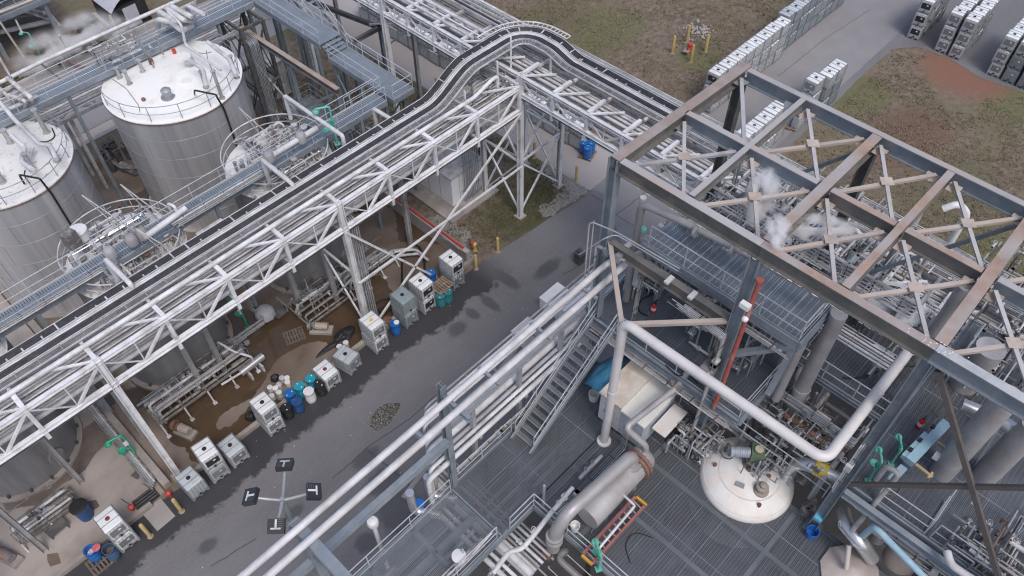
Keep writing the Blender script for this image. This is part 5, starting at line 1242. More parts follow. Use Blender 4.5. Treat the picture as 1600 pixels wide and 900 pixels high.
# floodlight mast
t = thing('floodlight_mast', 'tall grey light mast with four square floodlights above the wet road', 'light mast', (2.75, 12.45, 0))
b = MB(); b.lathe((2.75, 12.45, 0), [(.16, 0), (.11, 8), (.075, 16.0)], 12); b.build('pole', galv, t)
hub = V3((2.75, 12.45, 15.9))
for x, y in ((446, 728), (393, 778), (491, 770), (433, 824)):
    e = at(x, y, 16.0); d = (e-hub); d.z = 0; L = d.length; d.normalize(); b = MB(); b.path([hub, hub+d*L*.5+V3((0, 0, .05)), hub+d*(L-.2)+V3((0, 0, .12))], .05, 8, .2); b.build('arm', galv, t)
    s_, u_ = orth(d); rot = Matrix((d, s_.cross(d)*-1 if False else V3((-d.y, d.x, 0)), V3((0, 0, 1)))).transposed() @ Matrix.Rotation(R(25), 3, 'Y')
    b = MB(); b.box(e+V3((0, 0, .08)), (.44, .50, .17), rot=rot); f_ = b.build('floodlight', glassd, t)
    b = MB(); o_ = rot @ V3((0, 0, .055)); b.box(e+V3((0, 0, .12))+o_+rot @ V3((.08, 0, 0)), (.05, .3, .025), rot=rot); b.box(e+V3((0, 0, .12))+o_+rot @ V3((-.06, 0, 0)), (.25, .06, .025), rot=rot); b.build('bracket', whited, f_)
    b = MB()
    for k in range(5): b.box(e+V3((0, 0, .12))+rot @ V3((-.18+k*.06, .13, .05)), (.015, .12, .02), rot=rot)
    b.build('cooling_fin', steeld, f_)
b = MB(); c = V3((2.55, 11.9, 14.9)); b.box(c, (.3, .5, .06)); b.bar(c+V3((-.15, -.25, 0)), c+V3((-.15, -.25, 1)), .04, .04); b.bar(c+V3((.15, -.25, 0)), c+V3((.15, -.25, 1)), .04, .04); b.bar(c+V3((-.15, -.25, 1)), c+V3((.15, -.25, 1)), .04, .04); b.build('service_bracket', galv, t)
# ================================================================== PROCESS STRUCTURE AT RIGHT
def grate(t, x0, x1, y0, y1, z, m1=galvd, m2=gratel, pitch=.05, cross=.13, bw=.027, panel=.92):
    b = MB(); n = int((x1-x0)/pitch)
    for k in range(n+1):
        x = x0+k*pitch; b.quadbox([(x-bw/2, y0, z-.03), (x+bw/2, y0, z-.03), (x+bw/2, y1, z-.03), (x-bw/2, y1, z-.03), (x-bw/2, y0, z), (x+bw/2, y0, z), (x+bw/2, y1, z), (x-bw/2, y1, z)])
    b.build('grating', m1, t, smooth=False)
    b = MB(); n = int((y1-y0)/cross); pn = 0
    for k in range(n+1):
        y = y0+k*cross; w = .011
        b.box(((x0+x1)/2, y, z-.002), (x1-x0, w, .012))
    b.build('cross_bar', m2, t, smooth=False)
    b = MB(); k = 0
    for i in range(1, int((y1-y0)/panel)+1): b.box(((x0+x1)/2, y0+i*panel, z-.014), (x1-x0, .022, .034))
    for i in range(1, int((x1-x0)/(panel*3))+1): b.box((x0+i*panel*3, (y0+y1)/2, z-.012), (.035, y1-y0, .034))
    b.build('panel_band', m2, t, smooth=False)
def understeel(t, x0, x1, y0, y1, z, dx=2.2, dy=2.75, m=steelb):
    b = MB(); nx = max(1, round((x1-x0)/dx)); ny = max(1, round((y1-y0)/dy))
    for i in range(nx+1): x = x0+(x1-x0)*i/nx; b.ibeam((x, y0, z-.16), (x, y1, z-.16), .2, .22, .02)
    for j in range(ny+1): y = y0+(y1-y0)*j/ny; b.ibeam((x0, y, z-.2), (x1, y, z-.2), .24, .30, .02)
    b.build('support_beam', m, t)
# lower deck
t = thing('steel_deck', 'wide dark grated deck around the white domed kettle and heat exchanger', 'deck', (14, 4, 0))
grate(t, 8.55, 17.2, 8.95, 11.8, 9.0); grate(t, 10.3, 17.2, -7, 8.9, 9.0)
understeel(t, 8.55, 17.2, 8.95, 11.8, 8.95); understeel(t, 10.3, 17.2, -7, 8.9, 8.95)
for x in (10.3, 13.7, 17.1):
    for y in (-5.1, .4, 5.9, 11.5):
        b = MB(); b.ibeam((x, y, 0), (x, y, 8.7), .3, .3, .03, V3((0, 1, 0))); b.build('column', steeld, t)
rails_on(t, [(8.6, 11.75), (12.0, 11.75)], 9.0, post=1.6); rails_on(t, [(10.25, 2), (10.25, 8.85), (8.9, 8.85)], 9.0, post=1.6)
t = thing('steel_platform', 'blue grey grated platform at bottom centre with pipes showing through beneath', 'platform', (5, 10, 0))
grate(t, -2, 8.4, 8.95, 11.6, 9.05, galvb, gratel, .06, .15, .016); understeel(t, -2, 8.4, 8.95, 11.6, 9.0, 2.2, 1.3)
rails_on(t, [(-2, 11.6), (8.4, 11.6)], 9.05, post=1.9); rails_on(t, [(-2, 8.95), (8.3, 8.95)], 9.05, post=1.9)
b = MB(); b.bar((-2, 11.68, 8.9), (8.5, 11.68, 8.9), .07, .4); b.bar((-2, 8.87, 8.9), (8.5, 8.87, 8.9), .07, .4); b.bar((8.48, 8.9, 8.9), (8.48, 11.7, 8.9), .07, .4); b.build('edge_beam', steelb, t)
for x in (0, 4.2, 8.3):
    for y in (9.1, 11.4):
        b = MB(); b.ibeam((x, y, 0), (x, y, 8.7), .24, .24, .03, V3((0, 1, 0))); b.build('column', steelb, t)
def lamp_disc(): pass
c = at(717, 869, 9.9); b = MB(); b.lathe(c, [(.27, 0), (.27, .03), (.1, .06), (0, .06)], 20); b.tube(c-V3((0, 0, .8)), c, .05, 8); tag(b.build('round_gauge', whitep), 'round pale disc on a stand over bottom centre platform grating', 'disc')
b = MB(); b.path([at(700, 898, 9.5), at(735, 870, 9.5), at(768, 832, 9.5)], .05, 8); 
for f in (.2, .45, .75): valve(b, at(700, 898, 9.5).lerp(at(768, 832, 9.5), f), .12, rnd)
tag(b.build('pipe', whited), 'thin valve-studded pipe lying on bottom centre platform', 'pipe')
# middle deck
t = thing('steel_deck', 'mid level grated deck at stair top around extinguisher and hoses', 'deck', (20, 8, 0))
grate(t, 16.9, 20.6, 4.6, 12.0, 12.4); grate(t, 20.65, 26.5, .6, 12.0, 12.4, galvd, gratel)
understeel(t, 16.9, 20.6, 4.6, 12, 12.35); understeel(t, 20.65, 26.5, .6, 12, 12.35)
b = MB(); b.ibeam((16.86, 4.6, 12.2), (16.86, 12, 12.2), .2, .4, .02); b.build('edge_beam', steelb, t)
rails_on(t, [(16.92, 10.5), (16.92, 4.65), (20.6, 4.65), (20.6, .7)], 12.4, post=1.5); rails_on(t, [(17, 11.98), (26.4, 11.98)], 12.4, post=1.6)
for x in (20.6, 26.4):
    for y in (.7, 6, 11.9):
        b = MB(); b.ibeam((x, y, 0), (x, y, 12.2), .28, .28, .03, V3((0, 1, 0))); b.build('column', steeld, t)
# upper platform
t = thing('steel_platform', 'bluish upper grated platform under the rusty roof beams with pale handrails', 'platform', (20, 7, 12.4))
grate(t, 17.75, 20.4, 4.0, 10.4, 17.0, galvb, railm, .05, .22); understeel(t, 17.75, 20.4, 4.0, 10.4, 16.95)
b = MB(); b.bar((17.7, 4.0, 16.9), (17.7, 10.5, 16.9), .08, .4); b.bar((17.7, 3.95, 16.9), (20.45, 3.95, 16.9), .08, .4); b.bar((20.45, 3.95, 16.9), (20.45, 10.45, 16.9), .08, .4); b.build('edge_beam', steelb, t)
rails_on(t, [(17.8, 10.3), (17.8, 4.05), (20.4, 4.05)], 17.0, post=1.7)
b = MB(); b.bar((17.2, 4.1, 14.4), (17.9, 4.1, 16.8), .2, .2); b.bar((17.05, 5.9, 15.2), (17.8, 4.1, 16.7), .2, .2); b.build('knee_brace', steelb, t)
b = MB(); b.tube((18.6, 4.1, 12.4), (18.6, 4.1, 16.8), .17, 14); b.build('leg', clad, t)
# right deck
t = thing('steel_deck', 'dark grated deck at the right edge around the light blue unit', 'deck', (21, -3, 0))
grate(t, 17.4, 27.5, -9, .3, 12.4, galvd, gratel, .05, .16); understeel(t, 17.4, 27.5, -9, .3, 12.35)
b = MB(); b.bar((17.34, -9, 12.25), (17.34, .3, 12.25), .08, .45); b.build('edge_beam', steelb, t)
rails_on(t, [(17.45, -.6), (17.45, -2.4), (19.0, -2.4)], 12.4, post=1.3, name='handrail'); rails_on(t, [(17.45, -2.6), (17.45, -8.8)], 12.4, post=1.5); rails_on(t, [(19.2, -4.6), (20.4, -4.6), (20.4, -6.2)], 12.4, post=1.2)
for x in (17.5, 22, 27.4):
    for y in (-8.8, -4):
        b = MB(); b.ibeam((x, y, 0), (x, y, 12.1), .28, .28, .03, V3((0, 1, 0))); b.build('column', steeld, t)
# stairs
t = thing('steel_stair', 'grey steel stair with open treads descending past blue tarpaulin to lower deck', 'stairs', (14.5, 11, 9))
A0, A1 = V3((12.0, 11.0, 9.0)), V3((17.15, 11.15, 12.45)); nst = 16
for sg in (-.52, .52):
    b = MB(); b.bar(A0+V3((-.2, sg, 0)), A1+V3((0, sg, 0)), .06, .28); b.build('stringer', galv, t)
    dv = V3((0, sg, 0)); rails_on(t, [tuple(A0+dv), tuple(A1+dv)], 0, post=1.4, kick=False)
for k in range(nst):
    c = A0.lerp(A1, (k+.5)/nst); b = MB()
    for q in range(6): b.box(c+V3((-.11+q*.035, 0, 0)), (.012, 1.0, .035))
    b.box(c+V3((-.125, 0, 0)), (.035, 1.0, .05)); b.build('tread', galv, t)
# roof frame
ZT, DB = 21.0, .56
t = thing('roof_frame', 'great open steel roof frame with rust stained beams over the right side', 'steel frame', (20.5, 4, 0))
def rbeam(p, q, w, topm, webmat, h=DB, nm='beam', dz=0.0):
    p = V3((*p, ZT-h/2-.02+dz)); q = V3((*q, ZT-h/2-.02+dz)); b = MB(); b.ibeam(p, q, w, h, .035); b.build(nm, webmat, t)
    b = MB(); b.bar(p+V3((0, 0, h/2+.010)), q+V3((0, 0, h/2+.010)), w, .014); b.build('top_flange', topm, t)
rbeam((17.0, 11.38), (17.0, 6.005), .29, greytop, webm); rbeam((17.0, 5.995), (17.0, .505), .29, rusttop, webm); rbeam((17.0, .495), (17.0, -9), .30, mat('pale_top_flange', (.36, .37, .39), .6), steelb)
rbeam((20.5, 11.33), (20.5, 6.17), .23, greytop, steelb); rbeam((20.5, 5.68), (20.5, 3.5), .23, rusttop, webm); rbeam((20.5, 3.15), (20.5, .77), .23, rusttop, webm); rbeam((20.5, .3), (20.5, -9), .23, greytop, steelb)
rbeam((24.05, 11.12), (24.05, -9), .24, greytop, steelb)
rbeam((16.9, 11.6), (24.3, 11.35), .38, mat('brown_stained_flange', (.29, .235, .215), .7, var=.15, col2=(.32, .3, .3), amt=.3), webm); rbeam((17.2, 8.75), (23.9, 8.75), .2, greytop, webm, .4, dz=.02)
rbeam((17.2, 5.95), (23.9, 5.9), .35, rusttop, webm); rbeam((17.2, 3.35), (23.9, 3.3), .25, rusttop, webm, .45); rbeam((17.2, .5), (23.9, .6), .36, rusttop, webm); rbeam((17.2, -2.4), (23.9, -2.4), .3, rusttop, webm, .45)
YS = [11.5, 8.75, 5.95, 3.35, .5, -2.4]; XS = [17.0, 20.5, 24.05]
for i in range(5):
    for j in range(2):
        xa, xb_ = XS[j]+.25, XS[j+1]-.25; ya, yb_ = YS[i]-.3, YS[i+1]+.3; z = ZT-.32; cx_, cy_ = (xa+xb_)/2, (ya+yb_)/2
        if (i, j) != (0, 1):
            b = MB(); b.bar((xa, ya, z), (xb_, yb_, z), .14, .1); b.build('brace', tanm if i > 0 else pipeg, t)
            b = MB(); b.bar((xa, yb_, z+.08), (xb_, ya, z+.08), .125, .07); b.build('brace', mat('pale_brace', (.42, .41, .41), .6, var=.12, col2=(.4, .36, .33), amt=.35), t)
            b = MB(); b.box((cx_, cy_, z+.13), (.36, .40, .02), R(40)); b.build('gusset_plate', tanp, t)
        else:
            b = MB(); b.bar((xa, yb_, z), (xb_, ya, z), .14, .1); b.build('brace', pipeg, t)
        b = MB()
        for gx, gy in ((xa, ya), (xb_, ya), (xa, yb_), (xb_, yb_)):
            sx_ = 1 if gx == xa else -1; sy_ = 1 if gy == yb_ else -1
            b.prism([(gx-sx_*.12, gy-sy_*.12), (gx+sx_*.34, gy-sy_*.12), (gx+sx_*.34, gy+sy_*.1), (gx+sx_*.05, gy+sy_*.3), (gx-sx_*.12, gy+sy_*.3)], z-.075, z-.06)
        b.build('corner_gusset', tanp if i else galv, t)
for (x, y, mm_, z0_) in ((17, 11.65, steelb, 0), (17, 6.0, steelb, 0), (17, .5, steelb, 9.0), (17, -5.3, steelb, 0), (24.05, 11.3, steeld, 0), (24.05, 5.9, steeld, 0), (24.05, .6, steeld, 0), (24.05, -5.3, steeld, 0)):
    b = MB(); b.ibeam((x, y, z0_), (x, y, ZT-.04-(DB if y not in (11.65,) else 0)), .34, .36, .035, V3((0, 1, 0))); b.build('column', mm_, t)
    b = MB(); b.box((x, y, max(z0_, .0)+.03), (.6, .6, .05)); b.build('base_plate', mm_, t)
b = MB(); b.ibeam((17.0, 11.4, 16.85), (17.0, 6.2, 16.85), .26, .5, .03); b.build('girt_beam', webm, t)
b = MB(); b.ibeam((17.0, .3, 12.3), (17.0, -5.2, 12.3), .22, .36, .03); b.build('girt_beam', steelb, t)
b = MB(); b.bar((17.0, .15, 20.2), (17.0, -5.1, 12.9), .17, .12, V3((1, 0, 0))); b.bar((17.06, .3, 12.9), (17.06, -5.1, 20.3), .15, .12, V3((1, 0, 0))); b.build('wall_brace', mat('brown_dark_steel', (.12, .105, .098), .6, var=.15), t)
b = MB(); b.bar((17.0, 11.45, 16.95), (14.35, 8.75, 16.95), .17, .14); b.bar((17.0, 6.2, 16.95), (14.35, 8.75, 16.95), .17, .14); b.build('outrigger', tanm, t)
b = MB(); b.bar((23.9, .6, 17), (20.6, .6, 12.6), .14, .14); b.bar((24.05, 5.8, 12.6), (24.05, .8, 20.2), .13, .13); b.bar((24.05, 11.1, 14), (24.05, 6.1, 20.2), .13, .13); b.build('wall_brace', steelb, t)
b = MB()
for y in (10.9, 9.9): b.box((16.9, y-2.2, 17.14), (.4, .18, .1))
b.build('clamp', whited, t)
# big white pipe carried by the frame
b = MB(); b.path([(14.3, 8.65, 9.1), (14.3, 8.65, 17.25), (14.38, 1.15, 17.25), (20.4, 1.22, 17.25)], .175, 16, .42, 8)
b.tube((14.3, 8.65, 12.9), (14.3, 8.65, 12.96), .192, 16); b.tube((14.3, 8.65, 9.04), (14.3, 8.65, 9.12), .3, 16); b.tube((17.6, 1.18, 17.25), (17.66, 1.18, 17.25), .192, 16); b.tube((14.36, 5.4, 17.25), (14.36, 5.36, 17.25), .183, 16)
tag(b.build('pipe', mat('warm_white_pipe', (.58, .56, .56), .45, var=.06, col2=(.47, .45, .44), amt=.3, scale2=.7, soft=.2)), 'big bent white pipe rising from lower deck and turning over the kettle', 'pipe')
# twin pipes over the road edge
for k, y in enumerate((11.33, 10.80)):
    b = MB(); x1_ = (18.6, 18.2)[k]; b.path([(-4, y, 16.0), (x1_, y, 16.0), (x1_, y, 18.2 if k == 0 else 14)], .122, 14, .35, 6)
    for x in ((1.5, 3.7, 6.0, 8.1, 10.4, 12.9, 14.8, 16.6), (.6, 2.6, 4.7, 6.9, 9.0, 11.2, 13.3, 15.5))[k]: b.tube((x, y, 16.0), (x+.03, y, 16.0), .128, 14)
    tag(b.build('pipe', pipew), ('outer of two parallel white pipes running high above the road edge', 'inner of two parallel white pipes running high above the road edge')[k], 'pipe')
t = thing('pipe_support', 'blue grey steel pipe support standing at platform corner by the road', 'support', (8.7, 11.9, 9))
b = MB(); b.ibeam((8.7, 11.75, 9), (8.7, 11.75, 16.35), .26, .26, .03, V3((0, 1, 0))); b.build('column', steelb, t)
b = MB(); b.ibeam((8.7, 11.75, 15.7), (8.7, 10.4, 15.7), .16, .24, .02); b.ibeam((8.7, 11.75, 10.7), (8.7, 13.9, 10.7), .18, .25, .02); b.bar((8.7, 12.8, 10.6), (8.7, 11.75, 9.6), .1, .1); b.build('arm', steelb, t)
b = MB(); b.ibeam((8.55, 11.6, 12.9), (2.4, 11.6, 12.9), .24, .34, .025); b.ibeam((2.4, 11.6, 12.9), (-3, 11.6, 12.9), .24, .34, .025); b.build('beam', steelb, t)
t = thing('pipe_support', 'heavy blue grey bracket arm under the twin white pipes at bottom', 'support', (2.6, 11, 9))
b = MB(); b.ibeam((2.6, 11.75, 15.65), (2.6, 8.2, 15.65), .34, .42, .03); b.ibeam((2.6, 11.5, 9.1), (2.6, 11.5, 15.4), .3, .3, .03, V3((0, 1, 0))); b.build('bracket', steelb, t)
b = MB(); b.prism([(2.44, 11.9), (2.76, 11.9), (2.76, 10.2), (2.44, 10.2)], 15.2, 15.42); b.bar((2.6, 11.4, 13.6), (2.6, 9.2, 15.4), .14, .2); b.build('stiffener', steelb, t)
t = thing('pipe_support', 'galvanised beam and brackets carrying pipes beside the stair', 'support', (13, 12.5, 9))
b = MB(); b.ibeam((8.9, 12.15, 12.6), (17.0, 12.15, 12.6), .2, .3, .02); b.build('beam', galv, t)
for x in (10.3, 12.9, 15.4):
    b = MB(); b.bar((x, 11.7, 10.75), (x, 13.8, 10.75), .14, .14); b.build('bracket', galv, t)
    b = MB(); b.bar((x, 11.6, 15.8), (x, 10.6, 15.8), .12, .12); b.build('bracket', galv, t)
    b = MB(); b.bar((x, 12.15, 0), (x, 12.15, 12.5), .18, .18, V3((0, 1, 0))); b.build('post', galv, t)
for k, (y, z, rr_, m_) in enumerate([(14.2, 11.0, .05, pipeg), (14.0, 11.0, .06, pipew), (13.8, 11.0, .045, galv), (13.6, 11.0, .07, pipew), (13.3, 11.0, .05, pipeg), (13.0, 11.0, .085, pipew), (12.62, 11.0, .17, pipew), (12.28, 11.0, .085, pipeg), (12.05, 11.0, .08, pipew), (11.82, 10.9, .11, pipew)]):
    xl = 9.6-.2*k if k < 7 else 8.2-.3*(k-7); b = MB(); yb = 12.0-.02*k
    b.path([(21.5, y, z), (xl, y, z), (xl, y, 8.35), (xl, 7.2, 8.35)], rr_, 12, .28, 5)
    for x in (12.4, 16.0): b.tube((x, y, z), (x+.05, y, z), rr_*1.2, 12)
    tag(b.build('pipe', m_), ORD[k]+' pipe counted from the road among those sloping past the stair', 'pipe', 'pipes beside the stair')
for k in range(5):
    y = 10.9-.42*k; b = MB(); rr_ = (.05, .08, .06, .1, .05)[k]; b.path([(6.6, y, 8.2), (12.5+k*.4, y, 8.2)], rr_, 10); tag(b.build('pipe', alu), ORD[k]+' shiny pipe from the road seen through the lower deck grating', 'pipe', 'shiny pipes under the deck grating')
for k in range(7):
    y = 11.2-.3*k; b = MB(); rr_ = (.12, .06, .09, .05, .12, .07, .06)[k]; b.path([(-2.5, y, 8.3-.2*(k % 2)), (5.0-.3*k, y, 8.3-.2*(k % 2))], rr_, 10); tag(b.build('pipe', (clad, pipew, pipeg)[k % 3]), ORD[k]+' pipe from the road seen through the bottom centre platform', 'pipe', 'pipes below bottom centre platform')
for k, (a_, c_) in enumerate([((640, 770), (655, 820)), ((668, 745), (690, 760))]):
    p = at(*a_, 10.4); b = MB(); b.path([p, p-V3((0, 0, 1.6)), p+V3((.6, -.9, -1.6))], .17, 12, .3); tag(b.build('pipe', alu), ('bent aluminium pipe dropping beside the blue barrel at platform edge', 'shiny pipe elbow near the foot of the corner support column')[k], 'pipe')
c = at(655, 793, 8.6); b = MB(); b.lathe(c-V3((0, 0, .4)), [(.26, 0), (.26, .7), (0, .72)], 18); tag(b.build('barrel', bluep), 'blue barrel below the rail of bottom centre platform', 'barrel')
c = at(583, 818, 9.6); b = MB(); b.tube(c-V3((0, 0, 9)), c, .09, 10); b.lathe(c, [(.2, -.1), (.24, .1), (.2, .25), (0, .3)], 14); tag(b.build('vent_pipe', whitep), 'white domed vent cap on a stalk beside the platform rail', 'vent')
# kettle
KX, KY = 16.95, 3.45
t = thing('kettle', 'big cream white domed kettle rising through the dark lower deck', 'kettle', (KX, KY, 9.0))
b = MB(); b.lathe((KX, KY, 9.0), [(1.86, -2.5), (1.86, .02)] + [(1.86*math.cos(q*math.pi/20), .02+.70*math.sin(q*math.pi/20)) for q in range(1, 10)] + [(0, .72)], 64); b.build('dome', cream, t, sharp=70)
b = MB()
for rr_ in (1.2, 1.75): zz_ = 9.02+.70*math.sqrt(1-(rr_/1.86)**2); b.lathe((KX, KY, zz_+.002), [(rr_+.02, -.012), (rr_, .008), (rr_-.02, .006)], 48)
for k in range(8):
    a_ = k*math.pi/4; pts = [V3((KX+math.cos(a_)*q, KY+math.sin(a_)*q, 9.022+.70*math.sqrt(1-(q/1.86)**2))) for q in (.45, .8, 1.2, 1.5, 1.75)]; b.path(pts, .008, 4, 0)
b.build('weld_seam', mat('dome_seam', (.55, .53, .50), .6), t)
def ondome(x, y):
    p = at(x, y, 9.5)
    for _ in range(4):
        d = min(1.8, math.hypot(p.x-KX, p.y-KY)); z = 9.02+.70*math.sqrt(max(0, 1-(d/1.86)**2)); p = at(x, y, z)
    return p
q = ondome(1189, 766); b = MB(); b.lathe(q-V3((0, 0, .05)), [(.3, 0), (.3, .1), (.2, .12), (.2, .28), (.24, .29), (.24, .36), (.12, .38), (.12, .5), (0, .52)], 22); b.build('manway', rustm if False else mat('weathered_brass', (.3, .26, .23), .55, .2, var=.2), t)
q = ondome(1156, 758); b = MB(); b.box(q+V3((0, 0, .03)), (.2, .34, .05), .3); b.build('name_plate', galv, t)
for x, y in ((1117, 727), (1170, 735), (1186, 790), (1201, 745)):
    q = ondome(x, y); b = MB(); b.tube(q-V3((0, 0, .05)), q+V3((0, 0, .12)), .075, 12); b.build('nozzle', rustm, t)
q = ondome(1176, 724); b = MB(); b.lathe(q-V3((0, 0, .1)), [(.42, 0), (.42, .12), (.3, .14), (.3, .55), (.36, .56), (.36, .64), (0, .66)], 20); b.build('agitator_mount', pump, t)
g = V3((q.x, q.y, q.z+.85)); tg = MB(); tg.box(g, (.62, .5, .45), .5); tg.lathe(g+V3((.02, 0, .225)), [(.2, 0), (.2, .06), (0, .07)], 16); tg.build('gearbox', greenb, t)
b = MB(); b.lathe(g+V3((.02, 0, .30)), [(.17, 0), (.17, .02), (0, .022)], 16); b.build('gearbox_cover', mat('cream_cover', (.6, .5, .36), .5), t)
d = V3((-.62, .78, 0)); b = MB(); b.tube(g+d*.3, g+d*.95, .21, 16)
for k in range(6): b.tube(g+d*(.4+k*.09), g+d*(.43+k*.09), .235, 16)
b.tube(g+d*.95, g+d*1.05, .23, 16); b.build('motor', greyb, t)
for x, y, hh in ((1120, 708, .5), (1133, 705, .4), (1210, 728, .8), (1222, 740, .7), (1140, 712, .5), (1216, 722, 1.0)):
    q = ondome(x, y); b = MB(); b.tube(q, q+V3((0, 0, hh)), .06, 8); valve(b, q+V3((0, 0, hh)), .13, rnd); b.build('valve', rnd.choice([pump, galv, rustm, steeld]), t)
b = MB(); b.path([ondome(1120, 705)+V3((0, 0, .3)), ondome(1128, 718)+V3((0, 0, .2)), ondome(1140, 722)+V3((0, 0, .2)), ondome(1146, 716)+V3((0, 0, .3))], .02, 6, .2); b.build('cable', black, t)
q = ondome(1228, 745); b = MB(); b.path([q, q+V3((.1, 0, .7)), at(1252, 722, 11.0), at(1300, 742, 11.0), at(1330, 762, 11.0)], .26, 16, .5, 8)
for f in range(8): b.ring(q+V3((.02*f, -.0, .1+f*.09)), .27, .012, 14, 4)
o = b.build('pipe', alu); tag(o, 'thick crinkled aluminium duct from kettle with yellow tape band', 'pipe')
a_ = at(1272, 730, 11.0); c_ = at(1292, 739, 11.0); b = MB(); b.tube(a_, c_, .30, 18); b.build('tape_band', yelsign, o)
# heat exchanger
t = thing('heat_exchanger', 'weathered grey heat exchanger lying beside the red ladder, fat pipe on top', 'heat exchanger', (12.5, 7.1, 9))
E0 = at(1003, 703, 10.0); E1 = at(924, 815, 10.0); E1.y = E0.y = (E0.y+E1.y)/2; dv = (E1-E0).normalized(); L = (E1-E0).length
b = MB(); b.tube(E0+dv*.75, E1, .54, 32); b.tube(E0+dv*1.9, E0+dv*1.94, .55, 32); b.tube(E0+dv*2.8, E0+dv*2.83, .55, 32); b.build('shell', clad, t)
b = MB(); b.tube(E0+dv*.45, E0+dv*.6, .66, 28); b.tube(E0+dv*.64, E0+dv*.78, .66, 28); b.build('flange', mat('brown_flange', (.2, .115, .09), .7, var=.3, scale=5), t)
b = MB(); b.lathe(E0+dv*.5, [(.54, 0), (.54, .25), (.47, .42), (.3, .54), (0, .6)], 24, axis=-dv); b.build('head', clad, t)
b = MB()
for k in range(20):
    a = k*math.pi/10; s_, u_ = orth(dv); o_ = (s_*math.cos(a)+u_*math.sin(a))*.61; b.tube(E0+dv*.4+o_, E0+dv*.84+o_, .022, 6)
b.build('bolt', rustm, t)
for f in (.3, .78):
    c = E0.lerp(E1, f); b = MB(); b.box(V3((c.x, c.y, 9.35)), (.18, .8, .7)); b.build('saddle', steelb, t)
b = MB(); b.box(E1.lerp(E0, .5)+V3((0, 0, .46-.0)), (L*.4, .03, .03)); b.build('seam', pipeg, t)
b = MB(); n0 = E0+dv*.98; b.path([n0+V3((0, 0, .3)), n0+V3((0, .1, 1.15)), E1+V3((-.9, .32, 1.25)), E1+V3((-1.35, .4, .2)), E1+V3((-1.35, .4, -1.2))], .25, 18, .55, 8)
b.tube(n0+V3((0, .03, .4)), n0+V3((0, .04, .5)), .38, 18); b.tube(E1+V3((-1.35, .4, -.1)), E1+V3((-1.35, .4, 0)), .33, 18); b.tube(E1+V3((-1.35, .4, -.45)), E1+V3((-1.35, .4, -.35)), .33, 18)
tag(b.build('pipe', clad), 'fat grey clad pipe bending down off top of the heat exchanger', 'pipe')
n1 = E0+dv*.2; pz = 11.9; b = MB(); b.path([n1+V3((0, 0, .4)), n1+V3((0, 0, .9)), V3((*at(977, 668, pz)[:2], pz)), V3((*at(1060, 603, pz)[:2], pz)), V3((*at(1072, 596, pz)[:2], pz+.9))], .13, 14, .3, 6); tag(b.build('pipe', clad), 'grey bent pipe passing over the cream cabinet to the exchanger head', 'pipe')
for k, (a_, c_, z, rr_) in enumerate([((862, 800), (895, 762), 9.8, .09), ((790, 868), (862, 805), 9.9, .1), ((905, 748), (940, 712), 9.9, .08)]):
    b = MB(); b.path([at(*a_, z), at(*c_, z)] if k != 1 else [at(770, 896, 9.9), at(795, 862, 9.9), at(815, 858, 9.9), at(835, 835, 9.9), at(862, 800, 9.9)], rr_, 10, .2)
    for f in (.3, .6): valve(b, at(*a_, z).lerp(at(*c_, z), f), .14, rnd)
    tag(b.build('pipe', (whitep, pipew, pipeg)[k]), ('white flanged pipe lying left of the fat clad pipe', 'crooked white pipe crossing the rail at bottom centre', 'grey valved pipe by cabinet side of heat exchanger')[k], 'pipe')
b = MB(); c = at(850, 768, 10.2); b.tube(c-V3((0, 0, 1.2)), c+V3((0, 0, .5)), .06, 8); tag(b.build('post', galv), 'short grey post standing left of the fat clad pipe', 'post')
t = thing('ladder', 'faded red stepladder lying on its side along the heat exchanger', 'ladder', (11.6, 5.9, 9))
b = MB(); b.bar((9.95, 5.62, 9.35), (13.05, 5.62, 9.35), .08, .12); b.bar((9.95, 6.08, 9.5), (13.05, 6.08, 9.5), .10, .12); b.build('rail', mat('faded_red_ladder', (.36, .13, .12), .6, var=.2), t)
for k in range(10):
    b = MB(); x = 10.1+k*.31; b.bar((x, 5.64, 9.36), (x, 6.03, 9.48), .05, .05); b.build('rung', mat('ladder_rung', (.3, .2, .2), .5), t)
b = MB(); b.box((13.12, 5.82, 9.4), (.1, .5, .12)); b.box((9.9, 5.85, 9.4), (.1, .5, .14)); b.bar((9.9, 5.62, 9.3), (13.12, 5.62, 9.3), .02, .02); b.build('end_cap', mat('orange_cap', (.55, .3, .04), .5), t)
b = MB(); b.path([at(960, 760, 10.2), at(992, 790, 10.2), at(985, 800, 9.6)], .05, 8, .1); b.path([at(992, 790, 10.2), at(935, 858, 10.0)], .05, 8); tag(b.build('pipe', pipew), 'thin pale pipe running above the faded red ladder', 'pipe')
t = thing('bucket', 'white bucket standing between fat clad pipe and heat exchanger end', 'bucket', tuple(at(898, 826, 9.1))); c = at(898, 826, 9.1)
b = MB(); b.lathe((c.x, c.y, 9.05), [(.15, 0), (.19, .4), (.17, .4), (.14, .1), (0, .1)], 18); b.build('body', whitep, t)
t = thing('bucket', 'blue bucket on the lower deck right below kettle', 'bucket', (0, 0, 0)); b = MB(); b.lathe((0, 0, 0), [(.19, 0), (.24, .42), (.225, .42), (.18, .06), (0, .06)], 20); b.build('body', bluep, t); b = MB(); b.ring((0, 0, .42), .235, .015, 18, 5); b.build('rim', bluep, t)
p = at(1268, 833, 9.2); t.location = (p.x, p.y, 9.0)
t = thing('bucket', 'white plastic bucket below the blue tarpaulin by the stair', 'bucket', (0, 0, 0)); b = MB(); b.lathe((0, 0, 0), [(.2, 0), (.24, .42), (.2, .42), (.18, .06), (0, .06)], 20); b.build('body', whitep, t); p = at(928, 617, 9.3); t.location = (p.x, p.y, 9.0)
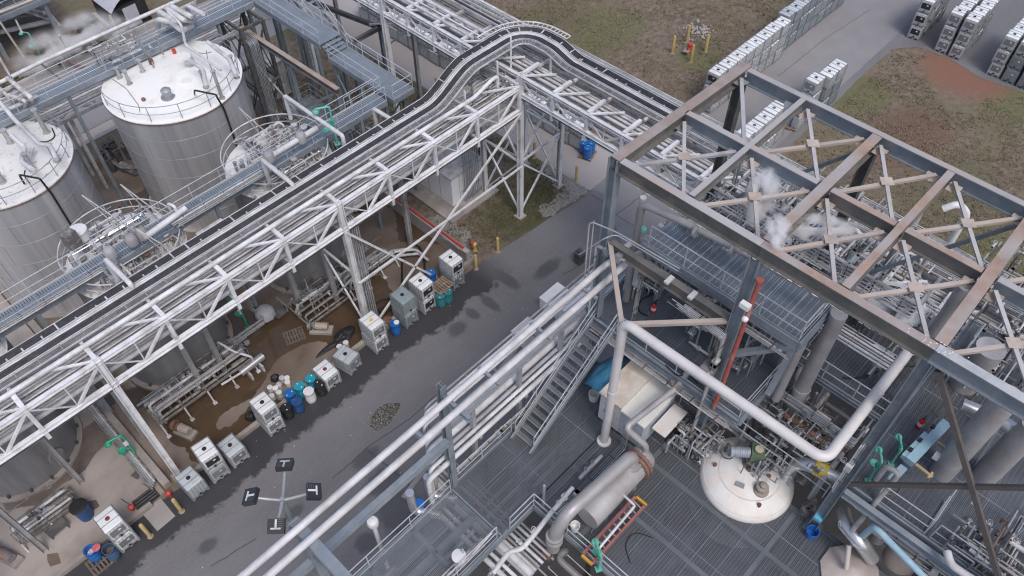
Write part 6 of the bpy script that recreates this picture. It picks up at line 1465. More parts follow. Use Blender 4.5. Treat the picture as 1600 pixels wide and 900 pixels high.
# cream cabinet and tarpaulin
t = thing('cabinet', 'cream topped white cabinet on lower deck beside stair and blue tarpaulin', 'cabinet', (15.5, 8.6, 9))
c1 = at(940, 612, 11.2); c2 = at(992, 560, 11.2); c3 = at(1023, 583, 11.2); ang = math.atan2((c2-c1).y, (c2-c1).x); L = (c2-c1).length; Wd = (c3-c2).length
u = (c2-c1).normalized(); v = V3((u.y, -u.x, 0))
def quadprism(b, o, lu, lv, z0_, z1_): b.prism([tuple((o)[:2]), tuple((o+u*lu)[:2]), tuple((o+u*lu+v*lv)[:2]), tuple((o+v*lv)[:2])], z0_, z1_)
b = MB(); quadprism(b, c1, L, Wd, 9.25, 11.1); b.build('body', whitep, t)
b = MB(); quadprism(b, c1-u*.08-v*.06, L+.16, Wd+.06, 11.1, 11.2); b.build('roof', mat('stained_cream_roof', (.62, .57, .50), .6, var=.08, col2=(.5, .41, .34), amt=.4, scale2=1.4, soft=.15), t)
b = MB(); quadprism(b, c1+v*(Wd+.01)+u*.0, L, 1.1, 9.25, 10.95); b.build('side_cabinet', mat('grey_blue_cabinet', (.42, .45, .5), .5), t)
b = MB(); quadprism(b, c1+v*(Wd+.01)-u*.08, L+.12, 1.18, 10.95, 11.04); b.build('side_roof', mat('bright_roof_panel', (.76, .75, .71), .55, var=.05, col2=(.62, .58, .5), amt=.25), t)
b = MB(); quadprism(b, c1+v*(Wd+1.22)+u*.5, L*.7, .65, 10.3, 10.36); b.build('shelf', cream, t)
b = MB()
for k in range(1, 3): quadprism(b, c1-u*.012+v*(Wd*k/3), .012, .02, 9.3, 11.0)
b.build('door_gap', pipeg, t); b = MB()
for k in range(2): quadprism(b, c1-u*.05+v*(Wd*(k+.8)/3), .05, .04, 10.0, 10.2)
quadprism(b, c1-u*.05+v*(Wd+.3), .05, .04, 9.9, 10.1); b.build('handle', steeld, t)
for f, g_ in ((.06, .05), (.94, .05), (.06, .95), (.94, .95)):
    b = MB(); o_ = c1+u*L*f+v*Wd*g_; b.box(V3((o_.x, o_.y, 9.12)), (.1, .1, .24)); b.build('foot', steeld, t)
b = MB(); N = 14
P0 = [at(912, 596, 10.3), at(938, 612, 10.9), at(975, 570, 10.9), at(985, 562, 10.6), at(960, 552, 10.3), at(938, 566, 10.2)]
cc = sum(P0, V3((0, 0, 0)))/6; b.v = [cc+V3((0, 0, .25))]; Rn = []
for i in range(6):
    for k in range(5):
        p = P0[i].lerp(P0[(i+1) % 6], k/5); Rn.append(p+V3((0, 0, -.08+.12*mnoise.noise(p*1.7))))
for f in (.35, .7, 1.0):
    for p in Rn: q = cc.lerp(p, f); b.v.append(q+V3((0, 0, .22*(1-f)+.14*mnoise.noise(q*2.3+V3((f, 0, 0))))))
M_ = len(Rn)
for i in range(M_):
    j = (i+1) % M_; b.f.append((0, 1+i, 1+j))
    for l_ in range(2): b.f.append((1+l_*M_+i, 1+(l_+1)*M_+i, 1+(l_+1)*M_+j, 1+l_*M_+j))
o = b.build('tarpaulin', tarpm, sharp=60); sol = o.modifiers.new('thickness', 'SOLIDIFY'); sol.thickness = .02; tag(o, 'crumpled blue tarpaulin hung between stair and cream cabinet', 'tarpaulin')
# extinguishers
def extinguisher(label, x, y, z):
    t = thing('fire_extinguisher', label, 'extinguisher', (0, 0, 0)); b = MB(); b.lathe((0, 0, 0), [(.1, 0), (.11, .03), (.11, .5), (.05, .6), (0, .6)], 14); b.build('body', mat('extinguisher_red', (.55, .03, .025), .35), t)
    b = MB(); b.lathe((0, 0, .6), [(.05, 0), (.05, .08), (0, .1)], 10); b.box((.08, 0, .66), (.2, .05, .05)); b.build('handle', black, t); b = MB(); b.lathe((0, 0, .3), [(.113, -.09), (.113, .09)], 14); b.build('sticker', whitep, t)
    p = at(x, y, z); t.location = (p.x, p.y, z); return t
extinguisher('red fire extinguisher by coiled hose on mid level deck', 1020, 488, 12.4); extinguisher('red fire extinguisher behind blue unit on the right deck', 1434, 668, 12.4)
b = MB(); b.path([at(1012, 493, 12.45), at(1000, 489, 12.45), at(996, 478, 12.45), at(1004, 466, 12.45), at(1018, 461, 12.45), at(1022, 452, 12.45), at(1014, 446, 12.45), at(1010, 451, 12.45), at(1014, 460, 12.45), at(1024, 459, 12.45), at(1036, 447, 12.5), at(1045, 435, 12.6)], .035, 8, .4, 6); tag(b.build('hose', black), 'black hose in loops on mid level deck by extinguisher', 'hose')
b = MB(); b.path([at(1318, 590, 12.5), at(1340, 592, 12.5), at(1380, 578, 12.5), at(1400, 570, 12.6), at(1432, 572, 12.6)], .04, 8, .8, 6); tag(b.build('hose', black), 'black hose lying on dark deck beneath the roof frame', 'hose')
# clutter of pipes and valves on the decks
def manifold(label, x0, x1, y0, y1, z, n, seed, hmax=1.6, fat=.12, valves=14, pal=None):
    r = random.Random(seed); pal = pal or [pipew, whited, pipeg, galv, alu, clad, pump]; t = thing('pipe_manifold', label, 'pipework', ((x0+x1)/2, (y0+y1)/2, z))
    for k in range(n):
        zz_ = z+r.uniform(.2, hmax); rr_ = r.choice([.02, .025, .03, .03, .04, .055, fat]); m_ = r.choice(pal)
        if r.random() < .55:
            y = r.uniform(y0, y1); a, c = sorted((r.uniform(x0, x1), r.uniform(x0, x1))); c = max(c, a+.8); y2 = y+r.uniform(-.8, .8)
            pts = [[(a, y, z-.2), (a, y, zz_), (c, y, zz_), (c, y2, zz_), (c, y2, zz_-r.uniform(.2, 1))], [(a, y, zz_), (c, y, zz_)], [(a, y, zz_), (c, y, zz_), (c, y, z-.3)], [(a, y, z-.3), (a, y, zz_+.6)]][r.choice([0, 1, 1, 2, 3])]; pts = pts if len(pts) > 1 else pts
        else:
            x = r.uniform(x0, x1); a, c = sorted((r.uniform(y0, y1), r.uniform(y0, y1))); c = max(c, a+.8); x2 = x+r.uniform(-.8, .8)
            pts = [[(x, a, z-.2), (x, a, zz_), (x, c, zz_), (x2, c, zz_), (x2, c, zz_-r.uniform(.2, 1))], [(x, a, zz_), (x, c, zz_)], [(x, a, zz_), (x, c, zz_), (x, c, z-.3)]][r.choice([0, 1, 1, 2])]
        b = MB(); b.path(pts, rr_, 8, rr_*1.8)
        if rr_ > .045 and r.random() < .6:
            q0, q1 = (pts[1], pts[2]) if len(pts) > 2 else pts; p = V3(q0).lerp(V3(q1), r.uniform(.2, .8)); d = (V3(q1)-V3(q0)).normalized(); b.tube(p-d*.06, p-d*.02, rr_*1.9, 10); b.tube(p+d*.02, p+d*.06, rr_*1.9, 10)
        b.build('pipe', m_, t)
    for k in range(valves):
        b = MB(); valve(b, (r.uniform(x0, x1), r.uniform(y0, y1), z+r.uniform(.3, hmax)), r.uniform(.09, .17), r); b.build('valve', r.choice([pump, steeld, galv, whited, whited]), t)
    for k in range(6):
        b = MB(); x = r.uniform(x0, x1); y = r.uniform(y0, y1); b.bar((x, y, z), (x, y, z+hmax*.8), .06, .06, V3((0, 1, 0))); b.bar((x, y, z+hmax*.7), (x+r.uniform(.4, 1), y, z+hmax*.7), .06, .06); b.build('pipe_stand', galv, t)
    return t
manifold('crowded pipework with steam behind the first cross braces of roof frame', 20.8, 27.2, 7.6, 12.2, 12.4, 78, 31, 3.2, .13, 50, [pipew, pipew, whited, alu, galv, clad, pipeg])
manifold('crowded white pipework and valves in the middle beneath the rusty roof beams', 20.8, 27.2, 3.4, 7.6, 12.4, 74, 32, 3.0, .14, 46, [pipew, pipew, whited, alu, galv, clad, pipeg])
manifold('pipework beside the ribbed steel tank under the roof frame', 21.0, 26.4, .8, 2.2, 12.4, 20, 33, 1.8, .12, 12)
manifold('small valves and pipes left of the frame column at stair landing', 18.9, 20.5, 10.2, 11.9, 12.4, 30, 34, 2.2, .1, 18)
manifold('pipe rack and fittings below the upper platform edge', 18.3, 20.4, 5.0, 8.6, 12.4, 46, 35, 2.8, .09, 26, [pump, pump, pipeg, galv, clad, steeld, rustm, whited])
manifold('valves and thin pipes on upper platform by its front railing', 18.9, 20.3, 7.6, 10.2, 17.0, 12, 36, .8, .1, 8)
manifold('tangle of pipes and valves between the kettle and mid level deck', 17.5, 20.5, .9, 4.5, 9.6, 80, 37, 2.7, .11, 52, [pump, pump, pipeg, galv, clad, steeld, rustm, whited])
manifold('grey pipework under mid level deck behind cream cabinet', 17.2, 20.4, 4.7, 9.8, 9.6, 66, 38, 2.3, .1, 40, [pump, pump, pipeg, galv, clad, steeld, rustm, whited])
manifold('pipework at the far right beyond roof frame column', 24.4, 30, -6, .2, 9.4, 60, 39, 3.4, .17, 34, [pump, pump, pipeg, galv, clad, steeld, rustm, whited])
manifold('valved pipes along the bottom right deck edge', 17.3, 19.2, -6.2, -2.7, 12.4, 34, 40, 1.0, .09, 26, [pump, pump, pipeg, galv, clad, steeld, rustm, whited])
manifold('pumps and pipes between lower deck and right deck at bottom right', 14.9, 17.2, -5.6, -2.6, 8.0, 16, 41, 1.4, .1, 12, [pump, pump, pipeg, galv, clad, steeld, rustm, whited])
manifold('dark pipes below the rails left of the heat exchanger', 5.5, 10.0, 4.6, 8.6, 6.6, 30, 42, 1.8, .14, 16, [pump, pump, pipeg, galv, clad, steeld, rustm, whited])
manifold('small fittings on deck between cabinet and kettle', 15.9, 17.2, 5.5, 7.2, 9.0, 16, 43, 1.2, .09, 10)
manifold('thin pipes and valves beyond the right deck by the grass', 22.5, 27.3, -8, -4.6, 12.4, 26, 44, 1.6, .13, 14)
# standing pipes
def standpipe(label, px_, py_, z0_, z1_, rr_, m_, collar=()):
    p = at(px_, py_, z0_); b = MB(); b.tube((p.x, p.y, z0_-1.5), (p.x, p.y, z1_), rr_, 20)
    for z in collar: b.tube((p.x, p.y, z), (p.x, p.y, z+.12), rr_*1.15, 20)
    return tag(b.build('standpipe', m_), label, 'pipe')
standpipe('tall grey vertical duct dropping from front roof beam to pipe pit', 1250, 612, 12.4, 17.3, .29, clad, (12.6,))
standpipe('grey vertical duct crossing behind the right cross brace beside steel tank', 1432, 560, 12.4, 16.9, .24, clad)
standpipe('broad grey vertical duct on right deck crossing the dark brace', 1471, 738, 12.4, 17.6, .40, clad)
standpipe('second broad grey vertical duct at right edge with shiny elbow', 1535, 748, 12.4, 16.2, .40, clad)
standpipe('wide pale vertical vessel beyond the roof frame corner', 1505, 600, 12.4, 14.8, .52, clad)
standpipe('grey vertical pipe under blue knee brace of the upper platform', 1190, 640, 10.0, 15.6, .16, clad)
for k, (x, y, z0_, z1_, rr_) in enumerate([(1150, 640, 9.6, 12.0, .24), (1172, 648, 9.6, 11.8, .13), (1205, 645, 9.6, 12.1, .12), (1222, 655, 9.6, 12.0, .17), (1235, 665, 9.6, 11.6, .1), (1128, 622, 9.6, 11.0, .2), (1215, 620, 9.6, 12.0, .1), (1195, 600, 9.6, 11.9, .14)]):
    p = at(x, y, z0_); b = MB(); b.path([(p.x, p.y, 6), (p.x, p.y, z1_), (p.x+.5, p.y+.3, z1_+.2), (p.x+1.6, p.y+.3, z1_+.2)], rr_, 14, rr_*2.4, 6); tag(b.build('pipe', clad if k % 2 else pipeg), ORD[k]+' largest bent grey pipe in the dark pit behind kettle', 'pipe', 'bent pipes in the pit behind the kettle')
b = MB(); p = at(1545, 625, 15); b.path([at(1502, 632, 15.2), at(1560, 655, 15.2), at(1590, 675, 15.2), V3((*at(1590, 675, 15.2)[:2], 12.6))], .24, 16, .5, 8); tag(b.build('pipe', alu), 'shiny aluminium elbow pipe joining the broad ducts at right edge', 'pipe')
b = MB(); b.path([V3((*at(1003, 318, 18.2)[:2], 12.6)), at(1003, 318, 18.2), at(1080, 352, 18.2), at(1190, 408, 18.2), at(1296, 468, 18.2)], .15, 14, .35, 6)
for f in (.3, .5, .62): q = at(1003, 318, 18.2).lerp(at(1296, 468, 18.2), f); d = (at(1296, 468, 18.2)-at(1003, 318, 18.2)).normalized(); b.tube(q, q+d*.12, .24, 14)
tag(b.build('pipe', clad), 'long grey flanged pipe running beneath the front roof beam over upper platform', 'pipe')
b = MB(); p = at(1122, 590, 12.4); p = V3((16.78, 5.62, 12.4)); b.tube((p.x, p.y, 12.2), (p.x, p.y, 19.7), .085, 14); b.tube((p.x, p.y, 19.7), (p.x, p.y, 19.8), .12, 14); o = b.build('red_pipe', redpipe); tag(o, 'red oxide vertical pipe standing against the blue grey middle column', 'pipe')
b = MB(); b.box((p.x-.2, p.y+.1, 18.6), (.2, .34, .2)); b.ball((p.x-.1, p.y+.0, 17.9), .12); b.build('fixture', whitep, o)
b = MB(); p = V3((16.7, 6.25, 14.3)); b.box(p, (.55, .5, .35)); b.bar(p, p+V3((.3, -.1, 0)), .1, .1); tag(b.build('lamp_box', mat('lamp_housing', (.2, .19, .19), .5)), 'grey boxy floodlight bracketed to the middle blue column', 'lamp')
b = MB(); z = 18.05; b.path([at(913, 442, 15.4), at(921, 345, z), at(962, 362, z), at(1062, 420, z)], .03, 8, .25, 5); b.path([at(905, 398, 16.3), at(945, 372, z-.5), at(962, 366, z-.5), at(1060, 424, z-.5)], .025, 8, .2, 5); b.path([at(928, 345, z), at(918, 440, 15.4)], .025, 8)
tag(b.build('guard_rail', galv), 'thin looped guard rail beside the left frame column over road', 'rail')
# ribbed tank under the frame
p = at(1403, 470, 14.2); t = thing('ribbed_tank', 'ribbed steel tank with white top and cables below the roof frame', 'tank', (p.x, p.y, 9))
b = MB(); b.lathe((p.x, p.y, 9), [(1.05, 0), (1.05, 5.0)], 40); b.build('wall', tankd, t); b = MB()
for k in range(30): a = k*math.pi/15; b.tube((p.x+math.cos(a)*1.05, p.y+math.sin(a)*1.05, 9), (p.x+math.cos(a)*1.05, p.y+math.sin(a)*1.05, 14), .03, 6)
b.build('rib', galv, t); b = MB(); b.lathe((p.x, p.y, 14), [(1.12, -.05), (1.12, .06), (.6, .16), (0, .2)], 40); b.build('roof', whitep, t)
for k in range(7):
    a = rnd.uniform(0, 6.28); q = rnd.uniform(.2, .8); b = MB(); c = V3((p.x+math.cos(a)*q, p.y+math.sin(a)*q, 14.1)); b.tube(c, c+V3((0, 0, rnd.uniform(.2, .5))), .1, 10); valve(b, c+V3((0, 0, .5)), .13, rnd); b.build('valve', rnd.choice([whited, steeld, pump]), t)
b = MB()
for k in range(4): a = rnd.uniform(0, 6); b.path([(p.x+math.cos(a+q*.8)*.7*(1-.2*q), p.y+math.sin(a+q*.8)*.8, 14.3+.05*q) for q in range(4)], .02, 6, .3)
b.build('cable', black, t)
# light blue unit
t = thing('blue_unit', 'light blue long machine unit on pale rollers, on right deck', 'machine', (20.5, -.9, 12.4))
u0 = at(1420, 722, 13.2); u1 = at(1478, 662, 13.2); d = (u1-u0).normalized(); s_ = V3((-d.y, d.x, 0))
b = MB(); b.bar(u0, u1, .34, .3); b.bar(u0+s_*.22, u0.lerp(u1, .6)+s_*.22, .2, .22); b.build('body', skyb, t)
b = MB()
for f in (.15, .4, .75): q = u0.lerp(u1, f)+s_*.22; b.box(q+V3((0, 0, .15)), (.16, .14, .1))
b.build('fitting', black, t); b = MB(); b.bar(u0-d*1.2, u0-d*.35, .26, .24); b.build('end_piece', skyb, t)
for f in (.05, .62):
    q = u0.lerp(u1, f); b = MB(); b.tube(q-s_*.2, q-s_*.85, .06, 10); b.tube(q-s_*.75-d*.15, q-s_*.75+d*.15, .05, 8); b.build('handle', mat('tan_handle', (.5, .37, .22), .6), t)
b = MB()
for f in (.1, .9): q = u0.lerp(u1, f); b.box(V3((q.x, q.y, 12.72)), (.2, .2, .62))
b.build('leg', steelb, t); b = MB(); q = u0.lerp(u1, .4)-s_*.5; b.box(q, (.2, .2, .25)); b.build('control', whitep, t)
b = MB(); b.path([V3((*at(1352, 803, 12.4)[:2], 10.5)), at(1405, 740, 14.0), at(1385, 728, 14.0), V3((*at(1385, 728, 14.0)[:2], 13.0))], .1, 12, .2); tag(b.build('post', pipeg), 'bent grey post with pale elbow top beside mint showers', 'post')
b = MB(); b.path([V3((*at(1378, 795, 12.6)[:2], 9.5)), at(1366, 822, 12.2), at(1440, 898, 12.2), at(1470, 925, 12.2)], .12, 14, .35, 6); tag(b.build('pipe', skyb), 'light blue bent pipe at the bottom right corner', 'pipe')
b = MB(); b.path([at(1318, 800, 10.2), at(1322, 822, 10.6), at(1345, 848, 10.6), at(1362, 872, 9.6)], .27, 16, .4, 6); 
for k in range(8): b.ring(at(1322, 822, 10.6).lerp(at(1345, 848, 10.6), k/8), .28, .012, 14, 4)
tag(b.build('pipe', alu), 'crinkled silver bent duct beside the blue grey column foot', 'pipe')
c = at(1382, 826, 10.2); b = MB(); b.lathe(c-V3((0, 0, .8)), [(.32, 0), (.32, .6), (.36, .62), (.36, .72), (.3, .8), (.12, .9), (.12, 1.0), (0, 1.02)], 20); tag(b.build('flanged_pot', whited), 'pale flanged pot with bolted lid near the light blue pipe', 'vessel')
c = at(1335, 888, 9.6); b = MB(); b.lathe((c.x, c.y, 9.02), [(1.1, 0), (1.1, .1), (.3, .55), (0, .6)], 10); b.tube(c+V3((-.3, .2, .1)), c+V3((.3, .6, .6)), .1, 10); tag(b.build('cone_hood', mat('beige_hood', (.42, .37, .345), .6, var=.1)), 'beige faceted hood cone at bottom edge of the lower deck', 'hood')
c = at(1420, 858, 10.0); b = MB(); b.lathe((c.x, c.y, 9.0), [(.6, 0), (.6, 1.2), (.45, 1.5), (.2, 1.62), (0, 1.65)], 24); tag(b.build('vessel', mat('beige_vessel', (.45, .37, .32), .6, var=.1)), 'beige rounded vessel under the rails near the light blue pipe', 'vessel')
b = MB(); b.path([at(1480, 862, 13), at(1485, 882, 13), at(1520, 905, 13), at(1560, 930, 13)], .13, 12, .3); tag(b.build('pipe', pipew), 'white elbow pipe at bottom right picture edge', 'pipe')
b = MB(); b.path([at(1515, 858, 13), at(1590, 918, 13)], .07, 10); tag(b.build('pipe', pipew), 'straight thin white pipe at bottom right picture edge', 'pipe')
c = at(1263, 795, 9.3); b = MB(); b.tube(c-V3((0, 0, .3)), c+V3((0, 0, .2)), .25, 14); valve(b, c+V3((0, 0, .4)), .22, rnd); tag(b.build('valve', pump), 'grimy valve pot on lower deck just right of the kettle', 'valve')
b = MB(); b.box((16.85, .5, 10.1), (.26, .3, .16)); tag(b.build('blue_box', mat('cyan_box', (.12, .4, .55), .5)), 'small cyan box strapped to the foot of blue grey column', 'box')
for k, (y0_, y1_) in enumerate([(2.6, 5.4), (.9, 1.9)]):
    pass
t = thing('guard_rail', 'long double guard rail crossing in front of the kettle pipework', 'rail', (17.3, 3, 9))
rails_on(t, [(17.35, 6.2, 10.6), (17.35, .8, 10.6)], 0, post=1.8, kick=False)
# the rack side items beside the road under the structure
for k, (x, y, w, d_, h) in enumerate([(868, 462, 1.6, 1.1, .9), (905, 468, 2.6, 1.5, 1.3), (822, 515, 1.4, 1.0, .8)]):
    c = at(x, y, h); b = MB(); b.box((c.x, c.y, h/2+.05), (w, d_, h)); b.box((c.x, c.y, h+.06), (w+.08, d_+.08, .05)); 
    for q in (-.3, .1, .35): b.box((c.x+q*w, c.y, h+.09), (.04, d_, .03))
    tag(b.build('white_bin', mat('bright_white_bin', (.78, .78, .79), .5, var=.08)), ('white lidded bin at the road edge left of the twin pipes', 'long white bin mostly under the twin pipes by stair', 'small white bin beneath twin pipes near the road edge')[k], 'bin')
# kerb along the road edge
b = MB(); b.bar((9, 16.6, .06), (23.5, 19.6, .06), .25, .12); tag(b.build('road_kerb', concl), 'pale kerb along road edge beneath the twin white pipes', 'kerb')
for k, (x, y, w, m_) in enumerate([(905, 405, .5, steeld), (938, 408, .5, black), (930, 430, .45, steeld)]):
    c = at(x, y, .3); b = MB(); b.box((c.x, c.y, .45), (w, w, .9)); b.box((c.x, c.y, .93), (w+.1, w+.1, .06)); valve(b, (c.x, c.y, 1.0), .2, rnd); tag(b.build('valve_box', m_), ('dark valve box at the road edge below looped guard rail', 'black valve box wrapped around frame column foot', 'dark valve box under the outer twin pipe end')[k], 'box')
# things beyond the frame
c = at(1490, 370, 12); b = MB(); b.path([V3((c.x, c.y, 9)), V3((c.x, c.y, 13.5)), V3((c.x-.3, c.y+.5, 14.0)), V3((c.x-.6, c.y+.9, 13.6))], .16, 12, .3); tag(b.build('vent_pipe', whitep), 'white gooseneck vent beyond the lane bridge by grass', 'vent')
for k, (a_, c_) in enumerate([((1370, 400), (1330, 350)), ((1420, 375), (1455, 395)), ((1395, 352), (1440, 330))]):
    b = MB(); b.path([at(*a_, 12.5), at(*c_, 12.5), V3((*at(*c_, 12.5)[:2], 9))], .12, 10, .25); tag(b.build('pipe', pipew), ORD[k]+' white pipe turning off lane bridge under rusty roof beams', 'pipe', 'white branch pipes off lane bridge')
b = MB(); b.box((33.2, 1.5, 5.4), (3.2, 5, .3)); b.box((33.2, 1.5, 2.6), (2.8, 4.6, 5.2)); tag(b.build('pump_house', whited), 'white flat roofed pump house beyond lane bridge at right', 'building')
# ================================================================== FAR TOP LEFT
t = thing('process_unit', 'dark steel process unit with pipes and decks at top left corner', 'process unit', (6, 74, 0))
for x in (-4, 1.5, 7, 12, 16.5):
    for y in (68.5, 74):
        b = MB(); b.ibeam((x, y, 0), (x, y, 7), .3, .3, .03, V3((0, 1, 0))); b.build('column', steelb, t)
for z in (3.4, 6.8):
    b = MB(); b.box((6, 71.4, z), (22, 6.2, .12)); b.build('deck', galvd, t)
    b = MB(); b.bar((-5, 68.3, z-.1), (17, 68.3, z-.1), .2, .4); b.bar((-5, 74.4, z-.1), (17, 74.4, z-.1), .2, .4); b.build('beam', steelb, t)
    rails_on(t, [(-5, 68.4), (17, 68.4)], z, post=2.5)
for k in range(9):
    b = MB(); b.path([(rnd.uniform(-4, 14), rnd.uniform(68.6, 73), 2+k*.7), (rnd.uniform(10, 17), rnd.uniform(68.6, 73), 2+k*.7), (17, rnd.uniform(69, 72), .5)], rnd.choice([.08, .14, .2]), 10, .4); b.build('pipe', rnd.choice([pipew, pipeg, whited]), t)
for k in range(5):
    b = MB(); c = V3((rnd.uniform(0, 15), rnd.uniform(69.5, 72), 6.9)); b.lathe(c, [(.9, -3), (.9, .9), (.6, 1.2), (0, 1.35)], 20); b.build('vessel', rnd.choice([clad, pipew, tankd]), t)
b = MB(); b.path([(11.5, 67.6, 4.2), (21.5, 67.2, 4.2), (22, 68.8, 6.0)], .12, 10, .2); b.path([(13, 67.5, .2), (12.6, 67.6, 5), (12, 68.3, 8)], .09, 8); tag(b.build('pipe', mat('ochre_pipe', (.4, .37, .32), .6)), 'long pale pipe rail beneath the dark unit at top left', 'pipe')
t = thing('hut', 'black and grey curved roof hut at top left behind the far road', 'hut', (21.3, 65.4, 0)); 
hx0, hx1, hy0, hy1 = 20.2, 23.2, 65.2, 68.8
b = MB(); b.box(((hx0+hx1)/2, (hy0+hy1)/2, 1.0), (hx1-hx0, hy1-hy0, 2.0)); b.build('wall', black, t)
b = MB(); N = 8; prof = [((hx0-.1)+(hx1-hx0+.2)*k/N, 1.95+.9*math.sin(math.pi*k/N)) for k in range(N+1)]
for k in range(N):
    (xa, za), (xb_, zb_) = prof[k], prof[k+1]; b.quadbox([(xa, hy0-.15, za-.06), (xb_, hy0-.15, zb_-.06), (xb_, hy1+.15, zb_-.06), (xa, hy1+.15, za-.06), (xa, hy0-.15, za), (xb_, hy0-.15, zb_), (xb_, hy1+.15, zb_), (xa, hy1+.15, za)])
b.build('roof', mat('grey_sheet_roof', (.42, .44, .49), .5, var=.1), t)
b = MB(); b.box(((hx0+hx1)/2, hy0-.03, .95), (1.2, .06, 1.8)); b.build('door', mat('grey_sheet_roof', (.42, .44, .49)), t)
for k, (a_, c_, h) in enumerate([((150, 28), (182, 55), .5), ((82, 72), (100, 100), .5), ((30, 122), (55, 110), .25)]):
    p = at(*a_, 0); q = at(*c_, 0); b = MB(); b.bar(p+V3((0, 0, h/2)), q+V3((0, 0, h/2)), .3, h); tag(b.build('low_wall', concl), ('low concrete wall right of the steam near hut', 'low concrete wall in the middle of steam', 'short concrete edge on grass at top left')[k], 'wall')
c = at(138, 48, .4); t = thing('duct_stub', 'dark round duct mouth breathing steam at top left', 'duct', tuple(c)); b = MB(); b.lathe((c.x, c.y, 0), [(.8, 0), (.8, 1.0), (.7, 1.0), (.7, .3), (0, .3)], 20); b.build('body', steeld, t)
for k, (a_, c_, z) in enumerate([((92, 55), (112, 90), 3), ((62, 98), (100, 128), 5), ((34, 50), (15, 12), 5)]):
    p = at(*c_, 0); b = MB(); b.path([(p.x, p.y, 0), V3((*at(*a_, z)[:2], z))], .07, 8); tag(b.build('pole', whited), ('pale slanted lamp pole in the steam at top left', 'pale slanted davit pole near the far kerb', 'pale slanted pole beside dark unit at top left')[k], 'pole')
c = at(120, 98, 0); b = MB()
for k in range(8): valve(b, c+V3((rnd.uniform(-1.6, 1.6), rnd.uniform(-.6, .6), .5)), .28, rnd)
tag(b.build('valve_group', pump), 'small group of valves by far kerb below the steam', 'valves')
b = MB(); a_ = at(110, 105, 0); b.path([a_+V3((0, 0, .6)), a_+V3((.6, -2, .6)), a_+V3((.9, -5.5, .7))], .12, 8); tag(b.build('pipe', mat('brown_pipe', (.2, .13, .12), .7)), 'reddish pipe crossing the far road below the steam', 'pipe')
# steam
def steam(label, px_, py_, z, sx, sy, sz, dens, scale, seed, rot=0):
    b = MB(); b.lathe((0, 0, 0), [(0, -1)] + [(math.sin(math.pi*k/10), -math.cos(math.pi*k/10)) for k in range(1, 10)] + [(0, 1)], 20)
    o = b.build('steam', thin_material('steam_vapour_%d' % seed, (.985, .985, .99), dens, scale), origin=V3((0, 0, 0)))
    o.location = at(px_, py_, z); o.scale = (sx, sy, sz); o.rotation_euler = (0, 0, R(rot)); o['kind'] = 'stuff'; tag(o, label, 'steam'); return o
steam('upright white steam puff left of the first rusty cross beam', 1190, 308, 20.2, .72, .6, 1.25, 18, 1.3, 1, 30)
steam('white steam trailing over the rusty beam towards the brace plate', 1278, 356, 20.3, 1.25, .5, .5, 30, 1.5, 2, -50)
steam('thin steam along the pale rusty beam above upper platform', 1216, 362, 21.3, .75, .45, .4, 14, 1.4, 3, 40)
steam('right steam cloud at top left around the duct mouth', 128, 52, 1.8, 3.4, 2.0, 1.8, 2.0, 1.6, 4)
steam('left steam cloud at top left over the green shower', 70, 84, 1.8, 3.0, 2.2, 1.8, 1.6, 1.6, 5)
steam('small steam wisp beside the black hut wall', 185, 45, 1.2, 1.8, 1.2, 1.2, 2.0, 1.8, 6)
# ================================================================== SMALL FITTINGS, CONDUITS AND CABLES
def conduit_run(label, pts, n, gap, seed, rr_=(.015, .03), pal=None, boxes=2):
    """parallel thin conduits following orthogonal points, with clips and junction boxes"""
    r = random.Random(seed); P = [V3(p) for p in pts]; t = thing('conduit_run', label, 'conduits', tuple(P[0])); pal = pal or [galv, whited, pipeg, railm, pump]
    side = (P[1]-P[0]).cross(P[2]-P[1]) if len(P) > 2 else orth(P[1]-P[0])[0]
    side = side.normalized() if side.length > 1e-4 else orth(P[1]-P[0])[0]
    for k in range(n):
        o = side*(k-(n-1)/2)*gap; q = [p+o for p in P]; q[-1] = q[-1]+(P[-1]-P[-2]).normalized()*r.uniform(-.4, .3); q[0] = q[0]+(P[0]-P[1]).normalized()*r.uniform(-.3, .3)
        b = MB(); b.path(q, r.uniform(*rr_), 6, .1, 3); b.build('conduit', r.choice(pal), t)
    for k in range(boxes):
        i = r.randrange(len(P)-1); c = P[i].lerp(P[i+1], r.uniform(.2, .8)); b = MB(); b.box(c, (.26, .22, .34)); b.build('junction_box', r.choice([pump, galv, whited]), t)
    for i in range(len(P)-1):
        L = (P[i+1]-P[i]).length
        for k in range(int(L/1.1)):
            c = P[i].lerp(P[i+1], (k+.5)/max(1, int(L/1.1))); b = MB(); b.bar(c-side*(n*gap*.55), c+side*(n*gap*.55), .05, .05); b.build('clip', steeld, t)
    return t
conduit_run('thin conduits climbing the blue grey middle column of roof frame', [(16.72, 6.1, 9.2), (16.72, 6.1, 16.4), (16.72, 8.2, 16.5)], 6, .07, 1)
conduit_run('thin conduits running along the mid level deck edge over cream cabinet', [(16.7, 4.8, 11.95), (16.7, 11.6, 11.95), (16.7, 11.6, 9.6)], 7, .06, 2)
conduit_run('thin conduits on the front face of blue grey corner column by kettle', [(16.78, .62, 12.3), (16.78, .62, 15.5), (18.6, .62, 15.6)], 3, .06, 3)
conduit_run('thin pipes crossing in front of the kettle pipe pit below white pipe', [(17.75, 8.6, 10.2), (17.75, 3.6, 10.2), (18.9, 3.6, 10.2)], 5, .11, 4, (.02, .045), None, 4)
conduit_run('second bundle of thin pipes crossing the pit behind the kettle', [(18.5, 8.4, 11.2), (18.5, 3.0, 11.2), (18.5, 3.0, 9.7)], 5, .12, 5, (.02, .05), None, 3)
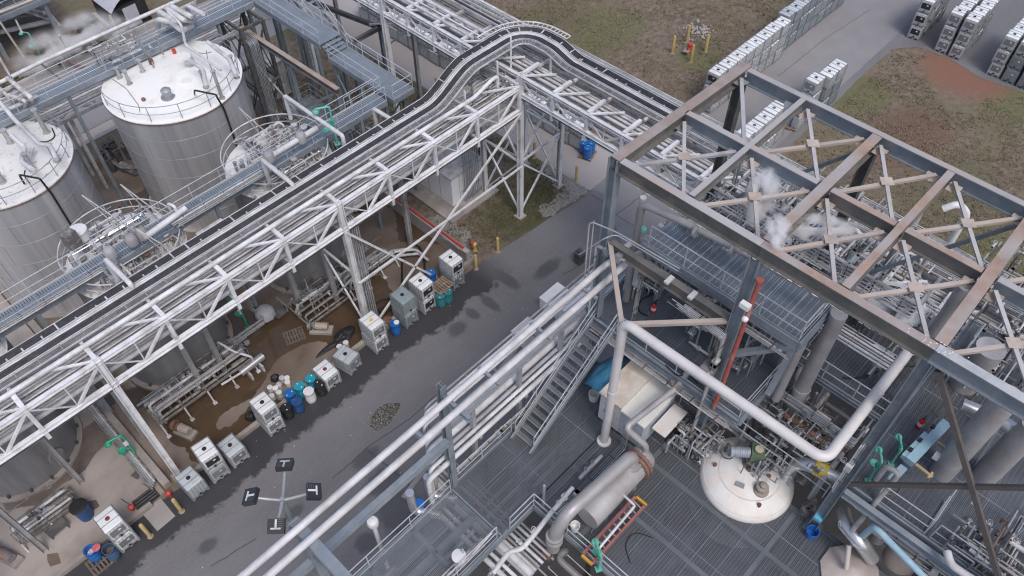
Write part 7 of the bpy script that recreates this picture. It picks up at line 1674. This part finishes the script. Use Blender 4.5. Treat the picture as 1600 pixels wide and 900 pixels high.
conduit_run('upper bundle of pale pipes spanning the pit under big white pipe', [(19.2, 8.0, 12.0), (19.2, 1.0, 12.0), (20.4, 1.0, 12.0)], 5, .13, 6, (.025, .05), [whited, pipeg, galv], 2)
conduit_run('conduits under the front edge of upper grated platform', [(17.55, 4.1, 16.4), (17.55, 10.2, 16.4), (17.55, 10.2, 13)], 5, .07, 7)
conduit_run('slanting conduits beside right tan outrigger and mid deck frame', [(17.3, 6.5, 12.6), (17.3, 6.5, 15.6), (17.3, 7.6, 15.6)], 5, .07, 8, (.02, .04))
conduit_run('conduits running along the heat exchanger towards lower deck corner', [(10.6, 7.9, 9.1), (14.6, 7.9, 9.1), (14.6, 7.9, 10.6)], 4, .08, 9)
conduit_run('thin pipes along the right deck front edge above light blue pipe', [(17.2, -.2, 12.0), (17.2, -6.8, 12.0), (17.2, -6.8, 10)], 6, .09, 10, (.02, .045))
conduit_run('thin pipes hanging under the bottom right deck by beige hood', [(17.15, -6.6, 11.3), (17.15, -1.0, 11.3), (17.15, -1.0, 9.6)], 4, .1, 11, (.02, .05))
conduit_run('thin conduits beside the stair on lower deck railing', [(9.2, 11.9, 9.4), (13.6, 11.9, 9.4), (13.6, 11.9, 11.0)], 4, .06, 12)
conduit_run('thin pale pipes on stands along bottom centre platform rail', [(-1.5, 9.2, 9.3), (6.8, 9.2, 9.3), (6.8, 9.2, 10.2)], 3, .12, 13, (.02, .04), [whited, galv])
conduit_run('conduits up the left blue grey frame column by the road', [(16.85, 11.9, 9), (16.85, 11.9, 16.6), (16.85, 10.4, 16.7)], 3, .07, 14)
conduit_run('pale pipes crossing high under first roof frame bay', [(23.4, 11.0, 15.2), (23.4, 2.0, 15.2), (25.4, 2.0, 15.2)], 5, .2, 15, (.03, .08), [pipew, whited, pipeg, alu], 1)
conduit_run('pale pipes crossing high below second roof frame bay', [(21.6, 10.8, 14.2), (21.6, 1.4, 14.2), (21.6, 1.4, 12.6)], 6, .16, 16, (.025, .07), [pipew, whited, pipeg, alu], 1)
conduit_run('pipes running outward beneath the rusty beams toward lane bridge', [(21, 6.9, 14.9), (28.2, 6.9, 14.9), (28.2, 6.9, 11)], 5, .17, 17, (.03, .08), [pipew, whited, pipeg, alu], 1)
conduit_run('pipes running outward near the steam toward lane bridge', [(21, 9.6, 14.4), (28.2, 9.6, 14.4), (28.2, 9.6, 11)], 6, .14, 18, (.03, .07), [pipew, whited, pipeg, alu], 1)
conduit_run('thin pipes on the far walkway outer rail behind left tank', [(-6, 47.6, 10.0), (8, 47.6, 10.0), (8, 47.6, 12)], 4, .12, 19, (.03, .06), [pipew, whited, galv])
conduit_run('thin pipes beside the walkway between the two crowded tanks', [(8.5, 31.7, 9.7), (14.4, 31.7, 9.7), (14.4, 30.4, 9.7)], 4, .12, 20, (.025, .06), [whited, galv, pipeg])
conduit_run('thin pipes along the walkway left of both crowded tanks', [(-8, 31.7, 9.7), (4.6, 31.7, 9.7), (4.6, 30.4, 9.7)], 3, .12, 21, (.025, .06), [whited, galv, pipeg])
conduit_run('grey pipes running along the tank side inside flooded bund', [(2.4, 30.8, .6), (10.6, 30.8, .6), (10.6, 32, .6)], 4, .16, 22, (.04, .07), [pump, pipeg, galv])
manifold('pipes and valves over the white roof edge of left steel tank', 1.5, 5.6, 45.4, 48.4, 9.3, 26, 51, 1.8, .13, 22, [pipew, whited, whited, galv, pump])
manifold('pipe cluster over the large steel tank roof beside far walkway', 12.2, 15.6, 45.6, 47.4, 9.6, 10, 52, 1.6, .12, 14, [pipew, whited, galv, pump])
manifold('fittings and pipes under the walkway between the two crowded tanks', 9.2, 13.0, 29.6, 32.0, 7.0, 22, 53, 1.6, .14, 12, [whited, pipeg, galv, pump])
manifold('fittings and pipes beneath the green shower landing', 19.0, 23.4, 29.8, 33.6, 6.2, 28, 54, 1.8, .12, 12, [whited, pipeg, galv, pump])
manifold('grimy pipework around the base of middle dark tank', 3.4, 9.0, 29.6, 30.6, .1, 26, 55, 1.3, .1, 22, [pump, pipeg, galv, steeld, whited])
manifold('grimy pipework around the base of far dark tank', 12.4, 18.6, 29.4, 30.8, .1, 28, 56, 1.3, .1, 24, [pump, pipeg, galv, steeld, whited])
manifold('small valves on the kettle top beside the gearbox', 16.6, 18.0, 2.4, 3.9, 9.75, 14, 57, .8, .08, 14, [pump, galv, whited, steeld])
manifold('valves and pipes at the left of kettle near cabinet shelf', 16.0, 17.2, 4.9, 6.6, 9.0, 16, 58, 1.3, .08, 14, [pump, galv, whited, steeld])
manifold('pipework on right deck between blue unit and roof frame column', 21.8, 26.6, -2.6, .1, 12.4, 22, 59, 1.8, .14, 12)
manifold('pipework beyond wide pale vessel at the right edge', 25.5, 31.5, -4.5, 1.4, 12.4, 26, 60, 2.0, .14, 16, [pipew, whited, galv, clad, steeld])
manifold('pipes above lane bridge beyond the second roof beam', 27.2, 31.0, 2.0, 11.5, 11.4, 24, 61, 1.6, .12, 14, [pipew, whited, galv, pipeg])
# loose cables and hoses on the decks
for k, (c, z, lab) in enumerate([([(1075, 640), (1090, 660), (1085, 690), (1110, 700)], 9.1, 'thin black cable on deck left of the kettle'), ([(880, 770), (905, 800), (930, 820), (915, 850)], 9.1, 'thin black hose under the heat exchanger end'), ([(985, 880), (975, 850), (990, 830), (1020, 840)], 9.03, 'thin grey hose on lower deck near the red ladder'),
                                  ([(1150, 570), (1165, 600), (1190, 595), (1200, 620)], 11.5, 'looping thin cable above the pit behind kettle'), ([(1290, 700), (1270, 690), (1255, 700), (1240, 690)], 11.6, 'thin cable looping beside the taped duct'), ([(1410, 760), (1400, 775), (1385, 770), (1370, 790)], 12.45, 'black cable on the right deck near bent post'),
                                  ([(1040, 570), (1060, 590), (1075, 580), (1090, 600)], 12.5, 'thin black cable along mid level deck rail'), ([(985, 400), (1000, 415), (1020, 410), (1030, 425)], 12.45, 'dark hose on mid level deck near the mint shower')]):
    b = MB(); b.path([at(x, y, z) for x, y in c], .022, 6, .5, 5); tag(b.build('cable', black if k % 2 == 0 else pump), lab, 'cable')
# added flat strips imitating the support beams visible through the grating
t = thing('beam_standins', 'added dark strips standing for beams seen through lower deck grating around kettle', 'strips', (14, 4, 9))
for x in (10.42, 12.6, 14.9, 17.12):
    b = MB(); b.box((x, .95, 9.004), (.17, 15.8, .008)); b.build('strip', galvd2 if False else mat('dark_strip', (.13, .147, .165), .5, .2, var=.2, scale=.7), t)
for y in (-4.2, -1.4, 1.3, 6.7):
    b = MB(); b.box((13.7, y, 9.010), (6.6, .17, .008)); b.build('strip', mat('dark_strip', (.13, .147, .165)), t)
# bird droppings and dirt on the lower flange of the front roof beam
b = MB(); r = random.Random(12)
for k in range(70):
    y = r.uniform(.8, 11.2); b.box((16.84+r.uniform(0, .06), y, 20.395), (r.uniform(.015, .04), r.uniform(.02, .16), .008))
o = b.build('droppings', whitep, bpy.data.objects['roof_frame']); o['kind'] = 'stuff'
b = MB()
for k in range(26):
    x = 17.0+r.gauss(0, .12); y = .55+r.gauss(0, .35); b.box((x, y, 21.002), (r.uniform(.02, .05), r.uniform(.02, .05), .004))
o = b.build('droppings', whitep, bpy.data.objects['roof_frame']); o['kind'] = 'stuff'
# litter and pale specks on the road
b = MB()
for k in range(60):
    x = r.uniform(-6, 24); y = r.uniform(13.5, 25.2); b.box((x, y, .03), (r.uniform(.015, .05), r.uniform(.015, .05), .01), r.uniform(0, 3))
o = b.build('litter', whitep); o['kind'] = 'stuff'; tag(o, 'tiny pale bits of litter and grit scattered on the road', 'litter')
b = MB()
for k in range(260):
    a = r.uniform(0, 6.28); q = math.sqrt(r.random()); c = at(598, 652, 0); b.ball((c.x+math.cos(a)*q*1.0+r.gauss(0, .1), c.y+math.sin(a)*q*.55+r.gauss(0, .08), .03), r.uniform(.012, .04), 6)
o = b.build('stones', gravm); o['kind'] = 'stuff'; tag(o, 'loose grey stones around the wet hollow in the road', 'stones')
for k, (x, y) in enumerate([(1210, 385), (1225, 375), (1304, 210), (1318, 230)]): pass
b = MB()
for k in range(90):
    c = at(r.gauss(1090, 14), r.gauss(50, 6), 0); b.ball((c.x, c.y, .08), r.uniform(.05, .16), 7)
o = b.build('rubble', concl); o['kind'] = 'stuff'; tag(o, 'pale rubble scattered near four yellow posts in field', 'rubble')
for lab, os_ in USED.items():
    if len(os_) > 1: print('SAME LABEL', len(os_), lab)
